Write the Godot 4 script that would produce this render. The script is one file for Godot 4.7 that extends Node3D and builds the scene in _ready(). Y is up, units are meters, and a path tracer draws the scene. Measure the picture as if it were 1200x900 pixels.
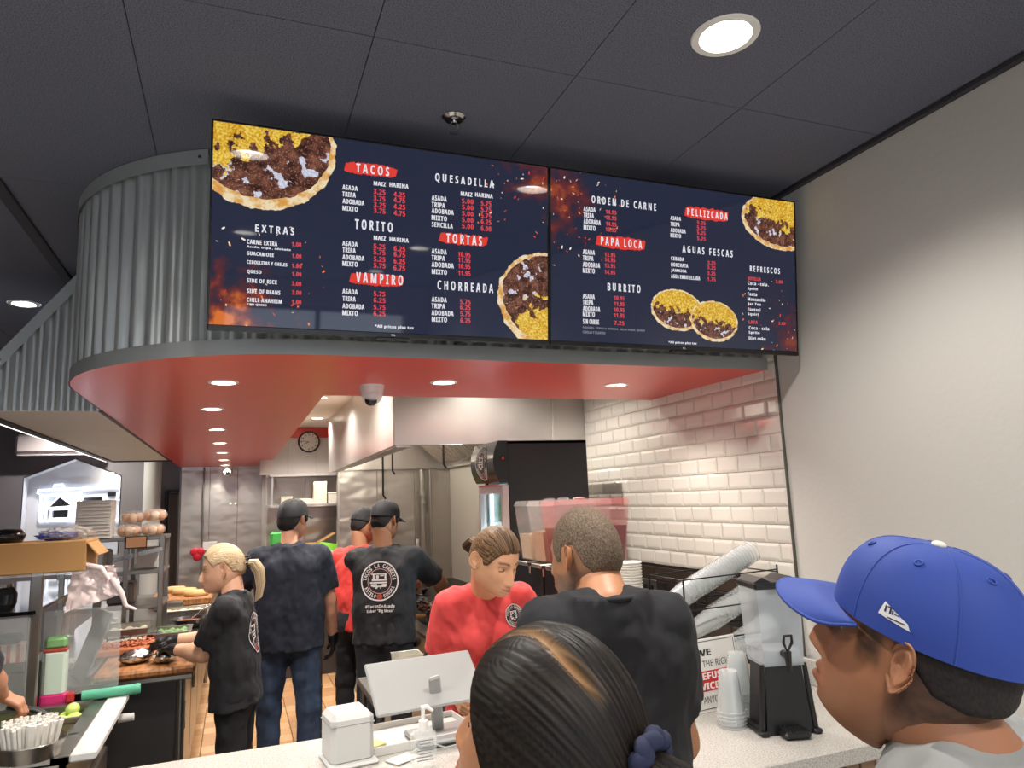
extends Node3D

# ---------------------------------------------------------------- geometry collector
class G:
	var v := PackedVector3Array()
	var n := PackedVector3Array()
	var u := PackedVector2Array()
	var c := PackedColorArray()
	var ix := PackedInt32Array()
	var col := Color(1, 1, 1)
	var xf := Transform3D()

	func at(o: Vector3, ry := 0.0, rx := 0.0, rz := 0.0) -> G:
		xf = Transform3D(Basis(Vector3.UP, ry) * Basis(Vector3.RIGHT, rx) * Basis(Vector3.BACK, rz), o)
		return self

	func vert(p: Vector3, nn: Vector3, uv := Vector2.ZERO) -> int:
		v.append(xf * p)
		n.append((xf.basis * nn).normalized())
		u.append(uv)
		c.append(col)
		return v.size() - 1

	func tri_i(a: int, b: int, d: int) -> void:
		# wound so that the front face looks along the given normals
		var g := (v[b] - v[a]).cross(v[d] - v[a])
		if g.dot(n[a] + n[b] + n[d]) > 0.0:
			ix.append_array(PackedInt32Array([a, d, b]))
		else:
			ix.append_array(PackedInt32Array([a, b, d]))

	func face(pts: Array, out: Vector3) -> void:
		# flat convex polygon, its normal turned towards out
		var nn: Vector3 = (pts[1] - pts[0]).cross(pts[2] - pts[0])
		if nn.length() < 1e-12:
			nn = (pts[2] - pts[0]).cross(pts[pts.size() - 1] - pts[0])
		nn = nn.normalized()
		if nn.dot(out) < 0.0:
			nn = -nn
		var uvs := [Vector2(0, 1), Vector2(1, 1), Vector2(1, 0), Vector2(0, 0)]
		var id := []
		for i in pts.size():
			id.append(vert(pts[i], nn, uvs[i % 4]))
		for i in range(1, pts.size() - 1):
			tri_i(id[0], id[i], id[i + 1])

	func box(ctr: Vector3, size: Vector3, bev := 0.0) -> G:
		var h := size * 0.5
		if bev <= 0.0:
			for ax in 3:
				for s in [-1.0, 1.0]:
					var d := Vector3.ZERO
					d[ax] = s
					var a1 := (ax + 1) % 3
					var a2 := (ax + 2) % 3
					var ps := []
					for q in [[-1, -1], [1, -1], [1, 1], [-1, 1]]:
						var p := d * h[ax]
						p[a1] = q[0] * h[a1]
						p[a2] = q[1] * h[a2]
						ps.append(ctr + p)
					face(ps, d)
			return self
		var b := minf(bev, minf(h.x, minf(h.y, h.z)) * 0.95)
		for ax in 3:
			for s in [-1.0, 1.0]:
				var d := Vector3.ZERO
				d[ax] = s
				var a1 := (ax + 1) % 3
				var a2 := (ax + 2) % 3
				var ps := []
				for q in [[-1, -1], [1, -1], [1, 1], [-1, 1]]:
					var p := d * h[ax]
					p[a1] = q[0] * (h[a1] - b)
					p[a2] = q[1] * (h[a2] - b)
					ps.append(ctr + p)
				face(ps, d)
		for ax in 3:
			var a1 := (ax + 1) % 3
			var a2 := (ax + 2) % 3
			for s1 in [-1.0, 1.0]:
				for s2 in [-1.0, 1.0]:
					var ps := []
					for q in [[-1, 0], [1, 0], [1, 1], [-1, 1]]:
						var p := Vector3.ZERO
						p[ax] = q[0] * (h[ax] - b)
						p[a1] = s1 * (h[a1] - (b if q[1] == 0 else 0.0))
						p[a2] = s2 * (h[a2] - (0.0 if q[1] == 0 else b))
						ps.append(ctr + p)
					var d := Vector3.ZERO
					d[a1] = s1
					d[a2] = s2
					face(ps, d)
		for sx in [-1.0, 1.0]:
			for sy in [-1.0, 1.0]:
				for sz in [-1.0, 1.0]:
					var sg := Vector3(sx, sy, sz)
					var ps := []
					for ax in 3:
						var p := sg * (h - Vector3(b, b, b))
						p[ax] = sg[ax] * h[ax]
						ps.append(ctr + p)
					face(ps, sg)
		return self

	func cyl(a: Vector3, b: Vector3, r1: float, r2 := -1.0, seg := 16, caps := true) -> G:
		if r2 < 0.0:
			r2 = r1
		var ax := (b - a).normalized()
		var e1 := ax.cross(Vector3.UP if absf(ax.y) < 0.9 else Vector3.RIGHT).normalized()
		var e2 := ax.cross(e1)
		var sl := (r1 - r2) / maxf((b - a).length(), 1e-6)
		var i0 := v.size()
		for i in seg + 1:
			var t := TAU * i / seg
			var d := e1 * cos(t) + e2 * sin(t)
			vert(a + d * r1, d + ax * sl, Vector2(float(i) / seg, 1))
			vert(b + d * r2, d + ax * sl, Vector2(float(i) / seg, 0))
		for i in seg:
			var k := i0 + i * 2
			tri_i(k, k + 1, k + 3)
			tri_i(k, k + 3, k + 2)
		if caps:
			for w in 2:
				var ctr := a if w == 0 else b
				var r := r1 if w == 0 else r2
				if r > 1e-5:
					var nn := -ax if w == 0 else ax
					var ic := vert(ctr, nn, Vector2(0.5, 0.5))
					for i in seg + 1:
						var t := TAU * i / seg
						vert(ctr + (e1 * cos(t) + e2 * sin(t)) * r, nn, Vector2(0.5 + 0.5 * cos(t), 0.5 + 0.5 * sin(t)))
					for i in seg:
						tri_i(ic, ic + 1 + i, ic + 2 + i)
		return self

	func tube(p: Array, r, seg := 8, closed := false) -> G:
		# r: a number or one radius per point
		var cnt := p.size()
		var e1 := Vector3.ZERO
		var i0 := v.size()
		for i in cnt:
			var d: Vector3
			if closed:
				d = p[(i + 1) % cnt] - p[(i + cnt - 1) % cnt]
			else:
				d = p[mini(i + 1, cnt - 1)] - p[maxi(i - 1, 0)]
			d = d.normalized()
			if i == 0:
				e1 = d.cross(Vector3.UP if absf(d.y) < 0.9 else Vector3.RIGHT).normalized()
			else:
				e1 = (e1 - d * e1.dot(d)).normalized()
			var e2 := d.cross(e1)
			var rr: float = r if (r is float or r is int) else r[i]
			for k in seg + 1:
				var t := TAU * k / seg
				var q := e1 * cos(t) + e2 * sin(t)
				vert(p[i] + q * rr, q, Vector2(float(k) / seg, float(i) / maxf(1, cnt - 1)))
		var w := seg + 1
		for i in (cnt if closed else cnt - 1):
			var j := (i + 1) % cnt
			for k in seg:
				tri_i(i0 + i * w + k, i0 + i * w + k + 1, i0 + j * w + k + 1)
				tri_i(i0 + i * w + k, i0 + j * w + k + 1, i0 + j * w + k)
		if not closed:
			for e in [0, cnt - 1]:
				var d: Vector3 = ((p[0] - p[1]) if e == 0 else (p[cnt - 1] - p[cnt - 2])).normalized()
				var ic := vert(p[e], d)
				for k in seg + 1:
					var q := v[i0 + e * w + k]
					v.append(q)
					n.append((xf.basis * d).normalized())
					u.append(Vector2.ZERO)
					c.append(col)
				for k in seg:
					tri_i(ic, ic + 1 + k, ic + 2 + k)
		return self

	func lathe(prof: Array, seg := 32, smooth := false) -> G:
		# prof: Vector2(radius, height) from bottom to top of the outside, round the y axis
		var m := prof.size()
		var nr := []
		for i in m - 1:
			var d: Vector2 = prof[i + 1] - prof[i]
			nr.append(Vector2(d.y, -d.x).normalized())
		for i in m - 1:
			var na: Vector2 = nr[i]
			var nb: Vector2 = nr[i]
			if smooth:
				if i > 0:
					na = (nr[i - 1] + nr[i]).normalized()
				if i < m - 2:
					nb = (nr[i + 1] + nr[i]).normalized()
			var i0 := v.size()
			for k in seg + 1:
				var t := TAU * k / seg
				var d := Vector3(cos(t), 0, sin(t))
				vert(d * prof[i].x + Vector3.UP * prof[i].y, d * na.x + Vector3.UP * na.y, Vector2(float(k) / seg, float(i) / (m - 1)))
				vert(d * prof[i + 1].x + Vector3.UP * prof[i + 1].y, d * nb.x + Vector3.UP * nb.y, Vector2(float(k) / seg, float(i + 1) / (m - 1)))
			for k in seg:
				var q := i0 + k * 2
				tri_i(q, q + 1, q + 3)
				tri_i(q, q + 3, q + 2)
		return self

	func prism(poly: PackedVector2Array, z0: float, z1: float, sides := true) -> G:
		# polygon in x, y pushed from z0 to z1
		var tr := Geometry2D.triangulate_polygon(poly)
		for w in 2:
			var z := z0 if w == 0 else z1
			var nn := Vector3(0, 0, signf(z - (z0 + z1) * 0.5))
			var i0 := v.size()
			for p in poly:
				vert(Vector3(p.x, p.y, z), nn, p)
			for i in range(0, tr.size(), 3):
				tri_i(i0 + tr[i], i0 + tr[i + 1], i0 + tr[i + 2])
			if not sides:
				return self
		var cw := Geometry2D.is_polygon_clockwise(poly)
		for i in poly.size():
			var a := poly[i]
			var b := poly[(i + 1) % poly.size()]
			var d := (b - a).normalized()
			var o := Vector3(d.y, -d.x, 0) * (-1.0 if cw else 1.0)
			face([Vector3(a.x, a.y, z0), Vector3(b.x, b.y, z0), Vector3(b.x, b.y, z1), Vector3(a.x, a.y, z1)], o)
		return self

	func ball(ctr: Vector3, r: Vector3, seg := 20, rings := 12) -> G:
		var i0 := v.size()
		for j in rings + 1:
			var ph := PI * j / rings - PI / 2
			for i in seg + 1:
				var th := TAU * i / seg
				var d := Vector3(cos(ph) * cos(th), sin(ph), cos(ph) * sin(th))
				vert(ctr + d * r, d / r, Vector2(float(i) / seg, float(j) / rings))
		for j in rings:
			for i in seg:
				var k := i0 + j * (seg + 1) + i
				tri_i(k, k + 1, k + seg + 2)
				tri_i(k, k + seg + 2, k + seg + 1)
		return self

	func sheet(f: Callable, nu: int, nv: int, out := Vector3.ZERO, flip := false) -> G:
		# f(u, v) -> Vector3 on 0..1; smooth normals
		var pts := PackedVector3Array()
		pts.resize((nu + 1) * (nv + 1))
		for j in nv + 1:
			for i in nu + 1:
				pts[j * (nu + 1) + i] = f.call(float(i) / nu, float(j) / nv)
		return net(pts, nu, nv, flip, out)

	func net(pts: PackedVector3Array, nu: int, nv: int, flip := false, out := Vector3.ZERO, cols := PackedColorArray()) -> G:
		var w := nu + 1
		var nn := PackedVector3Array()
		nn.resize(pts.size())
		var wrap_u := pts[0].distance_to(pts[nu]) < 1e-6 and pts[w * (nv / 2)].distance_to(pts[w * (nv / 2) + nu]) < 1e-6
		for j in nv + 1:
			for i in w:
				var du: Vector3
				if wrap_u and (i == 0 or i == nu):
					du = pts[j * w + 1] - pts[j * w + nu - 1]
				else:
					du = pts[j * w + mini(i + 1, nu)] - pts[j * w + maxi(i - 1, 0)]
				var dv := pts[mini(j + 1, nv) * w + i] - pts[maxi(j - 1, 0) * w + i]
				var q := du.cross(dv)
				if q.length_squared() < 1e-18:
					q = pts[j * w + i] - pts[(nv / 2) * w + i]
					if j == 0:
						q = pts[0] - pts[mini(1, nv) * w]
						q = (pts[0] - (pts[w] + pts[w + nu / 2]) * 0.5)
					elif j == nv:
						q = pts[j * w] - (pts[(j - 1) * w] + pts[(j - 1) * w + nu / 2]) * 0.5
					q = q * (-1.0 if flip else 1.0)
				nn[j * w + i] = q.normalized() * (-1.0 if flip else 1.0)
		if out != Vector3.ZERO and nn[(nv / 2) * w + nu / 2].dot(out) < 0.0:
			for i in nn.size():
				nn[i] = -nn[i]
		var i0 := v.size()
		for j in nv + 1:
			for i in w:
				if cols.size() > 0:
					col = cols[j * w + i]
				vert(pts[j * w + i], nn[j * w + i], Vector2(float(i) / nu, float(j) / nv))
		for j in nv:
			for i in nu:
				var k := i0 + j * w + i
				tri_i(k, k + 1, k + w + 1)
				tri_i(k, k + w + 1, k + w)
		return self

	func text(s: String, font: Font, h: float, x0: float, x1: float, yc: float, z: float, bold := 0.0) -> G:
		if bold > 0.0:
			text(s, font, h, x0 - bold, x1 - bold, yc, z)
			text(s, font, h, x0 + bold, x1 + bold, yc, z + 0.0001)
		# flat letters fitted to x0..x1 (x1 <= x0: natural width, centred on x0), h tall round yc
		var tm := TextMesh.new()
		tm.text = s
		tm.font = font
		tm.font_size = 64
		tm.pixel_size = 0.01
		tm.depth = 0.0
		tm.curve_step = 3.0
		var arr := tm.surface_get_arrays(0)
		var ps: PackedVector3Array = arr[Mesh.ARRAY_VERTEX]
		if ps.is_empty():
			return self
		var lo := ps[0]
		var hi := ps[0]
		for p in ps:
			lo = lo.min(p)
			hi = hi.max(p)
		var sy := h / maxf(hi.y - lo.y, 1e-6)
		var sx := (x1 - x0) / maxf(hi.x - lo.x, 1e-6) if x1 > x0 else sy
		var xo := x0 if x1 > x0 else x0 - (hi.x - lo.x) * sy * 0.5
		var i0 := v.size()
		for p in ps:
			vert(Vector3(xo + (p.x - lo.x) * sx, yc + (p.y - (lo.y + hi.y) * 0.5) * sy, z), Vector3(0, 0, 1))
		var id: PackedInt32Array = arr[Mesh.ARRAY_INDEX]
		for i in range(0, id.size(), 3):
			tri_i(i0 + id[i], i0 + id[i + 1], i0 + id[i + 2])
		return self

	func add(o: G) -> G:
		var i0 := v.size()
		for i in o.v.size():
			v.append(xf * o.v[i])
			n.append(xf.basis * o.n[i])
		u.append_array(o.u)
		c.append_array(o.c)
		for i in o.ix:
			ix.append(i0 + i)
		return self

	func mesh(with_color := false) -> ArrayMesh:
		var a := []
		a.resize(Mesh.ARRAY_MAX)
		a[Mesh.ARRAY_VERTEX] = v
		a[Mesh.ARRAY_NORMAL] = n
		a[Mesh.ARRAY_TEX_UV] = u
		if with_color:
			a[Mesh.ARRAY_COLOR] = c
		a[Mesh.ARRAY_INDEX] = ix
		var m := ArrayMesh.new()
		m.add_surface_from_arrays(Mesh.PRIMITIVE_TRIANGLES, a)
		return m


# ---------------------------------------------------------------- soft unions of tapered capsules, meshed as surface nets
class Field:
	var lo: Vector3
	var cell: float
	var nx: int
	var ny: int
	var nz: int
	var f := PackedFloat32Array()

	# bone: [a, b, radius at a, radius at b, cut (1 flat at b, 2 flat at a, 3 both)]
	func _init(bones: Array, size: float, k := 0.03) -> void:
		cell = size
		var mn: Vector3 = bones[0][0]
		var mx: Vector3 = mn
		for b in bones:
			var r: float = maxf(b[2], b[3])
			var rr := Vector3(r, r, r)
			mn = mn.min(b[0] - rr).min(b[1] - rr)
			mx = mx.max(b[0] + rr).max(b[1] + rr)
		lo = mn - Vector3.ONE * cell * 3.0
		var d := (mx - mn) / cell
		nx = int(d.x) + 7
		ny = int(d.y) + 7
		nz = int(d.z) + 7
		f.resize(nx * ny * nz)
		f.fill(1.0)
		for b in bones:
			stamp(b, k)

	func stamp(b: Array, k: float) -> void:
		var a: Vector3 = b[0] - lo
		var e: Vector3 = b[1] - lo
		var ra: float = b[2]
		var rb: float = b[3]
		var cut: int = b[4] if b.size() > 4 else 0
		var m := maxf(ra, rb) + k + cell * 1.5
		var ab := e - a
		var l2 := maxf(ab.length_squared(), 1e-10)
		var il := 1.0 / sqrt(l2)
		var p0 := (a.min(e) - Vector3(m, m, m)) / cell
		var p1 := (a.max(e) + Vector3(m, m, m)) / cell
		var x0 := maxi(0, int(p0.x))
		var x1 := mini(nx - 1, int(p1.x) + 1)
		var y0 := maxi(0, int(p0.y))
		var y1 := mini(ny - 1, int(p1.y) + 1)
		var z0 := maxi(0, int(p0.z))
		var z1 := mini(nz - 1, int(p1.z) + 1)
		var ik := 1.0 / k
		var limit := k + cell * 2.0
		for z in range(z0, z1 + 1):
			for y in range(y0, y1 + 1):
				var row := (z * ny + y) * nx
				var p := Vector3(x0 * cell, y * cell, z * cell) - a
				for x in range(x0, x1 + 1):
					var t := p.dot(ab) / l2
					var tc := clampf(t, 0.0, 1.0)
					var d := (p - ab * tc).length() - (ra + (rb - ra) * tc)
					if cut > 0 and d < limit:
						if cut & 1:
							d = maxf(d, (t - 1.0) / il)
						if cut & 2:
							d = maxf(d, -t / il)
					p.x += cell
					if d > limit:
						continue
					var o := f[row + x]
					var h := k - absf(o - d)
					if h > 0.0:
						f[row + x] = minf(o, d) - h * h * 0.25 * ik
					elif d < o:
						f[row + x] = d

	func rough(ns: FastNoiseLite, amp: float, sc: Vector3) -> void:
		for z in nz:
			for y in ny:
				var row := (z * ny + y) * nx
				for x in nx:
					if absf(f[row + x]) < 0.05:
						f[row + x] += amp * ns.get_noise_3d((lo.x + x * cell) * sc.x, (lo.y + y * cell) * sc.y, (lo.z + z * cell) * sc.z)

	func value(p: Vector3) -> float:
		var q := (p - lo) / cell
		var x := int(q.x)
		var y := int(q.y)
		var z := int(q.z)
		if q.x < 0 or q.y < 0 or q.z < 0 or x >= nx - 1 or y >= ny - 1 or z >= nz - 1:
			return 1.0
		var tx := q.x - x
		var ty := q.y - y
		var tz := q.z - z
		var i := (z * ny + y) * nx + x
		var s := nx
		var w := nx * ny
		var a := lerpf(lerpf(f[i], f[i + 1], tx), lerpf(f[i + s], f[i + s + 1], tx), ty)
		var b := lerpf(lerpf(f[i + w], f[i + w + 1], tx), lerpf(f[i + w + s], f[i + w + s + 1], tx), ty)
		return lerpf(a, b, tz)

	func into(g: G) -> void:
		var id := PackedInt32Array()
		id.resize(nx * ny * nz)
		id.fill(-1)
		var near := cell * 2.5
		var off := [0, 1, nx, nx + 1, nx * ny, nx * ny + 1, nx * ny + nx, nx * ny + nx + 1]
		var corner := [Vector3(0, 0, 0), Vector3(1, 0, 0), Vector3(0, 1, 0), Vector3(1, 1, 0), Vector3(0, 0, 1), Vector3(1, 0, 1), Vector3(0, 1, 1), Vector3(1, 1, 1)]
		var edges := [[0, 1], [2, 3], [4, 5], [6, 7], [0, 2], [1, 3], [4, 6], [5, 7], [0, 4], [1, 5], [2, 6], [3, 7]]
		var pv := PackedVector3Array()
		var cells := PackedInt32Array()
		for z in nz - 1:
			for y in ny - 1:
				var row := (z * ny + y) * nx
				for x in nx - 1:
					var i := row + x
					if absf(f[i]) > near:
						continue
					var mask := 0
					for q in 8:
						if f[i + off[q]] < 0.0:
							mask |= 1 << q
					if mask == 0 or mask == 255:
						continue
					var s := Vector3.ZERO
					var cnt := 0
					for ed in edges:
						var a: int = ed[0]
						var b: int = ed[1]
						if ((mask >> a) & 1) != ((mask >> b) & 1):
							var fa := f[i + off[a]]
							var fb := f[i + off[b]]
							s += (corner[a] as Vector3).lerp(corner[b], fa / (fa - fb))
							cnt += 1
					id[i] = pv.size()
					pv.append(lo + (Vector3(x, y, z) + s / cnt) * cell)
					cells.append(i)
		var nn := PackedVector3Array()
		nn.resize(pv.size())
		for q in pv.size():
			var p := pv[q]
			var e := cell * 0.6
			nn[q] = Vector3(value(p + Vector3(e, 0, 0)) - value(p - Vector3(e, 0, 0)), value(p + Vector3(0, e, 0)) - value(p - Vector3(0, e, 0)), value(p + Vector3(0, 0, e)) - value(p - Vector3(0, 0, e))).normalized()
		var i0 := g.v.size()
		for q in pv.size():
			g.vert(pv[q], nn[q])
		var st := [1, nx, nx * ny]
		for i in cells:
			for ax in 3:
				var j: int = i + st[ax]
				if (f[i] < 0.0) == (f[j] < 0.0):
					continue
				var s1: int = st[(ax + 1) % 3]
				var s2: int = st[(ax + 2) % 3]
				if i - s1 - s2 < 0:
					continue
				var a := id[i]
				var b := id[i - s1]
				var cc := id[i - s1 - s2]
				var d := id[i - s2]
				if a < 0 or b < 0 or cc < 0 or d < 0:
					continue
				g.tri_i(i0 + a, i0 + b, i0 + cc)
				g.tri_i(i0 + a, i0 + cc, i0 + d)


# ---------------------------------------------------------------- materials
var mats := {}

func lin(h: String) -> Color:
	return Color.html(h).srgb_to_linear()

func mat(key: String, hex := "ffffff", rough := 0.6, metal := 0.0, opt := {}) -> StandardMaterial3D:
	if mats.has(key):
		return mats[key]
	var m := StandardMaterial3D.new()
	m.resource_name = key
	m.albedo_color = Color.html(hex)
	m.roughness = rough
	m.metallic = metal
	for k in opt:
		m.set(k, opt[k])
	mats[key] = m
	return m

func glow(key: String, hex: String, energy: float) -> StandardMaterial3D:
	return mat(key, "ffffff", 0.5, 0.0, {"emission_enabled": true, "emission": Color.html(hex), "emission_energy_multiplier": energy})

func noise_tex(w: int, h: int, freq: float, seed_: int, lo := 0.0, hi := 1.0, kind := FastNoiseLite.TYPE_SIMPLEX_SMOOTH, oct := 4) -> ImageTexture:
	var ns := FastNoiseLite.new()
	ns.seed = seed_
	ns.frequency = freq
	ns.noise_type = kind
	ns.fractal_octaves = oct
	var im := ns.get_seamless_image(w, h)
	im.convert(Image.FORMAT_RGB8)
	if lo != 0.0 or hi != 1.0:
		im.adjust_bcs(1.0, hi - lo, 1.0)
		var mid := (lo + hi) * 0.5
		im.adjust_bcs(mid * 2.0, 1.0, 1.0)
	return ImageTexture.create_from_image(im)

# ---------------------------------------------------------------- nodes
var used := {}

func numbered(called: String) -> String:
	if not used.has(called):
		used[called] = 0
		return called
	used[called] += 1
	return "%s_%03d" % [called, used[called]]

func tag(o: Node3D, label: String, category := "", group := "", kind := "") -> Node3D:
	if label: o.set_meta("label", label)
	if category: o.set_meta("category", category)
	if group: o.set_meta("group", group)
	if kind: o.set_meta("kind", kind)
	return o

func thing(called: String, label: String, category: String, pos := Vector3.ZERO, turn := 0.0, group := "") -> Node3D:
	var o := Node3D.new()
	o.name = numbered(called)
	add_child(o)
	o.position = pos
	o.rotation.y = turn
	tag(o, label, category, group)
	return o

func part(g: G, called: String, m: Material, parent: Node, with_color := false) -> MeshInstance3D:
	var o := MeshInstance3D.new()
	o.name = called
	o.mesh = g.mesh(with_color)
	o.material_override = m
	parent.add_child(o, true)
	return o

func piece(mesh: Mesh, called: String, m: Material, parent: Node, xf: Transform3D) -> MeshInstance3D:
	var o := MeshInstance3D.new()
	o.name = called
	o.mesh = mesh
	o.material_override = m
	parent.add_child(o, true)
	o.transform = xf
	return o

func solo(g: G, called: String, m: Material, label: String, category: String, group := "", pos := Vector3.ZERO, turn := 0.0, with_color := false) -> MeshInstance3D:
	var o := MeshInstance3D.new()
	o.name = numbered(called)
	o.mesh = g.mesh(with_color)
	o.material_override = m
	add_child(o)
	o.position = pos
	o.rotation.y = turn
	tag(o, label, category, group)
	return o

func struct(g: G, called: String, m: Material, label: String, category: String) -> MeshInstance3D:
	var o := solo(g, called, m, label, category)
	o.set_meta("kind", "structure")
	return o

func copy(o: Node3D, pos: Vector3, turn := 0.0, label := "") -> Node3D:
	var q: Node3D = o.duplicate()
	q.name = numbered(String(o.name))
	add_child(q)
	q.position = pos
	q.rotation.y = turn
	if label: q.set_meta("label", label)
	return q

func gx(o := Vector3.ZERO, ry := 0.0, rx := 0.0, rz := 0.0) -> G:
	return G.new().at(o, ry, rx, rz)

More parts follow.
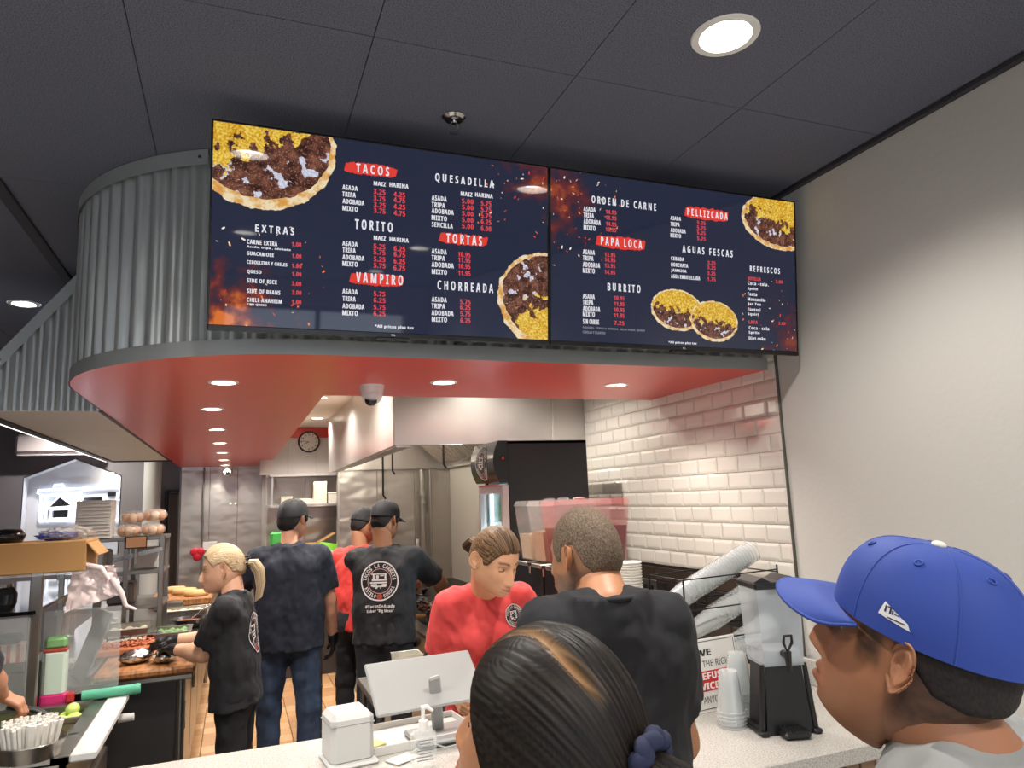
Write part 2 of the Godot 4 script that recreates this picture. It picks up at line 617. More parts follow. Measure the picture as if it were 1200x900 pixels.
func vec(p: Array) -> Vector3:
	return Vector3(p[0], p[1], p[2])
const MENU := [
	[0, "EXTRAS", 0.125, 0.239, 0.304, 0.024, "w"],
	[0, "CARNE EXTRA", 0.102, 0.19, 0.26, 0.014, "w"],
	[0, "Asada, tripa , adobada", 0.102, 0.229, 0.244, 0.009, "w"],
	[0, "GUACAMOLE", 0.102, 0.18, 0.224, 0.012, "w"],
	[0, "CEBOLLITAS Y CHILES", 0.103, 0.22, 0.197, 0.011, "w"],
	[0, "QUESO", 0.104, 0.145, 0.167, 0.013, "w"],
	[0, "SIDE OF RICE", 0.104, 0.191, 0.14, 0.013, "w"],
	[0, "SIDE OF BEANS", 0.105, 0.201, 0.108, 0.013, "w"],
	[0, "CHILE ANAHEIM", 0.105, 0.206, 0.081, 0.013, "w"],
	[0, "CON QUESO", 0.106, 0.162, 0.066, 0.008, "w"],
	[0, "1.00", 0.233, 0.261, 0.264, 0.014, "r"],
	[0, "1.00", 0.234, 0.262, 0.227, 0.014, "r"],
	[0, "1.00", 0.234, 0.263, 0.196, 0.014, "r"],
	[0, "1.00", 0.235, 0.263, 0.17, 0.014, "r"],
	[0, "3.00", 0.235, 0.263, 0.14, 0.014, "r"],
	[0, "3.00", 0.236, 0.264, 0.112, 0.014, "r"],
	[0, "1.00", 0.236, 0.264, 0.082, 0.014, "r"],
	[0, "TACOS", 0.429, 0.536, 0.533, 0.03, "h"],
	[0, "MAIZ", 0.486, 0.525, 0.489, 0.014, "w"],
	[0, "HARINA", 0.538, 0.601, 0.491, 0.015, "w"],
	[0, "ASADA", 0.386, 0.434, 0.464, 0.016, "w"],
	[0, "TRIPA", 0.386, 0.428, 0.442, 0.016, "w"],
	[0, "ADOBADA", 0.387, 0.456, 0.419, 0.016, "w"],
	[0, "MIXTO", 0.387, 0.435, 0.396, 0.016, "w"],
	[0, "3.25", 0.486, 0.524, 0.462, 0.017, "r"],
	[0, "3.75", 0.486, 0.524, 0.44, 0.017, "r"],
	[0, "3.25", 0.487, 0.525, 0.419, 0.017, "r"],
	[0, "3.75", 0.487, 0.525, 0.399, 0.017, "r"],
	[0, "4.25", 0.552, 0.59, 0.461, 0.017, "r"],
	[0, "4.75", 0.552, 0.59, 0.442, 0.017, "r"],
	[0, "4.25", 0.552, 0.591, 0.42, 0.017, "r"],
	[0, "4.75", 0.553, 0.591, 0.398, 0.017, "r"],
	[0, "TORITO", 0.427, 0.549, 0.348, 0.033, "w"],
	[0, "MAIZ", 0.488, 0.527, 0.309, 0.014, "w"],
	[0, "HARINA", 0.54, 0.603, 0.309, 0.014, "w"],
	[0, "ASADA", 0.388, 0.436, 0.281, 0.016, "w"],
	[0, "TRIPA", 0.389, 0.43, 0.26, 0.016, "w"],
	[0, "ADOBADA", 0.389, 0.458, 0.237, 0.016, "w"],
	[0, "MIXTO", 0.389, 0.437, 0.216, 0.016, "w"],
	[0, "5.25", 0.488, 0.526, 0.281, 0.017, "r"],
	[0, "5.75", 0.488, 0.526, 0.262, 0.017, "r"],
	[0, "5.25", 0.489, 0.526, 0.239, 0.017, "r"],
	[0, "5.75", 0.489, 0.527, 0.218, 0.016, "r"],
	[0, "6.25", 0.554, 0.592, 0.279, 0.017, "r"],
	[0, "6.75", 0.554, 0.592, 0.26, 0.017, "r"],
	[0, "6.25", 0.554, 0.592, 0.237, 0.017, "r"],
	[0, "6.75", 0.554, 0.592, 0.215, 0.017, "r"],
	[0, "VAMPIRO", 0.433, 0.585, 0.175, 0.033, "h"],
	[0, "ASADA", 0.39, 0.438, 0.126, 0.016, "w"],
	[0, "TRIPA", 0.391, 0.432, 0.103, 0.016, "w"],
	[0, "ADOBADA", 0.391, 0.46, 0.079, 0.016, "w"],
	[0, "MIXTO", 0.391, 0.439, 0.057, 0.016, "w"],
	[0, "5.75", 0.49, 0.527, 0.125, 0.016, "r"],
	[0, "6.25", 0.49, 0.528, 0.104, 0.016, "r"],
	[0, "5.75", 0.49, 0.528, 0.081, 0.016, "r"],
	[0, "6.25", 0.49, 0.528, 0.06, 0.016, "r"],
	[0, "*All prices plus tax", 0.495, 0.622, 0.018, 0.013, "w"],
	[0, "QUESADILLA", 0.693, 0.903, 0.533, 0.033, "w"],
	[0, "MAIZ", 0.783, 0.824, 0.49, 0.015, "w"],
	[0, "HARINA", 0.835, 0.899, 0.493, 0.015, "w"],
	[0, "ASADA", 0.681, 0.733, 0.464, 0.017, "w"],
	[0, "TRIPA", 0.681, 0.727, 0.441, 0.017, "w"],
	[0, "ADOBADA", 0.681, 0.758, 0.42, 0.017, "w"],
	[0, "MIXTO", 0.681, 0.734, 0.396, 0.017, "w"],
	[0, "SENCILLA", 0.682, 0.755, 0.373, 0.017, "w"],
	[0, "5.00", 0.787, 0.828, 0.465, 0.017, "r"],
	[0, "5.00", 0.788, 0.828, 0.444, 0.017, "r"],
	[0, "5.00", 0.788, 0.828, 0.422, 0.017, "r"],
	[0, "5.00", 0.788, 0.828, 0.4, 0.017, "r"],
	[0, "5.00", 0.788, 0.829, 0.378, 0.017, "r"],
	[0, "5.75", 0.856, 0.893, 0.465, 0.018, "r"],
	[0, "5.25", 0.856, 0.893, 0.444, 0.018, "r"],
	[0, "5.75", 0.856, 0.893, 0.422, 0.018, "r"],
	[0, "6.25", 0.856, 0.893, 0.4, 0.018, "r"],
	[0, "6.00", 0.856, 0.893, 0.377, 0.018, "r"],
	[0, "TORTAS", 0.733, 0.859, 0.331, 0.033, "h"],
	[0, "ASADA", 0.682, 0.734, 0.282, 0.017, "w"],
	[0, "TRIPA", 0.682, 0.728, 0.26, 0.017, "w"],
	[0, "ADOBADA", 0.682, 0.759, 0.237, 0.017, "w"],
	[0, "MIXTO", 0.683, 0.735, 0.213, 0.017, "w"],
	[0, "10.95", 0.774, 0.818, 0.279, 0.017, "r"],
	[0, "11.95", 0.775, 0.818, 0.26, 0.017, "r"],
	[0, "10.95", 0.775, 0.818, 0.239, 0.017, "r"],
	[0, "11.95", 0.775, 0.818, 0.215, 0.017, "r"],
	[0, "CHORREADA", 0.703, 0.901, 0.169, 0.031, "w"],
	[0, "ASADA", 0.683, 0.735, 0.119, 0.017, "w"],
	[0, "TRIPA", 0.683, 0.729, 0.097, 0.017, "w"],
	[0, "ADOBADA", 0.683, 0.759, 0.074, 0.017, "w"],
	[0, "MIXTO", 0.684, 0.736, 0.052, 0.017, "w"],
	[0, "5.75", 0.782, 0.819, 0.117, 0.017, "r"],
	[0, "6.25", 0.782, 0.819, 0.098, 0.017, "r"],
	[0, "5.75", 0.783, 0.819, 0.076, 0.017, "r"],
	[0, "6.25", 0.783, 0.819, 0.053, 0.017, "r"],
	[1, "ORDEN DE CARNE", 0.165, 0.44, 0.528, 0.028, "w"],
	[1, "ASADA", 0.131, 0.18, 0.489, 0.018, "w"],
	[1, "TRIPA", 0.131, 0.173, 0.466, 0.018, "w"],
	[1, "ADOBADA", 0.131, 0.201, 0.443, 0.018, "w"],
	[1, "MIXTO", 0.131, 0.179, 0.42, 0.018, "w"],
	[1, "14.95", 0.223, 0.267, 0.488, 0.016, "r"],
	[1, "15.95", 0.223, 0.267, 0.466, 0.016, "r"],
	[1, "14.95", 0.223, 0.267, 0.443, 0.016, "r"],
	[1, "15.95", 0.222, 0.266, 0.422, 0.016, "r"],
	[1, "PAPA LOCA", 0.202, 0.376, 0.377, 0.03, "h"],
	[1, "ASADA", 0.127, 0.176, 0.329, 0.018, "w"],
	[1, "TRIPA", 0.127, 0.17, 0.307, 0.018, "w"],
	[1, "ADOBADA", 0.127, 0.197, 0.283, 0.018, "w"],
	[1, "MIXTO", 0.127, 0.175, 0.261, 0.018, "w"],
	[1, "13.95", 0.217, 0.261, 0.327, 0.016, "r"],
	[1, "14.95", 0.217, 0.261, 0.308, 0.016, "r"],
	[1, "13.95", 0.217, 0.26, 0.286, 0.016, "r"],
	[1, "14.95", 0.216, 0.26, 0.262, 0.016, "r"],
	[1, "BURRITO", 0.228, 0.367, 0.208, 0.029, "w"],
	[1, "ASADA", 0.126, 0.174, 0.166, 0.018, "w"],
	[1, "TRIPA", 0.126, 0.168, 0.144, 0.018, "w"],
	[1, "ADOBADA", 0.126, 0.196, 0.121, 0.018, "w"],
	[1, "MIXTO", 0.126, 0.174, 0.101, 0.018, "w"],
	[1, "SIN CARNE", 0.126, 0.191, 0.074, 0.018, "w"],
	[1, "10.95", 0.255, 0.298, 0.168, 0.016, "r"],
	[1, "11.95", 0.255, 0.298, 0.146, 0.016, "r"],
	[1, "10.95", 0.254, 0.298, 0.124, 0.016, "r"],
	[1, "11.95", 0.254, 0.297, 0.103, 0.016, "r"],
	[1, "7.25", 0.254, 0.297, 0.075, 0.016, "r"],
	[1, "FRIJOLES, CEBOLLA MORADA, SALSA VERDE, QUESO", 0.125, 0.384, 0.051, 0.009, "d"],
	[1, "CEBOLLA Y CILANTRO", 0.125, 0.217, 0.035, 0.009, "d"],
	[1, "PELLIZCADA", 0.581, 0.771, 0.527, 0.028, "h"],
	[1, "ASADA", 0.504, 0.551, 0.494, 0.016, "w"],
	[1, "TRIPA", 0.504, 0.545, 0.471, 0.016, "w"],
	[1, "ADOBADA", 0.504, 0.572, 0.447, 0.016, "w"],
	[1, "MIXTO", 0.503, 0.55, 0.427, 0.016, "w"],
	[1, "5.25", 0.626, 0.665, 0.489, 0.015, "r"],
	[1, "5.75", 0.625, 0.665, 0.469, 0.015, "r"],
	[1, "5.25", 0.625, 0.664, 0.449, 0.015, "r"],
	[1, "5.75", 0.625, 0.664, 0.426, 0.015, "r"],
	[1, "AGUAS FESCAS", 0.556, 0.792, 0.378, 0.028, "w"],
	[1, "CEBADA", 0.504, 0.563, 0.337, 0.015, "w"],
	[1, "HORCHATA", 0.504, 0.581, 0.313, 0.015, "w"],
	[1, "JAMAICA", 0.503, 0.573, 0.29, 0.015, "w"],
	[1, "AGUA EMBOTELLADA", 0.503, 0.635, 0.268, 0.015, "w"],
	[1, "3.25", 0.672, 0.709, 0.334, 0.015, "r"],
	[1, "3.25", 0.671, 0.709, 0.315, 0.015, "r"],
	[1, "3.25", 0.671, 0.708, 0.292, 0.015, "r"],
	[1, "1.75", 0.67, 0.708, 0.269, 0.015, "r"],
	[1, "REFRESCOS", 0.876, 1.026, 0.327, 0.024, "w"],
	[1, "BOTELLA", 0.864, 0.929, 0.286, 0.014, "r"],
	[1, "Coca - cola", 0.864, 0.96, 0.267, 0.014, "w"],
	[1, "Sprite", 0.863, 0.913, 0.244, 0.014, "w"],
	[1, "Fanta", 0.863, 0.908, 0.223, 0.014, "w"],
	[1, "Manzanita", 0.862, 0.95, 0.203, 0.014, "w"],
	[1, "Jax Tea", 0.862, 0.926, 0.182, 0.014, "w"],
	[1, "Fantasi", 0.862, 0.924, 0.161, 0.014, "w"],
	[1, "Squirt", 0.861, 0.915, 0.141, 0.014, "w"],
	[1, "LATA", 0.865, 0.909, 0.11, 0.014, "r"],
	[1, "Coca - cola", 0.865, 0.965, 0.087, 0.014, "w"],
	[1, "Sprite", 0.864, 0.918, 0.067, 0.014, "w"],
	[1, "Diet coke", 0.864, 0.947, 0.045, 0.014, "w"],
	[1, "3.00", 1.004, 1.04, 0.283, 0.014, "r"],
	[1, "2.00", 1.014, 1.049, 0.112, 0.012, "r"],
	[1, "*All prices plus tax", 0.488, 0.615, 0.012, 0.011, "w"],
]
const BRUSH := [[0, 0.396, 0.564, 0.534, 0.044], [0, 0.417, 0.59, 0.172, 0.045], [0, 0.712, 0.882, 0.332, 0.043], [1, 0.186, 0.392, 0.377, 0.052], [1, 0.574, 0.775, 0.528, 0.054]]
# ---------------------------------------------------------------- the room
const CEIL := 2.956
const SOFF := 2.21
const WALL_X := 2.2
var font_b: Font
var font_r: Font
var rng := RandomNumberGenerator.new()

func set_view() -> void:
	var cam := Camera3D.new()
	cam.name = "camera"
	add_child(cam)
	cam.fov = rad_to_deg(2.0 * atan(450.0 / 835.008))
	cam.near = 0.02
	cam.far = 60.0
	var yaw := deg_to_rad(21.34895)
	var pitch := deg_to_rad(8.97277)
	var roll := deg_to_rad(-2.25191)
	var fw := Vector3(sin(yaw) * cos(pitch), sin(pitch), -cos(yaw) * cos(pitch))
	var r0 := Vector3(cos(yaw), 0, sin(yaw))
	var u0 := r0.cross(fw)
	var r := r0 * cos(roll) + u0 * sin(roll)
	var up := -r0 * sin(roll) + u0 * cos(roll)
	cam.transform = Transform3D(Basis(r, up, -fw), Vector3(0, 1.7, 0))
	cam.current = true
	var we := WorldEnvironment.new()
	we.name = "environment"
	var e := Environment.new()
	e.background_mode = Environment.BG_COLOR
	e.background_color = Color(0.86, 0.9, 0.96)
	e.background_energy_multiplier = 3.0
	e.tonemap_mode = Environment.TONE_MAPPER_LINEAR
	e.tonemap_exposure = 1.0
	e.sdfgi_enabled = true
	e.ssao_enabled = true
	e.ssil_enabled = true
	we.environment = e
	add_child(we)

func downlight(pos: Vector3, r: float, energy: float, half: float, hex: String, label: String, group: String, face_glow: float) -> Node3D:
	# recessed can: trim ring, reflector cone, glowing lens and the lamp just below the lens
	var t := thing("recessed_downlight", label, "light", pos, 0.0, group)
	part(gx().lathe([Vector2(r * 0.86, 0.0), Vector2(r * 0.88, -0.004), Vector2(r * 1.12, -0.004), Vector2(r * 1.16, 0.0), Vector2(r * 1.16, 0.004)], 32), "trim_ring", mat("lamp_trim", "e4e4e0", 0.4), t)
	part(gx().lathe([Vector2(r * 0.88, 0.0), Vector2(r * 0.78, 0.024), Vector2(r * 0.78, 0.03)], 32), "reflector", mat("lamp_reflector", "e8e8e4", 0.35), t)
	part(gx().cyl(Vector3(0, 0.022, 0), Vector3(0, 0.026, 0), r * 0.8, r * 0.8, 28), "lens_lamp", glow("lens_%s_%.1f" % [hex, face_glow], hex, face_glow), t)
	var l := SpotLight3D.new()
	l.name = "lamp_light"
	t.add_child(l)
	l.position = Vector3(0, 0.008, 0)
	l.rotation.x = -PI / 2
	l.light_color = Color.html(hex)
	l.light_energy = energy
	l.spot_angle = half
	l.spot_angle_attenuation = 0.6
	l.light_size = r * 0.5
	l.spot_range = 14.0
	l.spot_attenuation = 2.0
	l.shadow_enabled = true
	return t

func set_lights() -> void:
	# customer side, dark ceiling
	var big := "recessed downlights in the dark ceiling"
	downlight(Vector3(1.261, CEIL, -1.473), 0.082, 2.5, 68, "fff9f1", "bright round downlight in dark ceiling panel beside the white wall", big, 50.0)
	downlight(Vector3(-1.205, CEIL, -4.907), 0.07, 2.0, 66, "fff9f1", "round downlight in dark ceiling behind the sloping corrugated gable", big, 50.0)
	for p in [Vector2(0.03, -1.45), Vector2(-1.2, -1.45), Vector2(1.26, 0.75), Vector2(0.03, 0.75), Vector2(-1.2, 0.75), Vector2(-2.43, -1.45), Vector2(-2.43, 0.75), Vector2(-2.43, -3.6), Vector2(1.26, 2.6), Vector2(-1.2, 2.6)]:
		downlight(Vector3(p.x, CEIL, p.y), 0.082, 2.5, 68, "fff9f1", "round downlight in the dark ceiling over the customer floor", big, 50.0)
	# red soffit
	var red := "small recessed downlights in the red soffit"
	for z in [-3.12, -3.98, -5.03, -6.1, -7.17, -8.3, -9.3]:
		downlight(Vector3(-0.12 if z < -3.5 else -0.053, SOFF, z), 0.052, 1.15, 66, "fff8ee", "small round downlight in the red soffit strip over the kitchen aisle", red, 50.0)
	downlight(Vector3(0.85, SOFF, -3.0), 0.052, 0.95, 66, "fff8ee", "small round downlight in red soffit beside the dome camera", red, 50.0)
	downlight(Vector3(1.696, SOFF, -2.968), 0.052, 0.85, 66, "fff8ee", "small round downlight in red soffit next to the white tiled wall", red, 50.0)
	# kitchen
	downlight(Vector3(0.772, 2.57, -7.48), 0.06, 3.0, 70, "fff8ee", "small round downlight in white kitchen ceiling near the wall clock", "", 50.0)
	for p in [Vector2(0.64, -4.6), Vector2(0.64, -6.0)]:
		downlight(Vector3(p.x, 2.57, p.y), 0.06, 3.0, 70, "fff8ee", "round downlight in white kitchen ceiling beside the steel hood", "kitchen ceiling downlights", 50.0)
	downlight(Vector3(1.5, 2.57, -3.9), 0.06, 1.6, 70, "fff8ee", "round downlight in white kitchen ceiling above the black refrigerator", "", 50.0)
	# dining room beyond
	for p in [Vector2(-2.2, -7.6), Vector2(-1.75, -9.2)]:
		downlight(Vector3(p.x, CEIL, p.y), 0.07, 3.4, 70, "fff6ea", "round downlight in the ceiling near the house-shaped wall niche", "downlights near the niche", 50.0)

func build_room() -> void:
	var white := mat("wall_paint", "cbc9c2", 0.75, 0.0, {"heightmap_enabled": true, "heightmap_texture": noise_tex(512, 512, 0.03, 11), "heightmap_scale": 0.05, "uv1_triplanar": true, "uv1_world_triplanar": true, "uv1_scale": Vector3(2, 2, 2)})
	var grey := mat("grey_wall_paint", "6b686d", 0.8)
	# floor, walls
	var fl := struct(gx().box(Vector3(-1.4, -0.06, -4.0), Vector3(7.5, 0.1, 16.5)), "floor", mat("grout_floor", "6a5a48", 0.8), "tan quarry tile floor running back through the kitchen aisle", "floor")
	for i in 8:
		for j in 10:
			part(gx().box(Vector3(-4.4 + i * 0.905, -0.006, 3.6 - j * 0.605), Vector3(0.9, 0.014, 0.6), 0.002), "dining_floor_tile", mat("porcelain_%d" % ((i + j) % 2), ["b9b4ac", "b2ada5"][(i + j) % 2], 0.35), fl)
	var tile_mesh := gx().box(Vector3.ZERO, Vector3(0.152, 0.016, 0.152), 0.0025).mesh()
	var tm := [mat("quarry_a", "b98f63", 0.42), mat("quarry_b", "b0855a", 0.45), mat("quarry_c", "c19a70", 0.4), mat("quarry_d", "a97f57", 0.48)]
	rng.seed = 5
	for i in 9:
		for j in 33:
			piece(tile_mesh, "floor_tile", tm[rng.randi() % 4], fl, Transform3D(Basis(), Vector3(-0.27 + i * 0.157, -0.005, -4.62 - j * 0.157)))
	var wr := struct(gx().box(Vector3(WALL_X + 0.08, 1.6, -4.0), Vector3(0.16, 3.3, 16.5)), "wall_right", white, "plain off-white painted wall with white bevelled subway tiles in the kitchen", "wall")
	var rear := gx().box(Vector3(-1.4, 0.2, 4.2), Vector3(7.5, 0.5, 0.16)).box(Vector3(-1.4, 2.95, 4.2), Vector3(7.5, 0.6, 0.16))
	for x in [-5.0, -2.6, -0.3, 2.05]:
		rear.box(Vector3(x, 1.5, 4.2), Vector3(0.3, 3.1, 0.16))
	struct(rear, "wall_rear", white, "off-white rear wall with openings for the added fill-light windows behind the customers", "wall")
	for k in 3:  # unseen windows, added to let in fill light from behind the camera
		var wn := thing("fill_window_%d" % (k + 1), "tall dark-framed shopfront glazing added unseen behind the customers for fill light", "fill_window", Vector3([-3.8, -1.45, 0.875][k], 1.55, 4.2))
		wn.set_meta("kind", "structure")
		part(gx().box(Vector3.ZERO, Vector3(2.1, 2.2, 0.01)), "pane", mat("fill_window_glass", "f4f8f8", 0.03, 0.0, {"transparency": BaseMaterial3D.TRANSPARENCY_ALPHA, "albedo_color": Color(0.95, 0.97, 0.97, 0.05)}), wn)
		part(gx().box(Vector3(0, 1.08, 0), Vector3(2.1, 0.06, 0.08)).box(Vector3(0, -1.08, 0), Vector3(2.1, 0.06, 0.08)).box(Vector3(0, 0, 0), Vector3(0.05, 2.1, 0.08)), "fill_window_frame", mat("black_metal", "17171a", 0.5, 0.2), wn)
	struct(gx().box(Vector3(-4.6, 1.6, -3.0), Vector3(0.16, 3.3, 14.6)), "wall_left", grey, "grey painted side wall of the dining room", "wall")
	# subway tiles: grout bed, then each tile
	var zt0 := -2.438
	part(gx().box(Vector3(WALL_X - 0.002, 1.865, (zt0 - 4.3) * 0.5), Vector3(0.006, 1.13, 1.862)), "grout_bed", mat("grout", "c6c0b5", 0.9), wr)
	part(gx().box(Vector3(WALL_X - 0.006, 1.62, zt0), Vector3(0.014, 1.42, 0.008), 0.002), "tile_edge_trim", mat("trim_grey", "6a665e", 0.4, 0.6), wr)
	var glaze := mat("glazed_white", "dcd7cd", 0.12, 0.0, {"clearcoat_enabled": true, "clearcoat": 0.5, "clearcoat_roughness": 0.08})
	var tw := 0.152
	var th := 0.0755
	var meshes := {}
	for row in 15:
		var y := 1.302 + th * 0.5 + row * (th + 0.003)
		var z := zt0 - (0.0 if row % 2 == 0 else -tw * 0.5)
		for k in 14:
			var za := minf(z - k * (tw + 0.003), zt0 - 0.004)
			var zb := maxf(z - k * (tw + 0.003) - tw, -4.29)
			var w := za - zb
			if w < 0.02:
				continue
			var key := int(round(w * 1000))
			if not meshes.has(key):
				var g := gx()
				var d := 0.0065
				var b := 0.0135
				var hw := w * 0.5
				var hh := th * 0.5
				var o := [Vector3(0, -hh, -hw), Vector3(0, -hh, hw), Vector3(0, hh, hw), Vector3(0, hh, -hw)]
				var i4 := [Vector3(-d, -hh + b, -hw + b), Vector3(-d, -hh + b, hw - b), Vector3(-d, hh - b, hw - b), Vector3(-d, hh - b, -hw + b)]
				if hw < b * 1.2:
					i4 = [Vector3(-d, -hh + b, 0), Vector3(-d, -hh + b, 0.001), Vector3(-d, hh - b, 0.001), Vector3(-d, hh - b, 0)]
				var e := Vector3(0.003, 0, 0)
				g.face(i4, Vector3.LEFT)
				var outs := [Vector3.DOWN, Vector3.BACK, Vector3.UP, Vector3.FORWARD]
				for q in 4:
					var p := (q + 1) % 4
					g.face([o[q] - e, o[p] - e, i4[p], i4[q]], Vector3.LEFT * 2 + outs[q])
					g.face([o[q] + e, o[p] + e, o[p] - e, o[q] - e], outs[q])
				meshes[key] = g.mesh()
			piece(meshes[key], "wall_tile", glaze, wr, Transform3D(Basis(Vector3.RIGHT, rng.randf_range(-0.006, 0.006)) * Basis(Vector3.UP, rng.randf_range(-0.006, 0.006)), Vector3(WALL_X - 0.008, y, (za + zb) * 0.5)))
	# dark stone splash-back below the tiles
	var bs := part(gx().box(Vector3(WALL_X - 0.005, 1.105, -3.37), Vector3(0.01, 0.388, 1.86)), "splashback", mat("dark_stone", "2b2624", 0.3), wr)
	for k in 10:
		for r in 5:
			part(gx().box(Vector3(WALL_X - 0.013, 0.95 + r * 0.075, -2.535 - k * 0.18 - (0.08 if r % 2 else 0.0)), Vector3(0.008, 0.07, 0.172), 0.002), "stone_tile", mat("dark_stone_%d" % ((k * 3 + r) % 3), ["2a2523", "3a3029", "1f1c1c"][(k * 3 + r) % 3], 0.35), bs)
	var outl := thing("wall_outlet", "black wall outlet with steel cover on the dark stone splash-back", "outlet", Vector3(WALL_X - 0.02, 1.154, -3.58), 0.0)
	part(gx().box(Vector3.ZERO, Vector3(0.012, 0.12, 0.14), 0.004), "cover_plate", mat("steel_plate", "9a9894", 0.3, 0.9), outl)
	for s in [-0.03, 0.03]:
		part(gx().box(Vector3(-0.008, 0, s), Vector3(0.01, 0.07, 0.035), 0.004), "socket", mat("black_plastic", "141414", 0.4), outl)

func build_ceiling() -> void:
	var spec := noise_tex(512, 512, 0.09, 21, 0.75, 1.1, FastNoiseLite.TYPE_SIMPLEX, 3)
	var dark := mat("ceiling_panel_dark", "6a6e7d", 0.9, 0.0, {"albedo_texture": spec, "uv1_triplanar": true, "uv1_world_triplanar": true, "uv1_scale": Vector3(3.6, 3.6, 3.6), "heightmap_enabled": true, "heightmap_texture": spec, "heightmap_scale": 0.1})
	var c := struct(gx().box(Vector3(-1.4, CEIL + 0.22, -4.0), Vector3(7.5, 0.14, 16.5)), "ceiling", mat("ceiling_void", "26272c", 0.9), "dark slate-grey suspended ceiling of large pitted panels", "ceiling")
	var bar := mat("ceiling_bar", "34353c", 0.7)
	var lamps := []
	for ch in get_children():
		if String(ch.name).begins_with("recessed_downlight") and absf(ch.position.y - CEIL) < 0.01:
			lamps.append(ch.position)
	for i in range(-6, 2):
		var x0 := 0.943 + i * 0.614
		var x1 := minf(x0 + 0.614, WALL_X)
		for j in range(-5, 5):
			var z0 := -1.777 + j * 1.24
			panel_with_holes(c, Vector2(x0 + 0.0015, z0 + 0.0015), Vector2(x1 - 0.0015, z0 + 1.24 - 0.0015), CEIL, 0.03, lamps, 0.088, "ceiling_panel", dark)
	part(gx().box(Vector3(-0.868, CEIL - 0.006, -3.7), Vector3(0.05, 0.016, 1.35), 0.003), "cover_strip", bar, c)
	part(gx().box(Vector3(WALL_X - 0.012, CEIL - 0.008, -1.5), Vector3(0.024, 0.02, 8.0), 0.003), "wall_angle", bar, c)
	# sprinkler
	var s := thing("fire_sprinkler", "small chrome fire sprinkler hanging from dark ceiling above the screens", "sprinkler", Vector3(0.655, CEIL, -2.111))
	var ch2 := mat("chrome", "c8c8c6", 0.15, 1.0)
	part(gx().lathe([Vector2(0.038, 0), Vector2(0.04, -0.004), Vector2(0.03, -0.012), Vector2(0.012, -0.014)], 24), "escutcheon", ch2, s)
	var g := gx().cyl(Vector3(0, -0.012, 0), Vector3(0, -0.025, 0), 0.009)
	for q in [-1.0, 1.0]:
		g.tube([Vector3(q * 0.008, -0.022, 0), Vector3(q * 0.016, -0.036, 0), Vector3(q * 0.004, -0.052, 0)], 0.002, 6)
	part(g, "frame", ch2, s)
	part(gx().cyl(Vector3(0, -0.053, 0), Vector3(0, -0.056, 0), 0.018, 0.018, 18), "deflector", ch2, s)

func panel_with_holes(parent: Node, a: Vector2, b: Vector2, y: float, thick: float, lamps: Array, r: float, called: String, m: Material) -> void:
	# a board lying in x, z with round holes where lamps sit; y is its underside
	var outer := PackedVector2Array([a, Vector2(b.x, a.y), b, Vector2(a.x, b.y)])
	var polys := [outer]
	for l in lamps:
		var ctr := Vector2(l.x, l.z)
		if ctr.x < a.x - r or ctr.x > b.x + r or ctr.y < a.y - r or ctr.y > b.y + r:
			continue
		var circ := PackedVector2Array()
		for k in 28:
			circ.append(ctr + Vector2(cos(TAU * k / 28), sin(TAU * k / 28)) * r)
		var nxt := []
		for p in polys:
			# cut through the lamp's centre so that no polygon keeps an inner hole
			for half in [PackedVector2Array([Vector2(-50, ctr.y), Vector2(50, ctr.y), Vector2(50, 50), Vector2(-50, 50)]), PackedVector2Array([Vector2(-50, -50), Vector2(50, -50), Vector2(50, ctr.y), Vector2(-50, ctr.y)])]:
				for q in Geometry2D.intersect_polygons(p, half):
					nxt.append_array(Geometry2D.clip_polygons(q, circ))
		polys = nxt
	var g := gx(Vector3(0, y, 0), 0.0, PI / 2)
	for p in polys:
		g.prism(p, -thick, 0.0)
	part(g, called, m, parent)

func soffit_path(n_arc := 40) -> Array:
	# plan of the fascia: from the tiled wall along the front, round the corner, back along the aisle
	var p := []
	var ctr := Vector2(0.27, -3.39)
	var r := 0.905
	for i in 41:
		p.append(Vector2(lerpf(WALL_X - 0.005, 0.27, i / 40.0), -2.485))
	for i in range(1, n_arc + 1):
		var t := PI / 2 + PI / 2 * i / n_arc
		p.append(ctr + Vector2(cos(t), sin(t)) * r)
	for i in range(1, 9):
		p.append(Vector2(-0.635, lerpf(-3.39, -4.09, i / 8.0)))
	return p

func resample(p: Array, step: float) -> Array:
	var out := [p[0]]
	var carry := 0.0
	for i in p.size() - 1:
		var a: Vector2 = p[i]
		var b: Vector2 = p[i + 1]
		var l := a.distance_to(b)
		var d := step - carry
		while d <= l:
			out.append(a.lerp(b, d / l))
			d += step
		carry = l - (d - step)
	return out

func band(p: Array, y0: float, y1: float, off: float, wave: float, period: float) -> G:
	# vertical sheet that follows the plan; corrugated when wave > 0
	var q := resample(p, period / 10.0 if wave > 0 else 0.02)
	var g := gx()
	var s := 0.0
	var n := q.size()
	var pts := PackedVector3Array()
	for row in 2:
		for i in n:
			var d: Vector2 = (q[mini(i + 1, n - 1)] - q[maxi(i - 1, 0)]).normalized()
			var nr := Vector2(-d.y, d.x)
			if nr.y < 0 and absf(nr.y) > 0.3: nr = -nr
			if absf(nr.y) <= 0.3 and nr.x > 0: nr = -nr
			s = float(i) / 10.0
			var w := clampf(sin(TAU * s) * 1.7, -1.0, 1.0)
			var o: Vector2 = q[i] + nr * (off + wave * w)
			pts.append(Vector3(o.x, y0 if row == 0 else y1, o.y))
	g.net(pts, n - 1, 1, false, Vector3(0, 0, 1))
	return g

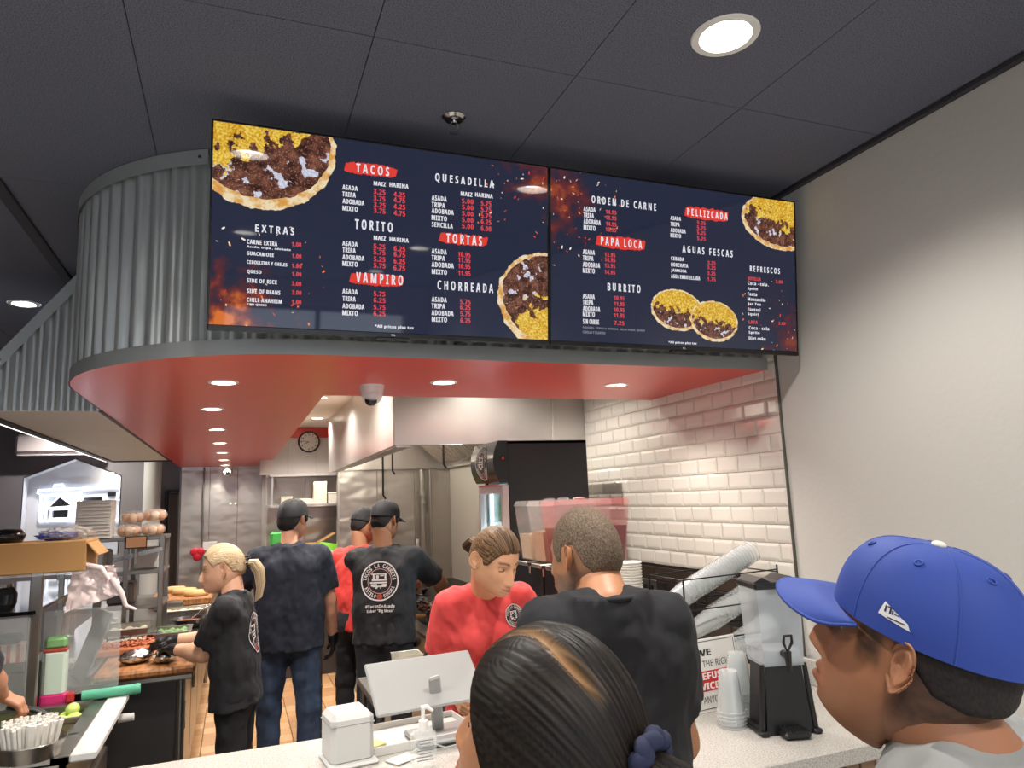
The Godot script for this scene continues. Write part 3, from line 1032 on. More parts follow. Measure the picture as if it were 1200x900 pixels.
func build_soffit() -> void:
	var steel := mat("galvanised", "bfc3c1", 0.34, 0.62)
	var dull := mat("galvanised_dull", "a9adac", 0.45, 0.45)
	var path := soffit_path()
	var so := struct(gx(), "trim_1", steel, "corrugated galvanised fascia with a rounded corner above the red soffit", "fascia") if false else null
	var t := thing("corrugated_fascia", "corrugated galvanised steel fascia with rounded corner carrying the two menu screens", "fascia", Vector3.ZERO)
	t.set_meta("kind", "structure")
	part(band(path, SOFF + 0.028, CEIL - 0.004, -0.012, 0.012, 0.076), "corrugated_sheet", steel, t)
	part(band(path, SOFF - 0.002, SOFF + 0.052, 0.004, 0.0, 0.1), "bottom_flashing", dull, t)
	var cut := []
	for p in path:
		if p.x < -0.1:
			cut.append(p)
	part(band(cut, CEIL - 0.062, CEIL - 0.004, 0.006, 0.0, 0.1), "top_flashing", dull, t)
	for i in range(0, cut.size(), 6):
		pass
	part(gx().cyl(Vector3(-0.135, CEIL - 0.035, -2.575), Vector3(-0.14, CEIL - 0.035, -2.566), 0.006, 0.006, 10), "screw", mat("chrome", "c8c8c6", 0.15, 1.0), t)
	# red underside
	var lamps := []
	for ch in get_children():
		if String(ch.name).begins_with("recessed_downlight") and absf(ch.position.y - SOFF) < 0.01:
			lamps.append(ch.position)
	var red := mat("red_paint", "d2433a", 0.3)
	var s := thing("red_soffit", "glossy red soffit with small downlights running back over the kitchen aisle", "soffit", Vector3.ZERO)
	s.set_meta("kind", "structure")
	var poly := PackedVector2Array()
	for p in path:
		if poly.is_empty() or poly[poly.size() - 1].distance_to(p) > 0.015:
			poly.append(p)
	poly.append(Vector2(-0.635, -9.6))
	poly.append(Vector2(0.385, -9.6))
	poly.append(Vector2(0.385, -3.45))
	poly.append(Vector2(WALL_X, -3.45))
	var polys := [poly]
	for l in lamps:
		var ctr := Vector2(l.x, l.z)
		var circ := PackedVector2Array()
		for k in 24:
			circ.append(ctr + Vector2(cos(TAU * k / 24), sin(TAU * k / 24)) * 0.056)
		var nxt := []
		for p in polys:
			if not Geometry2D.is_point_in_polygon(ctr, p):
				nxt.append(p)
				continue
			for half in [PackedVector2Array([Vector2(-50, ctr.y), Vector2(50, ctr.y), Vector2(50, 50), Vector2(-50, 50)]), PackedVector2Array([Vector2(-50, -50), Vector2(50, -50), Vector2(50, ctr.y), Vector2(-50, ctr.y)])]:
				for q in Geometry2D.intersect_polygons(p, half):
					nxt.append_array(Geometry2D.clip_polygons(q, circ))
		polys = nxt
	var g := gx(Vector3(0, SOFF, 0), 0.0, PI / 2)
	for p in polys:
		g.prism(p, -0.04, 0.0)
	part(g, "underside", red, s)
	part(gx().box(Vector3(1.29, SOFF + 0.22, -3.44), Vector3(1.82, 0.36, 0.02)), "kitchen_face", mat("wall_paint", "cfcac0", 0.75), s)
	part(gx().box(Vector3(0.375, SOFF + 0.22, -6.5), Vector3(0.02, 0.36, 6.1)), "aisle_face", mat("wall_paint", "cfcac0", 0.75), s)
	# dome camera
	var dc := thing("dome_camera", "white dome security camera fixed under the red soffit front", "camera", Vector3(0.556, SOFF, -3.13))
	part(gx().lathe([Vector2(0.0, -0.02), Vector2(0.052, -0.02), Vector2(0.05, -0.045), Vector2(0.055, 0.0)], 28), "mount", mat("white_plastic", "dcdad5", 0.35), dc)
	part(gx(Vector3(0, -0.045, 0.008)).ball(Vector3.ZERO, Vector3(0.045, 0.042, 0.045), 24, 14), "housing", mat("white_plastic", "dcdad5", 0.35), dc)
	var eye := part(gx(Vector3(-0.008, -0.07, 0.026), 0.0, 0.5).lathe([Vector2(0.0, -0.02), Vector2(0.02, -0.018), Vector2(0.026, -0.006), Vector2(0.027, 0.01)], 24), "lens_ring", mat("black_gloss", "0c0c0d", 0.12), dc)
	part(gx(Vector3(-0.008, -0.086, 0.032)).ball(Vector3.ZERO, Vector3(0.011, 0.008, 0.011), 14, 8), "lens", mat("lens_glass", "1a1a24", 0.05), eye)
	var dc2 := thing("dome_camera", "tiny white camera under the far end of the red soffit", "camera", Vector3(-0.09, SOFF, -9.45))
	part(gx().lathe([Vector2(0.0, -0.05), Vector2(0.05, -0.05), Vector2(0.06, 0.0)], 20), "mount", mat("white_plastic", "dcdad5", 0.35), dc2)
	part(gx(Vector3(0, -0.08, 0.01)).ball(Vector3.ZERO, Vector3(0.05, 0.05, 0.05), 16, 10), "housing", mat("white_plastic", "dcdad5", 0.35), dc2)
	part(gx(Vector3(0, -0.09, 0.045)).ball(Vector3.ZERO, Vector3(0.026, 0.026, 0.026), 14, 8), "lens", mat("black_gloss", "0c0c0d", 0.12), dc2)
	# gable over the prep line: corrugated end, sloping top, pale lower panels
	var gb := thing("corrugated_gable", "corrugated steel gable end with sloping flashing beside the rounded fascia", "fascia", Vector3.ZERO)
	gb.set_meta("kind", "structure")
	var gp := []
	for i in 60:
		gp.append(Vector2(lerpf(-0.64, -1.32, i / 59.0), -4.1))
	var q := resample(gp, 0.0066)
	var pts := PackedVector3Array()
	for row in 2:
		for i in q.size():
			var w := clampf(sin(TAU * i / 10.0) * 1.7, -1.0, 1.0) * 0.011
			var top := clampf(2.88 + (q[i].x + 0.81) * 1.36, SOFF + 0.002, CEIL - 0.004)
			pts.append(Vector3(q[i].x, SOFF if row == 0 else top, -4.1 + w))
	part(gx().net(pts, q.size() - 1, 1, false, Vector3(0, 0, 1)), "corrugated_sheet", steel, gb)
	var d := Vector3(-0.5, -0.68, 0).normalized()
	var a := Vector3(-0.765, 2.941, -4.085)
	var e := a + d * 0.9
	var nrm := Vector3(-d.y, d.x, 0) * -1.0
	var fg := gx()
	var lo := Vector3(0.042, -0.03, 0)
	fg.face([a, e, e + lo, a + lo], Vector3(0, 0, 1))
	fg.face([a, e, e + Vector3(0, 0, -0.03), a + Vector3(0, 0, -0.03)], nrm)
	part(fg, "sloping_flashing", dull, gb)
	part(gx().cyl(a + d * 0.58 + lo * 0.5, a + d * 0.58 + lo * 0.5 + Vector3(0, 0, 0.006), 0.008, 0.008, 10), "screw", mat("chrome", "c8c8c6", 0.15, 1.0), gb)
	part(gx().prism(PackedVector2Array([Vector2(-0.64, SOFF + 0.02), Vector2(-1.2, SOFF + 0.02), Vector2(-1.2, 2.35), Vector2(-0.79, 2.9), Vector2(-0.64, 2.9)]), -8.2, -4.14), "roof_body", mat("ceiling_bar", "34353c", 0.7), gb)
	for k in 4:
		var z0 := [-4.13, -5.15, -6.2, -7.25][k] as float
		var z1 := [-5.14, -6.19, -7.24, -8.18][k] as float
		part(gx().box(Vector3(-0.905, SOFF + 0.006, (z0 + z1) * 0.5), Vector3(0.5, 0.012, z0 - z1), 0.002), "soffit_panel", mat("pale_panel", "d9d3c9", 0.6), gb)
	part(gx().box(Vector3(-0.9, SOFF + 0.005, -8.22), Vector3(0.56, 0.03, 0.06)), "dark_edge", mat("black_metal", "17171a", 0.5, 0.2), gb)
	part(gx().box(Vector3(-0.645, SOFF + 0.004, -6.15), Vector3(0.02, 0.014, 4.1)), "dark_edge", mat("black_metal", "17171a", 0.5, 0.2), gb)
	part(gx().box(Vector3(-1.178, SOFF + 0.005, -6.15), Vector3(0.045, 0.03, 4.1)), "dark_edge", mat("black_metal", "17171a", 0.5, 0.2), gb)
	var led := solo(gx().box(Vector3(-1.215, SOFF - 0.004, -6.3), Vector3(0.012, 0.012, 3.75), 0.003), "led_strip_light", glow("led_white", "fff6ee", 1.4), "thin white LED strip along the dark edge of the gable", "light")

func build_back() -> void:
	var steel_n := noise_tex(512, 512, 0.006, 41)
	var wavy := noise_tex(512, 256, 0.012, 43, 0.0, 1.0, FastNoiseLite.TYPE_SIMPLEX_SMOOTH, 2)
	var brushed := mat("brushed_steel", "b8b2ac", 0.34, 0.72, {"heightmap_enabled": true, "heightmap_texture": wavy, "heightmap_scale": 0.8, "uv1_triplanar": true, "uv1_world_triplanar": true, "uv1_scale": Vector3(0.5, 1.6, 0.5)})
	mat("hood_steel", "cbc6c1", 0.28, 0.8, {"heightmap_enabled": true, "heightmap_texture": wavy, "heightmap_scale": 0.25, "uv1_triplanar": true, "uv1_world_triplanar": true, "uv1_scale": Vector3(0.7, 0.25, 0.7)})
	var pale := mat("wall_paint")
	# far steel wall of the aisle
	var w1 := struct(gx().box(Vector3(-0.13, 1.2, -9.68), Vector3(1.0, 2.4, 0.1)), "wall_far", mat("grey_wall_paint"), "brushed stainless steel panelled wall at the far end of the aisle", "wall")
	for k in 3:
		part(gx().box(Vector3(-0.45 + k * 0.32, 1.15, -9.622), Vector3(0.317, 2.24, 0.012), 0.002), "steel_panel", brushed, w1)
	part(gx().cyl(Vector3(-0.36, 0.9, -9.6), Vector3(-0.36, 2.2, -9.6), 0.012, 0.012, 10), "conduit", mat("conduit_grey", "8c8a88", 0.4, 0.8), w1)
	for s in [0.3, 0.36]:
		part(gx().cyl(Vector3(s - 0.35, 1.75, -9.612), Vector3(s - 0.35, 1.75, -9.605), 0.014, 0.014, 10), "screw_cap", mat("white_plastic", "dcdad5", 0.35), w1)
	# wall with shelves and the clock
	var w2 := struct(gx().box(Vector3(0.9, 1.3, -8.44), Vector3(1.16, 2.6, 0.1)), "wall_back", pale, "back kitchen wall with red band, steel lining and clock", "wall")
	part(gx().box(Vector3(0.9, 2.508, -8.385), Vector3(1.16, 0.115, 0.012)), "red_band", mat("red_paint"), w2)
	for k in 3:
		part(gx().box(Vector3(0.4 + k * 0.3, 2.24, -8.384), Vector3(0.297, 0.4, 0.01), 0.002), "white_panel", mat("pale_panel_gloss", "c9c2bb", 0.3), w2)
	for k in 2:
		part(gx().box(Vector3(0.53 + k * 0.4, 1.0, -8.384), Vector3(0.397, 2.02, 0.01), 0.002), "steel_panel", brushed, w2)
	var side := struct(gx().box(Vector3(0.33, 1.1, -9.0), Vector3(0.03, 2.2, 1.2)), "wall_return", brushed, "narrow steel clad return wall between the two back walls", "wall")
	# cooking line end wall
	var w3 := struct(gx().box(Vector3(1.6, 1.1, -7.67), Vector3(1.2, 2.2, 0.08)), "wall_cookline", mat("grey_wall_paint"), "stainless steel wall behind the cooking line under the hood", "wall")
	for k in 3:
		part(gx().box(Vector3(1.2 + k * 0.4, 1.05, -7.622), Vector3(0.397, 2.08, 0.012), 0.002), "steel_panel", brushed, w3)
	part(gx().box(Vector3(0.995, 1.05, -7.6), Vector3(0.025, 2.08, 0.05), 0.003), "corner_guard", mat("hood_steel"), w3)
	# gas pipe
	var gp := thing("gas_pipe", "grey steel gas pipe with valve rising on the cooking line wall", "pipe", Vector3(1.87, 0.0, -7.555))
	part(gx().cyl(Vector3(0, 0.6, 0), Vector3(0, 2.02, 0), 0.035, 0.035, 14), "pipe", mat("galv_pipe", "a9a6a0", 0.4, 0.8), gp)
	part(gx().cyl(Vector3(0, 1.74, 0), Vector3(0, 1.8, 0), 0.055, 0.055, 8).cyl(Vector3(0, 1.66, 0), Vector3(0, 1.7, 0), 0.05, 0.05, 8), "coupling", mat("galv_pipe"), gp)
	part(gx().cyl(Vector3(0.09, 0.6, 0), Vector3(0.09, 2.02, 0), 0.014, 0.014, 10), "small_pipe", mat("galv_pipe"), gp)
	part(gx().box(Vector3(-0.06, 1.25, 0), Vector3(0.03, 0.09, 0.02), 0.004), "valve_tag", mat("white_plastic"), gp)
	# kitchen ceiling
	var kl := []
	for ch in get_children():
		if String(ch.name).begins_with("recessed_downlight") and absf(ch.position.y - 2.57) < 0.01:
			kl.append(ch.position)
	var kc := struct(gx().box(Vector3(1.3, 2.62, -5.9), Vector3(1.8, 0.03, 5.0)), "ceiling_kitchen", mat("pale_panel"), "white panelled kitchen ceiling above the hood", "ceiling")
	for k in 5:
		panel_with_holes(kc, Vector2(0.39, -3.46 - (k + 1) * 0.99), Vector2(1.3, -3.46 - k * 0.99 - 0.004), 2.57, 0.03, kl, 0.062, "ceiling_panel", mat("pale_panel"))
		panel_with_holes(kc, Vector2(1.304, -3.46 - (k + 1) * 0.99), Vector2(2.2, -3.46 - k * 0.99 - 0.004), 2.57, 0.03, kl, 0.062, "ceiling_panel", mat("pale_panel"))
	# hood
	var hs: Material = mat("hood_steel")
	var h := thing("extractor_hood", "large stainless steel extractor hood above the cooking line", "hood", Vector3(0.894, 0, -4.29))
	part(gx().box(Vector3(0.53, 2.3, -0.01), Vector3(1.06, 0.53, 0.02), 0.003), "front_panel", hs, h)
	part(gx().box(Vector3(1.185, 2.3, -0.012), Vector3(0.24, 0.53, 0.018), 0.003), "filler_panel", hs, h)
	var sp := gx()
	sp.face([Vector3(0, 2.035, 0), Vector3(0, 2.568, 0), Vector3(0, 2.568, -3.28), Vector3(0, 2.008, -3.28)], Vector3.LEFT)
	sp.face([Vector3(0.02, 2.035, 0), Vector3(0.02, 2.568, 0), Vector3(0.02, 2.568, -3.28), Vector3(0.02, 2.008, -3.28)], Vector3.RIGHT)
	sp.face([Vector3(0, 2.035, 0), Vector3(0.02, 2.035, 0), Vector3(0.02, 2.008, -3.28), Vector3(0, 2.008, -3.28)], Vector3.DOWN)
	part(sp, "side_panel", hs, h)
	part(gx().box(Vector3(0.06, 2.028, -1.64), Vector3(0.09, 0.012, 3.26)), "drip_edge", hs, h)
	var inner := hs
	part(gx().box(Vector3(0.66, 2.3, -3.29), Vector3(1.28, 0.53, 0.02)), "rear_panel", inner, h)
	part(gx().box(Vector3(1.28, 2.3, -1.64), Vector3(0.02, 0.53, 3.26)), "wall_side_panel", inner, h)
	part(gx().box(Vector3(0.66, 2.45, -1.64), Vector3(1.28, 0.02, 3.26)), "top_panel", inner, h)
	for k in 6:
		var ff := part(gx(Vector3(0.95, 2.27, -0.35 - k * 0.5), 0.0, 0.0, -0.75).box(Vector3.ZERO, Vector3(0.55, 0.02, 0.48), 0.003), "grease_filter", inner, h)
		for b in 6:
			part(gx(Vector3(0.95, 2.27, -0.35 - k * 0.5), 0.0, 0.0, -0.75).box(Vector3(0, -0.016, -0.2 + b * 0.08), Vector3(0.5, 0.014, 0.03), 0.003), "baffle", hs, ff)
	for k in 3:  # globes and lamps added inside the hood to brighten the steel wall
		var hl := part(gx(Vector3(0.35, 2.44, -0.6 - k * 1.05)).lathe([Vector2(0.0, -0.09), Vector2(0.045, -0.08), Vector2(0.06, -0.04), Vector2(0.06, 0.0)], 20, true), "added_hood_lamp_globe", glow("added_hood_globe", "fff0d4", 4.0), h)
		var pl := OmniLight3D.new()
		pl.name = "added_hood_lamp_light"
		h.add_child(pl)
		pl.position = Vector3(0.35, 2.39, -0.6 - k * 1.05)
		pl.light_energy = 0.36
		pl.light_color = Color.html("fff3e0")
		pl.light_size = 0.03
		pl.omni_range = 12.0
		pl.omni_attenuation = 2.0
		pl.shadow_enabled = true
	for p in [Vector3(0.2, 0.0, -1.4), Vector3(0.38, 0.0, -1.9), Vector3(0.56, 0.0, -0.9)]:
		part(gx().tube([Vector3(p.x, 2.44, p.z), Vector3(p.x, 1.96 if p.x > 0.3 else 1.75, p.z), Vector3(p.x + 0.02, 1.93 if p.x > 0.3 else 1.72, p.z)], 0.008, 8), "hose_drop", mat("black_plastic", "141414", 0.4), h)
	# shelf unit on the back wall
	var sh := thing("steel_wall_shelf", "two-tier stainless wall shelf with boxes on the back kitchen wall", "shelf", Vector3(0.74, 0, -8.22))
	part(gx().box(Vector3(0, 2.02, 0), Vector3(0.8, 0.03, 0.3), 0.004), "upper_board", hs, sh)
	part(gx().box(Vector3(0, 1.69, 0), Vector3(0.8, 0.03, 0.3), 0.004), "lower_board", hs, sh)
	for s in [-0.37, 0.37]:
		part(gx().box(Vector3(s, 1.85, 0.0), Vector3(0.02, 0.33, 0.26), 0.003), "bracket", hs, sh)
	var crate := [["cream_box", Vector3(0.87, 1.705, -8.16), Vector3(0.14, 0.24, 0.12), "e2d5b4", "tall cream carton standing on the steel wall shelf"], ["pale_box", Vector3(0.52, 1.705, -8.16), Vector3(0.12, 0.09, 0.12), "cbb8a8", "low pale pink box on the steel wall shelf"], ["steel_pan_box", Vector3(1.03, 1.705, -8.16), Vector3(0.16, 0.12, 0.14), "b8b2a6", "grey tub at the end of the steel wall shelf"], ["paper_box", Vector3(0.7, 1.705, -8.14), Vector3(0.2, 0.06, 0.14), "ded6c6", "flat white paper box on the steel wall shelf"]]
	for k in crate:
		solo(gx().box(Vector3(0, k[2].y * 0.5, 0), k[2], 0.006).box(Vector3(0, k[2].y * 0.9, 0), Vector3(k[2].x * 1.04, k[2].y * 0.12, k[2].z * 1.04), 0.004), "carton", mat("carton_" + k[3], k[3], 0.7), k[4], "box", "", k[1])
	# clock
	var ck := thing("wall_clock", "round white wall clock with dark rim below the red band", "clock", Vector3(0.769, 2.4, -8.36))
	part(gx(Vector3.ZERO, 0, PI / 2).lathe([Vector2(0.105, -0.0), Vector2(0.118, 0.0), Vector2(0.122, 0.02), Vector2(0.112, 0.035), Vector2(0.102, 0.026)], 36), "rim", mat("clock_rim", "3a2c2a", 0.3), ck)
	var fc := part(gx().cyl(Vector3(0, 0, 0.0), Vector3(0, 0, 0.02), 0.105, 0.105, 36), "face", mat("clock_face", "dcd4cc", 0.4), ck)
	var mk := gx()
	for i in 12:
		var a := TAU * i / 12.0
		mk.at(Vector3(sin(a) * 0.083, cos(a) * 0.083, 0.021)).text(str(12 if i == 0 else i), font_b, 0.022, 0, 0, 0, 0)
	part(mk, "numerals", mat("ink", "1a1718", 0.6), fc)
	var hd := gx(Vector3(0, 0, 0.023), 0, 0, 2.0).box(Vector3(0, 0.03, 0), Vector3(0.006, 0.06, 0.002))
	hd.at(Vector3(0, 0, 0.025), 0, 0, 1.45).box(Vector3(0, 0.04, 0), Vector3(0.004, 0.08, 0.002))
	part(hd, "hands", mat("ink"), ck)

func build_dining() -> void:
	# wall beyond the prep line, with a house-shaped niche
	var dark := mat("charcoal_wall", "67636a", 0.8)
	var grey := mat("grey_wall_light", "8b888c", 0.8)
	var zf := -9.9
	var w := thing("wall_beyond", "charcoal wall with a lit house-shaped niche beyond the prep line", "wall", Vector3(0, 0, zf))
	w.set_meta("kind", "structure")
	var ap := Vector2(-1.801, 2.359)
	part(gx().prism(PackedVector2Array([Vector2(-4.6, 0), Vector2(ap.x, 0), Vector2(ap.x, 1.2), Vector2(-2.319, 1.2), Vector2(-2.319, 2.14), ap, Vector2(ap.x, 3.0), Vector2(-4.6, 3.0)]), -0.2, 0.0), "dark_side", dark, w)
	part(gx().prism(PackedVector2Array([Vector2(ap.x, 0), Vector2(-0.5, 0), Vector2(-0.5, 3.0), Vector2(ap.x, 3.0), ap, Vector2(-1.293, 2.142), Vector2(-1.293, 1.2), Vector2(ap.x, 1.2)]), -0.2, 0.0), "grey_side", grey, w)
	part(gx().box(Vector3(-1.8, 1.8, -0.23), Vector3(1.2, 1.4, 0.04)), "niche_back", mat("niche_white", "c9ccd4", 0.6), w)
	var rv := gx()
	var pent := [Vector2(-2.319, 1.2), Vector2(-2.319, 2.14), ap, Vector2(-1.293, 2.142), Vector2(-1.293, 1.2)]
	for i in 4:
		var a: Vector2 = pent[i]
		var b: Vector2 = pent[i + 1]
		var inw := (Vector2(-1.8, 1.7) - (a + b) * 0.5).normalized() * 0.012
		rv.face([Vector3(a.x + inw.x, a.y + inw.y, 0.004), Vector3(b.x + inw.x, b.y + inw.y, 0.004), Vector3(b.x + inw.x, b.y + inw.y, -0.21), Vector3(a.x + inw.x, a.y + inw.y, -0.21)], Vector3(inw.x, inw.y, 0))
	part(rv, "niche_reveal", mat("niche_white", "c9ccd4", 0.6), w)
	# small spot in the niche
	var sp := thing("niche_spot_light", "tiny warm spot under the sloping top of the wall niche", "light", Vector3(-1.42, 2.18, zf - 0.08))
	part(gx().cyl(Vector3(0, 0.0, 0), Vector3(0, -0.02, 0), 0.03, 0.026, 14), "lens_lamp", glow("niche_lens", "fff0d8", 12.0), sp)
	var ol := OmniLight3D.new()
	ol.name = "niche_lamp_light"
	sp.add_child(ol)
	ol.position = Vector3(0, -0.05, 0.0)
	ol.light_energy = 0.05
	ol.light_color = Color.html("fff0d8")
	ol.light_size = 0.02
	ol.omni_range = 10.0
	ol.omni_attenuation = 2.0
	ol.shadow_enabled = true
	# neon food cart outline
	var ne := thing("neon_cart_sign", "white neon sign shaped like a food cart inside the wall niche", "sign", Vector3(0, 0, zf - 0.17))
	var tubes := gx()
	var o := func(a: Array, closed := true) -> void:
		var p := []
		for q in a:
			p.append(Vector3(q[0], q[1], 0))
		tubes.tube(p, 0.014, 6, closed)
	o.call([[-2.2, 1.995], [-1.33, 2.012], [-1.315, 1.96], [-1.35, 1.93], [-1.36, 1.86], [-1.3, 1.83], [-1.31, 1.6], [-2.17, 1.63], [-2.17, 1.66], [-2.16, 1.94], [-2.2, 1.96]])
	o.call([[-2.04, 2.0], [-2.03, 2.05], [-1.95, 2.055], [-1.92, 2.0]], false)
	o.call([[-2.14, 1.93], [-1.74, 1.94]], false)
	o.call([[-2.09, 1.78], [-1.97, 1.92], [-1.83, 1.79]])
	o.call([[-2.05, 1.76], [-1.86, 1.76], [-1.86, 1.65], [-2.05, 1.65]])
	o.call([[-2.11, 1.92], [-2.1, 1.65]], false)
	o.call([[-1.8, 1.93], [-1.81, 1.64]], false)
	o.call([[-1.74, 1.9], [-1.5, 1.905], [-1.5, 1.64], [-1.75, 1.64]])
	o.call([[-1.74, 1.72], [-1.66, 1.75], [-1.6, 1.68], [-1.72, 1.66]])
	part(tubes, "neon_tube", glow("neon_white", "e8f1ff", 1.5), ne)
	var back := gx()
	back.prism(PackedVector2Array([Vector2(-2.07, 1.79), Vector2(-1.97, 1.9), Vector2(-1.85, 1.8)]), -0.03, -0.015)
	part(back, "dark_roof_shape", mat("black_plastic", "141414", 0.4), ne)
	for q in [[-1.955, 1.705, 0.15, 0.09], [-1.62, 1.83, 0.2, 0.12], [-1.42, 1.92, 0.09, 0.05], [-2.1, 1.7, 0.03, 0.1]]:
		part(gx().box(Vector3(q[0], q[1], -0.02), Vector3(q[2], q[3], 0.012)), "dark_window_shape", mat("black_plastic"), ne)
	var al := OmniLight3D.new()
	al.name = "neon_light"
	ne.add_child(al)
	al.position = Vector3(-1.75, 1.82, 0.08)
	al.light_energy = 0.07
	al.light_color = Color.html("dfeaff")
	al.light_size = 0.01
	al.omni_range = 10.0
	al.omni_attenuation = 2.0
	al.shadow_enabled = true
	# air conditioner
	var ac := thing("wall_air_conditioner", "long white split air conditioner high on the charcoal wall", "air conditioner", Vector3(-1.95, 2.51, zf + 0.1))
	part(gx().box(Vector3.ZERO, Vector3(0.86, 0.24, 0.19), 0.03), "case", mat("ac_plastic", "b9b0b4", 0.4), ac)
	part(gx().box(Vector3(0, -0.085, 0.094), Vector3(0.8, 0.02, 0.01), 0.003), "outlet_slot", mat("slot_dark", "4a454a", 0.5), ac)
	part(gx(Vector3(0, -0.112, 0.07), 0, 0.4).box(Vector3.ZERO, Vector3(0.8, 0.008, 0.06), 0.002), "louver", mat("ac_plastic"), ac)
	# column, white end wall, door
	var col := struct(gx(Vector3(-0.945, 0, zf + 0.1)).lathe([Vector2(0.1, 0.0), Vector2(0.1, 2.95)], 28), "column", mat("column_white", "c9c7c2", 0.6), "round white column by the charcoal wall", "column")
	var d := thing("door_1", "dark brown door in a black frame at the end of the dining room", "door", Vector3(-0.69, 0, zf + 0.03))
	d.set_meta("kind", "structure")
	part(gx().box(Vector3(0.02, 0.96, 0), Vector3(0.2, 1.88, 0.03), 0.004), "door_leaf", mat("door_brown", "4a3a31", 0.5), d)
	part(gx().box(Vector3(-0.1, 0.97, 0.01), Vector3(0.035, 1.94, 0.06), 0.004).box(Vector3(0.02, 1.93, 0.01), Vector3(0.25, 0.03, 0.06), 0.004), "door_frame", mat("black_metal"), d)
	part(gx().box(Vector3(-0.23, 0.97, 0.02), Vector3(0.05, 1.94, 0.05), 0.004), "door_frame", mat("black_metal"), d)
# ---------------------------------------------------------------- menu screens
func food(im: Image, ctr: Vector2, rx: float, ry: float, rot: float, seed_: int, cheese_side: Vector2) -> void:
	# a topped tortilla as printed on the screen: dough, browned rim, cheese, chopped meat, crema
	var n1 := FastNoiseLite.new()
	n1.seed = seed_
	n1.frequency = 3.6 / rx
	n1.fractal_octaves = 4
	var n2 := FastNoiseLite.new()
	n2.seed = seed_ + 1
	n2.noise_type = FastNoiseLite.TYPE_CELLULAR
	n2.cellular_return_type = FastNoiseLite.RETURN_CELL_VALUE
	n2.frequency = 6.5 / rx
	n2.domain_warp_enabled = true
	n2.domain_warp_amplitude = rx * 0.07
	n2.domain_warp_frequency = 0.05
	var n4: FastNoiseLite = n2.duplicate()
	n4.cellular_return_type = FastNoiseLite.RETURN_DISTANCE
	var n3 := FastNoiseLite.new()
	n3.seed = seed_ + 2
	n3.frequency = 0.1
	n3.fractal_octaves = 3
	var R := int(maxf(rx, ry)) + 8
	for y in range(maxi(0, int(ctr.y) - R), mini(im.get_height(), int(ctr.y) + R)):
		for x in range(maxi(0, int(ctr.x) - R), mini(im.get_width(), int(ctr.x) + R)):
			var d := (Vector2(x, y) - ctr).rotated(-rot)
			var q := Vector2(d.x / rx, d.y / ry)
			var a := n1.get_noise_2d(x, y)
			var r := q.length() + a * 0.04
			if r > 1.0:
				continue
			var f := n3.get_noise_2d(x, y)
			var cv := n2.get_noise_2d(x, y)
			var cd := n4.get_noise_2d(x, y)
			var col := Color.html("efdcb6").lerp(Color.html("d99a4a"), clampf(0.25 + a * 1.6 + f * 0.5, 0, 1))
			var side := q.dot(cheese_side) + a * 0.55
			if r < 0.93 - 0.1 * clampf(q.y, 0.0, 1.0):
				var cheese := Color.html("c98f16").lerp(Color.html("f0d264"), clampf(0.5 + f * 1.1 + a * 0.5, 0, 1))
				if side > -0.04:
					col = cheese
					if cv > 0.86:
						col = Color.html("6b3a26").lerp(Color.html("8c5238"), clampf(0.5 + f, 0, 1))
				elif cv + (0.95 if side < -0.12 else 0.5) > 0.0 and a < 0.34:
					col = Color.html("8a5846").lerp(Color.html("4a261c"), clampf(cv * 0.6 + 0.4 + f, 0, 1))
					col = col.lerp(Color.html("1e0d09"), clampf((cd + 0.72) * 1.9, 0, 0.8))
					if f > 0.3:
						col = col.lerp(Color.html("c89a84"), 0.6)
				elif a > 0.05:
					col = Color.html("dfe0ec").lerp(Color.html("b9bccf"), clampf(0.5 + f, 0, 1))
				else:
					col = cheese
			im.set_pixel(x, y, col)

func embers(im: Image, corner: Vector2, R: float, hot: float, seed_: int) -> void:
	var n1 := FastNoiseLite.new()
	n1.seed = seed_
	n1.frequency = 0.012
	var w := im.get_width()
	var h := im.get_height()
	for y in range(maxi(0, int(corner.y - R)), mini(h, int(corner.y + R))):
		for x in range(maxi(0, int(corner.x - R)), mini(w, int(corner.x + R))):
			var d := Vector2(x, y).distance_to(corner) / R
			var a := clampf((1.0 - d) * 1.35 + n1.get_noise_2d(x, y) * 0.9 - 0.35, 0, 1) * hot
			if a > 0.0:
				var c := im.get_pixel(x, y)
				im.set_pixel(x, y, c.lerp(Color.html("a52a1c").lerp(Color.html("f08a34"), clampf(a * 1.6 - 0.7, 0, 1)), a))
	rng.seed = seed_
	for k in 130:
		var p := corner + Vector2(rng.randf_range(-1, 1), rng.randf_range(-1, 1)) * R * 1.25
		var dir := Vector2.from_angle(rng.randf() * TAU)
		var ln := rng.randi_range(1, 9)
		var cc := Color.html(["ff7a3a", "ffd9a0", "e0412a", "fff0d8"][rng.randi() % 4])
		for s in ln:
			var o := p + dir * s
			for dx in (2 if k % 3 else 4):
				for dy in (2 if k % 3 else 4):
					var xx := int(o.x) + dx
					var yy := int(o.y) + dy
					if xx >= 0 and yy >= 0 and xx < w and yy < h:
						im.set_pixel(xx, yy, cc)

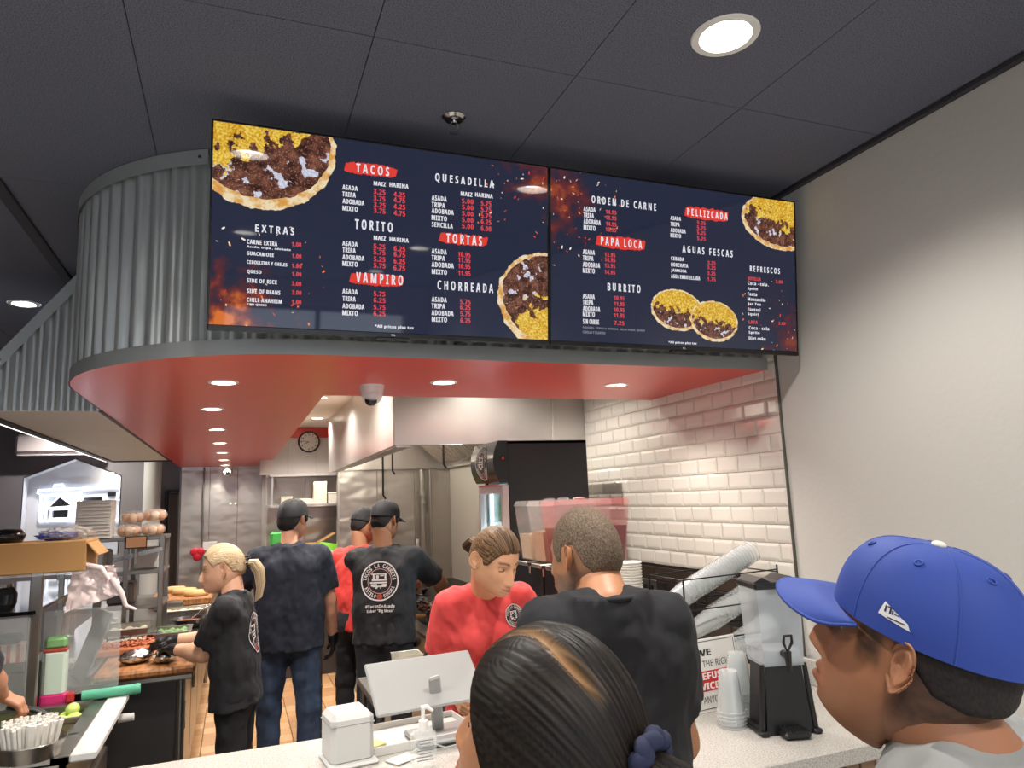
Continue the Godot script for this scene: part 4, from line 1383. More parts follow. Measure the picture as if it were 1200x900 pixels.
func build_screens() -> void:
	var tilt := deg_to_rad(6.146)
	var W := 1.107
	var H := 0.622
	var ppm := 1024.0 / W
	var white := mat("screen_white", "000000", 0.04, 0.0, {"emission_enabled": true, "emission": Color.html("f4f4fb"), "emission_energy_multiplier": 0.85})
	var dim := mat("screen_dim", "000000", 0.04, 0.0, {"emission_enabled": true, "emission": Color.html("b9bcc9"), "emission_energy_multiplier": 0.6})
	var redt := mat("screen_red", "000000", 0.04, 0.0, {"emission_enabled": true, "emission": Color.html("f2535a"), "emission_energy_multiplier": 0.8})
	var brush := mat("screen_brush", "000000", 0.04, 0.0, {"emission_enabled": true, "emission": Color.html("ee4438"), "emission_energy_multiplier": 0.85})
	var bez := mat("screen_bezel", "0b0b0d", 0.25)
	var head_f := FontVariation.new()
	head_f.base_font = font_b
	head_f.spacing_glyph = 20
	var item_f := FontVariation.new()
	item_f.base_font = font_b
	item_f.spacing_glyph = 4
	for tv in 2:
		var t := thing("menu_television", ["wide menu screen with tacos, torito, quesadilla and tortas prices, next to rounded corrugated corner", "wide menu screen with burrito, aguas and refrescos prices, next to the white wall"][tv], "television", Vector3([-0.083, 1.037][tv], 2.24336, -2.2546))
		t.rotation.x = tilt
		var im := Image.create(1024, 576, false, Image.FORMAT_RGB8)
		im.fill(Color.html("272b3f"))
		if tv == 0:
			embers(im, Vector2(20, 566), 230, 0.95, 3)
			embers(im, Vector2(1010, 10), 190, 0.75, 4)
			food(im, Vector2(0.135 * ppm, (H - 0.575) * ppm), 0.228 * ppm, 0.21 * ppm, 0.12, 7, Vector2(-0.55, -0.8).normalized())
			food(im, Vector2(1.115 * ppm, (H - 0.135) * ppm), 0.2 * ppm, 0.175 * ppm, 0.3, 17, Vector2(0.75, 0.6).normalized())
		else:
			embers(im, Vector2(10, 90), 200, 0.7, 5)
			embers(im, Vector2(1020, 560), 200, 0.6, 6)
			food(im, Vector2(1.03 * ppm, (H - 0.53) * ppm), 0.19 * ppm, 0.115 * ppm, 0.1, 27, Vector2(0.4, -0.9).normalized())
			food(im, Vector2(0.53 * ppm, (H - 0.138) * ppm), 0.118 * ppm, 0.08 * ppm, 0.1, 37, Vector2(0.1, -1.0))
			food(im, Vector2(0.7 * ppm, (H - 0.104) * ppm), 0.112 * ppm, 0.08 * ppm, 0.1, 47, Vector2(0.1, -1.0))
		var tex := ImageTexture.create_from_image(im)
		var sm := mat("screen_picture_%d" % tv, "05060a", 0.035, 0.0, {"emission_enabled": true, "emission": Color.BLACK, "emission_texture": tex, "emission_energy_multiplier": 0.95, "emission_operator": BaseMaterial3D.EMISSION_OP_ADD})
		var sc := gx()
		sc.face([Vector3(0, 0, 0), Vector3(W, 0, 0), Vector3(W, H, 0), Vector3(0, H, 0)], Vector3(0, 0, 1))
		var screen := part(sc, "screen", sm, t)
		var b := gx()
		b.box(Vector3(W * 0.5, H + 0.003, -0.004), Vector3(W + 0.01, 0.006, 0.014), 0.001)
		b.box(Vector3(-0.003, H * 0.5, -0.004), Vector3(0.006, H, 0.014), 0.001).box(Vector3(W + 0.003, H * 0.5, -0.004), Vector3(0.006, H, 0.014), 0.001)
		b.box(Vector3(W * 0.5, -0.009, -0.002), Vector3(W + 0.01, 0.018, 0.018), 0.003)
		part(b, "bezel", bez, t)
		part(gx().box(Vector3(W * 0.5, H * 0.5, -0.012), Vector3(W, H, 0.016), 0.004).box(Vector3(W * 0.5, H * 0.32, -0.04), Vector3(W * 0.8, H * 0.55, 0.05), 0.015), "back_shell", mat("black_plastic", "141414", 0.4), t)
		part(gx().box(Vector3(W * 0.5, -0.02, -0.004), Vector3(0.11, 0.008, 0.022), 0.002), "sensor_bar", bez, t)
		part(gx().text("TCL", font_b, 0.006, W * 0.5, 0, -0.009, 0.0075), "maker_mark", mat("mark_grey", "b8b8bc", 0.4), t)
		part(gx().box(Vector3(W * 0.5, H * 0.45, -0.12), Vector3(0.3, 0.25, 0.12), 0.01), "wall_bracket", mat("black_metal", "17171a", 0.5, 0.2), t)
		for q in BRUSH:
			if int(q[0]) != tv:
				continue
			rng.seed = int(float(q[1]) * 9000.0)
			var g := gx(Vector3(0, 0, 0.0006))
			var nn := 34
			var up := []
			var dn := []
			for i in nn + 1:
				var s := float(i) / nn
				var env := pow(clampf(sin(PI * clampf(s * 0.96 + 0.02, 0.0, 1.0)), 0.0, 1.0), 0.16)
				up.append(Vector3(lerpf(q[1], q[2], s), q[3] + q[4] * 0.42 * env + rng.randf_range(-0.004, 0.003), 0))
				dn.append(Vector3(lerpf(q[1], q[2], s) - 0.006, q[3] - q[4] * 0.46 * env + rng.randf_range(-0.003, 0.002), 0))
			for i in nn:
				g.face([dn[i], dn[i + 1], up[i + 1], up[i]], Vector3(0, 0, 1))
			part(g, "brush_stroke", brush, screen)
		for r in MENU:
			if int(r[0]) != tv:
				continue
			var kind: String = r[6]
			var f: Font = head_f if (float(r[5]) > 0.023) else item_f
			part(gx().text(r[1], f, r[5], r[2], r[3], r[4], 0.0012, 0.0004 if kind != "d" else 0.0), "menu_text", {"w": white, "r": redt, "h": white, "d": dim}[kind], screen)

# ---------------------------------------------------------------- counter and what stands on it
func build_counter() -> void:
	var quartz := mat("quartz", "c4c0b9", 0.22, 0.0, {"albedo_texture": noise_tex(512, 512, 0.12, 51, 0.86, 1.06, FastNoiseLite.TYPE_SIMPLEX, 3), "uv1_triplanar": true, "uv1_world_triplanar": true, "uv1_scale": Vector3(2, 2, 2)})
	var c := thing("service_counter", "long pale quartz service counter with striped wooden front", "counter", Vector3.ZERO)
	part(gx().box(Vector3(0.942, 0.885, -2.23), Vector3(2.48, 0.05, 0.88), 0.004), "worktop", quartz, c)
	part(gx().box(Vector3(0.95, 0.43, -2.23), Vector3(2.44, 0.86, 0.78)), "carcass", mat("carcass_dark", "3a3330", 0.7), c)
	rng.seed = 8
	var cols := ["9a7f62", "7d6873", "b8a48c", "8a6d55", "6d5a66", "c2b49e"]
	for k in 40:
		var w := 0.06
		part(gx().box(Vector3(-0.24 + k * 0.0615, 0.43, -1.835), Vector3(w - 0.004, 0.84, 0.014), 0.002), "front_slat", mat("slat_" + cols[k % 6], cols[(k * 5 + int(k / 4)) % 6], 0.6), c)
	var b := thing("back_counter", "pale quartz back counter along the tiled wall under the drink dispensers", "counter", Vector3.ZERO)
	part(gx().box(Vector3(1.74, 0.885, -3.2), Vector3(0.9, 0.05, 1.05), 0.004), "worktop", quartz, b)
	part(gx().box(Vector3(1.78, 0.43, -3.2), Vector3(0.82, 0.86, 1.0)), "carcass", mat("carcass_dark", "3a3330", 0.7), b)
	part(gx().box(Vector3(2.172, 0.96, -2.23), Vector3(0.02, 0.1, 0.8), 0.003), "upstand", quartz, c)

	var wp := mat("terminal_white", "9fa09e", 0.38)
	# payment terminal seen from behind
	var pos := thing("payment_terminal", "white tilted touchscreen terminal on grey stand, seen from behind", "terminal", Vector3(0.64, 0.9195, -2.5))
	pos.rotation.y = 0.1
	var p := part(gx(Vector3(-0.03, 0.175, 0.02), 0, -0.85).box(Vector3.ZERO, Vector3(0.38, 0.2, 0.012), 0.005), "screen_back", wp, pos)
	part(gx(Vector3(-0.03, 0.175, 0.02), 0, -0.85).box(Vector3(0, 0, -0.008), Vector3(0.36, 0.18, 0.006), 0.002), "display", mat("black_gloss", "0c0c0d", 0.12), p)
	part(gx(Vector3(0.0, 0.1, 0.04), 0, 0.35, 0.18).box(Vector3.ZERO, Vector3(0.04, 0.22, 0.016), 0.006), "arm", mat("terminal_grey", "9fa0a0", 0.35), pos)
	part(gx().box(Vector3(0.02, 0.008, 0.04), Vector3(0.22, 0.016, 0.17), 0.006), "base", mat("terminal_grey"), pos)
	part(gx().tube([Vector3(-0.05, 0.012, 0.12), Vector3(-0.02, 0.006, 0.17), Vector3(0.06, 0.006, 0.16), Vector3(0.1, 0.006, 0.11)], 0.003, 6), "cable", wp, pos)
	# receipt printer
	var rp := thing("receipt_printer", "light grey rounded receipt printer box at the counter edge", "printer", Vector3(0.345, 0.91, -2.42), 0.12)
	part(gx().box(Vector3(0, 0.075, 0), Vector3(0.135, 0.15, 0.14), 0.016), "case", mat("printer_grey", "c6c6c3", 0.4), rp)
	part(gx().box(Vector3(0, 0.118, 0), Vector3(0.1365, 0.003, 0.1415), 0.001), "lid_seam", mat("seam_grey", "8d8d8c", 0.5), rp)
	part(gx().box(Vector3(0, 0.006, 0.01), Vector3(0.15, 0.012, 0.17), 0.005), "foot", mat("printer_grey"), rp)
	# low white tray behind printer and terminal
	var tr := thing("counter_tray", "low white tray with raised rim lying behind the hand sanitizer", "tray", Vector3(0.57, 0.91, -2.53), 0.1)
	part(gx().box(Vector3(0, 0.004, 0), Vector3(0.4, 0.008, 0.24), 0.002), "bottom", mat("tray_white", "d8d6d0", 0.45), tr)
	var rim := gx()
	rim.box(Vector3(0, 0.014, -0.118), Vector3(0.4, 0.028, 0.006), 0.002).box(Vector3(0, 0.014, 0.118), Vector3(0.4, 0.028, 0.006), 0.002).box(Vector3(-0.198, 0.014, 0), Vector3(0.006, 0.028, 0.24), 0.002).box(Vector3(0.198, 0.014, 0), Vector3(0.006, 0.028, 0.24), 0.002)
	part(rim, "rim", mat("tray_white"), tr)
	solo(gx().box(Vector3(0, 0.003, 0), Vector3(0.05, 0.006, 0.07), 0.001), "note_pad", mat("yellow_paper", "e2d890", 0.7), "small yellow note pad in the white tray", "note pad", "", Vector3(0.44, 0.9185, -2.49), 0.4)
	# card with clip
	solo(gx().box(Vector3(0, 0.003, 0), Vector3(0.09, 0.004, 0.06), 0.001).tube([Vector3(0.03, 0.008, 0.0), Vector3(0.05, 0.02, 0.01), Vector3(0.06, 0.008, 0.02)], 0.002, 6), "card_holder", mat("card_white", "d5d2cb", 0.4), "small white card holder lying beside the sanitizer bottle", "card", "", Vector3(0.5, 0.911, -2.33), 0.5)
	# hand sanitizer
	var glass := mat("clear_plastic", "f2f6f6", 0.08, 0.0, {"transparency": BaseMaterial3D.TRANSPARENCY_ALPHA, "albedo_color": Color(0.93, 0.96, 0.96, 0.16)})
	var hs := thing("hand_sanitizer", "clear pump bottle of hand sanitizer standing on the counter", "bottle", Vector3(0.542, 0.911, -2.23))
	part(gx().box(Vector3(0, 0.055, 0), Vector3(0.075, 0.11, 0.045), 0.012), "bottle", glass, hs)
	part(gx().cyl(Vector3(0, 0.108, 0), Vector3(0, 0.135, 0), 0.015, 0.014, 18), "collar", mat("pump_white", "e8e8e4", 0.35), hs)
	part(gx().cyl(Vector3(0, 0.13, 0), Vector3(0, 0.168, 0), 0.006, 0.006, 12).tube([Vector3(0.006, 0.17, 0), Vector3(-0.012, 0.172, 0), Vector3(-0.03, 0.158, 0)].map(func(q): return Vector3(-q.x, q.y, q.z)), [0.008, 0.007, 0.004], 8), "pump", mat("pump_white"), hs)
	var lb := gx()
	for k in 7:
		lb.box(Vector3(0, 0.03 + k * 0.009, 0.0228), Vector3(0.05 - (k % 3) * 0.008, 0.003, 0.0006))
	part(lb, "label_print", mat("print_grey", "8c9092", 0.6), hs)

	# notice
	var sg := thing("notice_sign", "white notice sign with red panel about refusing service, behind the clear cups", "sign", Vector3(1.605, 0.911, -2.29))
	sg.rotation.y = 0.12
	var sgp := part(gx(Vector3(0, 0.125, 0), 0, -0.12).box(Vector3.ZERO, Vector3(0.32, 0.245, 0.004), 0.001), "board", mat("sign_white", "dfddd8", 0.35), sg)
	var fr := gx(Vector3(0, 0.125, 0), 0, -0.12)
	for s in [-1.0, 1.0]:
		fr.box(Vector3(0, s * 0.113, 0.0022), Vector3(0.305, 0.002, 0.001)).box(Vector3(s * 0.1525, 0, 0.0022), Vector3(0.002, 0.226, 0.001))
	part(fr, "border_line", mat("ink", "1a1718", 0.6), sgp)
	part(gx(Vector3(0, 0.125, 0), 0, -0.12).box(Vector3(0.0, -0.004, 0.0022), Vector3(0.26, 0.034, 0.001)).box(Vector3(-0.02, -0.038, 0.0022), Vector3(0.2, 0.034, 0.001)), "red_panel", mat("sign_red", "c2242b", 0.5), sgp)
	var wide := FontVariation.new()
	wide.base_font = font_b
	part(gx(Vector3(0, 0.125, 0), 0, -0.12).text("WE", wide, 0.022, -0.035, 0.035, 0.075, 0.003, 0.001), "lettering", mat("ink"), sgp)
	part(gx(Vector3(0, 0.125, 0), 0, -0.12).text("RESERVE THE RIGHT", font_r, 0.022, -0.132, 0.132, 0.037, 0.003).text("TO ANYONE", font_r, 0.022, -0.075, 0.075, -0.083, 0.003), "lettering", mat("ink"), sgp)
	part(gx(Vector3(0, 0.125, 0), 0, -0.12).text("TO REFUSE", wide, 0.024, -0.11, 0.09, -0.004, 0.0035, 0.001).text("SERVICE", wide, 0.024, -0.1, 0.05, -0.038, 0.0035, 0.001), "lettering", mat("sign_lettering", "f0eeea", 0.5), sgp)
	part(gx().box(Vector3(0, 0.003, -0.03), Vector3(0.32, 0.004, 0.09), 0.001), "stand_foot", glass, sg)

	# clear cups
	var cupm := mat("cup_plastic", "e6eaea", 0.1, 0.0, {"transparency": BaseMaterial3D.TRANSPARENCY_ALPHA, "albedo_color": Color(0.86, 0.88, 0.88, 0.33)})
	var cup := gx()
	var h := 0.13
	cup.lathe([Vector2(0.0, 0.0), Vector2(0.031, 0.0), Vector2(0.0335, 0.02), Vector2(0.046, h - 0.004), Vector2(0.049, h - 0.003), Vector2(0.049, h), Vector2(0.0465, h)], 28)
	var cm := cup.mesh()
	var make := func(pos_: Vector3, bas: Basis, label: String, group: String) -> void:
		var o := MeshInstance3D.new()
		o.name = numbered("plastic_cup")
		o.mesh = cm
		o.material_override = cupm
		add_child(o)
		o.transform = Transform3D(bas, pos_)
		tag(o, label, "cup", group)
	for k in 5:
		make.call(Vector3(1.575, 0.911 + h + k * 0.012, -2.12), Basis(Vector3.RIGHT, PI), "clear plastic cup in short upturned stack in front of the notice sign", "cups in the short stack")
	for k in 8:
		make.call(Vector3(1.665, 0.911 + h + k * 0.012, -2.185), Basis(Vector3.RIGHT, PI), "clear plastic cup in taller upturned stack beside the notice sign", "cups in the taller stack")
	# sloping cup rack against the tiles
	var tilt := 0.40
	var rack := thing("wire_cup_rack", "black wire rack holding three sloping sleeves of clear cups", "rack", Vector3(1.94, 0.914, -2.62))
	var rows := [[Vector3(-0.35, 0.235, 0.0), 26], [Vector3(-0.26, 0.14, 0.06), 18], [Vector3(-0.2, 0.015, 0.09), 15]]
	var wires := gx()
	for z in [-0.12, 0.13]:
		for x in [-0.27, 0.2]:
			wires.tube([Vector3(x, 0, z), Vector3(x, 0.43 if x < 0 else 0.46, z)], 0.004, 6)
		for y in [0.0, 0.19, 0.31, 0.43]:
			wires.tube([Vector3(-0.27, y, z), Vector3(0.2, y + 0.01, z)], 0.003, 6)
	for x in [-0.27, 0.2]:
		for y in [0.19, 0.31, 0.43]:
			wires.tube([Vector3(x, y, -0.12), Vector3(x, y, 0.13)], 0.003, 6)
	part(wires, "wire_frame", mat("black_wire", "17171a", 0.35, 0.3), rack)
	var sleeve_names := ["topmost", "middle", "lowest"]
	for r in 3:
		var o: Vector3 = rack.position + rows[r][0]
		var bas := Basis(Vector3.BACK, tilt - PI / 2) # cup axis up-slope towards the wall
		for k in int(rows[r][1]):
			make.call(o + bas * Vector3(0, k * 0.016 + 0.05, 0) + Vector3(0, 0.05, 0), bas, "clear plastic cup in the %s sloping sleeve of the wire rack" % sleeve_names[r], "cups in the %s sleeve" % sleeve_names[r])

	# black drink dispenser
	var bd := thing("drink_dispenser", "black countertop drink dispenser with clear square tank and tap", "dispenser", Vector3(1.70, 0.911, -2.03), -0.28)
	var blk := mat("dispenser_black", "131314", 0.35)
	var st := gx()
	var prof := func(w0: float, w1: float, d0: float, d1: float, y0: float, y1: float, g: G, zo := 0.0) -> void:
		var a := [Vector3(-w0, y0, -d0 + zo), Vector3(w0, y0, -d0 + zo), Vector3(w0, y0, d0 + zo), Vector3(-w0, y0, d0 + zo)]
		var b2 := [Vector3(-w1, y1, -d1 + zo), Vector3(w1, y1, -d1 + zo), Vector3(w1, y1, d1 + zo), Vector3(-w1, y1, d1 + zo)]
		var od := [Vector3.FORWARD, Vector3.RIGHT, Vector3.BACK, Vector3.LEFT]
		for i in 4:
			g.face([a[i], a[(i + 1) % 4], b2[(i + 1) % 4], b2[i]], od[i])
		g.face(a, Vector3.DOWN)
		g.face(b2, Vector3.UP)
	prof.call(0.078, 0.06, 0.07, 0.06, 0.0, 0.215, st)
	part(st, "stand", blk, bd)
	var flr := gx()
	for s in [-1.0, 1.0]:
		flr.tube([Vector3(s * 0.088, 0.006, 0.06), Vector3(s * 0.072, 0.215, 0.058)], [0.012, 0.008], 8)
		flr.box(Vector3(s * 0.088, 0.008, 0.0), Vector3(0.03, 0.016, 0.17), 0.005)
	part(flr, "side_rail", blk, bd)
	part(gx().box(Vector3(0, 0.012, 0.1), Vector3(0.09, 0.024, 0.06), 0.01), "drip_tray", blk, bd)
	var gr := gx()
	for k in 8:
		gr.box(Vector3(-0.035 + k * 0.01, 0.026, 0.1), Vector3(0.004, 0.004, 0.05))
	part(gr, "drip_grid", mat("grid_grey", "3a3a3c", 0.3, 0.5), bd)
	var tk := gx()
	prof.call(0.067, 0.075, 0.068, 0.075, 0.21, 0.455, tk)
	part(tk, "tank", mat("frosted_tank", "ffffff", 0.1, 0.0, {"transparency": BaseMaterial3D.TRANSPARENCY_ALPHA, "albedo_color": Color(0.88, 0.92, 0.95, 0.3)}), bd)
	part(gx().box(Vector3(0, 0.235, 0.0), Vector3(0.125, 0.045, 0.125), 0.004), "water", mat("cloudy_water", "b8bcbf", 0.1, 0.0, {"transparency": BaseMaterial3D.TRANSPARENCY_ALPHA, "albedo_color": Color(0.72, 0.75, 0.77, 0.55)}), bd)
	part(gx().box(Vector3(0, 0.465, 0), Vector3(0.165, 0.022, 0.165), 0.005), "lid", blk, bd)
	var ly := gx()
	for s in [-1.0, 1.0]:
		ly.prism(PackedVector2Array([Vector2(s * 0.08, 0.476), Vector2(s * 0.02, 0.476), Vector2(s * 0.05, 0.492)]), -0.07, 0.07)
	part(ly, "lid_grip", blk, bd)
	var tap := part(gx().cyl(Vector3(0, 0.25, 0.07), Vector3(0, 0.25, 0.1), 0.012, 0.012, 14).cyl(Vector3(0, 0.262, 0.1), Vector3(0, 0.2, 0.104), 0.013, 0.007, 14), "tap", blk, bd)
	part(gx().tube([Vector3(0, 0.26, 0.1), Vector3(-0.014, 0.29, 0.108), Vector3(-0.012, 0.312, 0.112), Vector3(0.012, 0.312, 0.112), Vector3(0.014, 0.29, 0.108)], 0.005, 8, true), "tap_lever", blk, tap)

	# fresh water tanks
	var tints := [["pink", Color(0.93, 0.5, 0.5, 0.2), "2e1420", 1.55, "hibiscus"], ["tan", Color(0.93, 0.93, 0.92, 0.1), "b98d62", 1.53, "brown cinnamon"], ["cream", Color(0.93, 0.93, 0.92, 0.1), "c9ae8c", 1.515, "cream rice"]]
	for k in 3:
		var q = tints[k]
		var t := thing("beverage_tank", ["pink-tinted beverage tank with dark red drink behind the shaved head", "clear beverage tank half full of brown drink", "clear beverage tank half full of cream drink beside the black refrigerator"][k], "dispenser", Vector3(1.52, 0.911, -3.02 - k * 0.168), 0.0, "beverage tanks on the back counter")
		var tm := mat("tank_" + q[0], "ffffff", 0.1, 0.0, {"transparency": BaseMaterial3D.TRANSPARENCY_ALPHA, "albedo_color": q[1]})
		var g := gx()
		prof.call(0.165, 0.19, 0.062, 0.075, 0.48, 0.74, g)
		part(g, "tank", tm, t)
		var lq := gx()
		var lh: float = q[3] - 0.911
		var kk: float = (lh - 0.48) / 0.26
		prof.call(0.161, lerpf(0.161, 0.186, kk), 0.058, lerpf(0.058, 0.071, kk), 0.484, lh, lq)
		part(lq, "drink", mat("drink_" + q[0], q[2], 0.15), t)
		var lidp := gx()
		prof.call(0.196, 0.185, 0.08, 0.07, 0.74, 0.765, lidp)
		part(lidp, "lid", tm, t)
		part(gx().box(Vector3(-0.03, 0.768, 0), Vector3(0.05, 0.012, 0.03), 0.004), "lid_knob", tm, t)
		part(gx().box(Vector3(0.02, 0.24, 0), Vector3(0.28, 0.46, 0.14), 0.006), "base", mat("tank_base", "201e1e", 0.35), t)
		part(gx().box(Vector3(-0.16, 0.462, 0.0), Vector3(0.06, 0.02, 0.12), 0.004), "spout_block", mat("chrome", "c8c8c6", 0.15, 1.0), t)
		part(gx().cyl(Vector3(-0.15, 0.46, 0), Vector3(-0.15, 0.41, 0), 0.009, 0.007, 10), "spout", mat("chrome"), t)
		if k == 0:
			part(gx().box(Vector3(-0.13, 0.2, 0.068), Vector3(0.012, 0.4, 0.012), 0.002), "price_rail", mat("white_plastic", "dcdad5", 0.35), t)
			part(gx().box(Vector3(-0.12, 0.27, 0.075), Vector3(0.05, 0.045, 0.004), 0.001), "price_tag", mat("white_plastic"), t)
	# stacked foam lids
	var lid_mesh := gx().lathe([Vector2(0.0, 0.0), Vector2(0.05, 0.0), Vector2(0.055, 0.004), Vector2(0.057, 0.0085), Vector2(0.05, 0.0115), Vector2(0.0, 0.0115)], 20).mesh()
	for k in 42:
		var o := MeshInstance3D.new()
		o.name = numbered("foam_plate")
		o.mesh = lid_mesh
		o.material_override = mat("foam_white", "d9d6cd", 0.6)
		add_child(o)
		o.position = Vector3(1.6, 0.911 + k * 0.0117, -2.79)
		tag(o, "white foam plate in the tall stack beside the beverage tanks", "plate", "stacked foam plates")

# ---------------------------------------------------------------- refrigerator, cooking line
func emblem(R: float) -> G:
	# round print: white ring, dark disc, lettering on two arcs, little cart, red heart
	var g := gx()
	var disc := func(r0: float, r1: float, z: float, c: Color) -> void:
		g.col = c
		var n := 40
		var steps := maxi(1, int(ceil((r1 - r0) / (R * 0.12))))
		for q in steps:
			var ra := lerpf(r0, r1, float(q) / steps)
			var rb := lerpf(r0, r1, float(q + 1) / steps)
			for i in n:
				var a := TAU * i / n
				var b := TAU * (i + 1) / n
				var pa := Vector3(cos(a), sin(a), 0)
				var pb := Vector3(cos(b), sin(b), 0)
				var zz := Vector3(0, 0, z)
				if ra <= 0.0:
					g.face([zz, pa * rb + zz, pb * rb + zz], Vector3(0, 0, 1))
				else:
					g.face([pa * ra + zz, pa * rb + zz, pb * rb + zz, pb * ra + zz], Vector3(0, 0, 1))
	var w := lin("e9e4e2")
	var k := lin("1b1a1c")
	disc.call(R * 0.62, R * 0.95, 0.0, k)
	disc.call(0.0, R * 0.62, 0.0, lin("2a2224"))
	disc.call(R * 0.93, R, 0.001, w)
	disc.call(R * 0.6, R * 0.635, 0.001, lin("d8a49c"))
	g.col = w
	var top := "TACOS LA CARRETA"
	for i in top.length():
		var a := deg_to_rad(lerpf(172, 8, float(i) / (top.length() - 1)))
		g.at(Vector3(cos(a), sin(a), 0) * R * 0.78, 0, 0, a - PI / 2)
		if top[i] != " ":
			g.text(top[i], font_b, R * 0.2, -R * 0.065, R * 0.065, 0, 0.0016)
	var bot := ["ESTILO", "SONORA"]
	for q in 2:
		for i in 6:
			var a := deg_to_rad(lerpf(207, 252, i / 5.0) if q == 0 else lerpf(290, 335, i / 5.0))
			g.at(Vector3(cos(a), sin(a), 0) * R * 0.78, 0, 0, a + PI / 2)
			g.text(bot[q][i], font_b, R * 0.18, -R * 0.05, R * 0.05, 0, 0.0016)
	g.at(Vector3.ZERO)
	# cart
	for b in [[-0.05, 0.36, 0.8, 0.06], [-0.32, 0.2, 0.1, 0.3], [0.3, 0.2, 0.1, 0.3], [-0.02, 0.06, 0.8, 0.09], [-0.12, 0.22, 0.14, 0.16], [0.12, 0.28, 0.2, 0.06], [-0.05, -0.07, 0.9, 0.08], [-0.3, -0.2, 0.3, 0.12], [0.24, -0.2, 0.26, 0.12], [-0.02, -0.26, 0.7, 0.07], [-0.08, -0.34, 0.3, 0.08]]:
		g.face([Vector3(b[0] - b[2] * 0.5, b[1] - b[3] * 0.5, 0) * R + Vector3(0, 0, 0.0016), Vector3(b[0] + b[2] * 0.5, b[1] - b[3] * 0.5, 0) * R + Vector3(0, 0, 0.0016), Vector3(b[0] + b[2] * 0.5, b[1] + b[3] * 0.5, 0) * R + Vector3(0, 0, 0.0016), Vector3(b[0] - b[2] * 0.5, b[1] + b[3] * 0.5, 0) * R + Vector3(0, 0, 0.0016)], Vector3(0, 0, 1))
	g.at(Vector3(0, -R * 0.79, 0))
	disc.call(0.0, R * 0.15, 0.002, lin("c0433f"))
	g.at(Vector3.ZERO)
	g.col = Color(1, 1, 1)
	return g

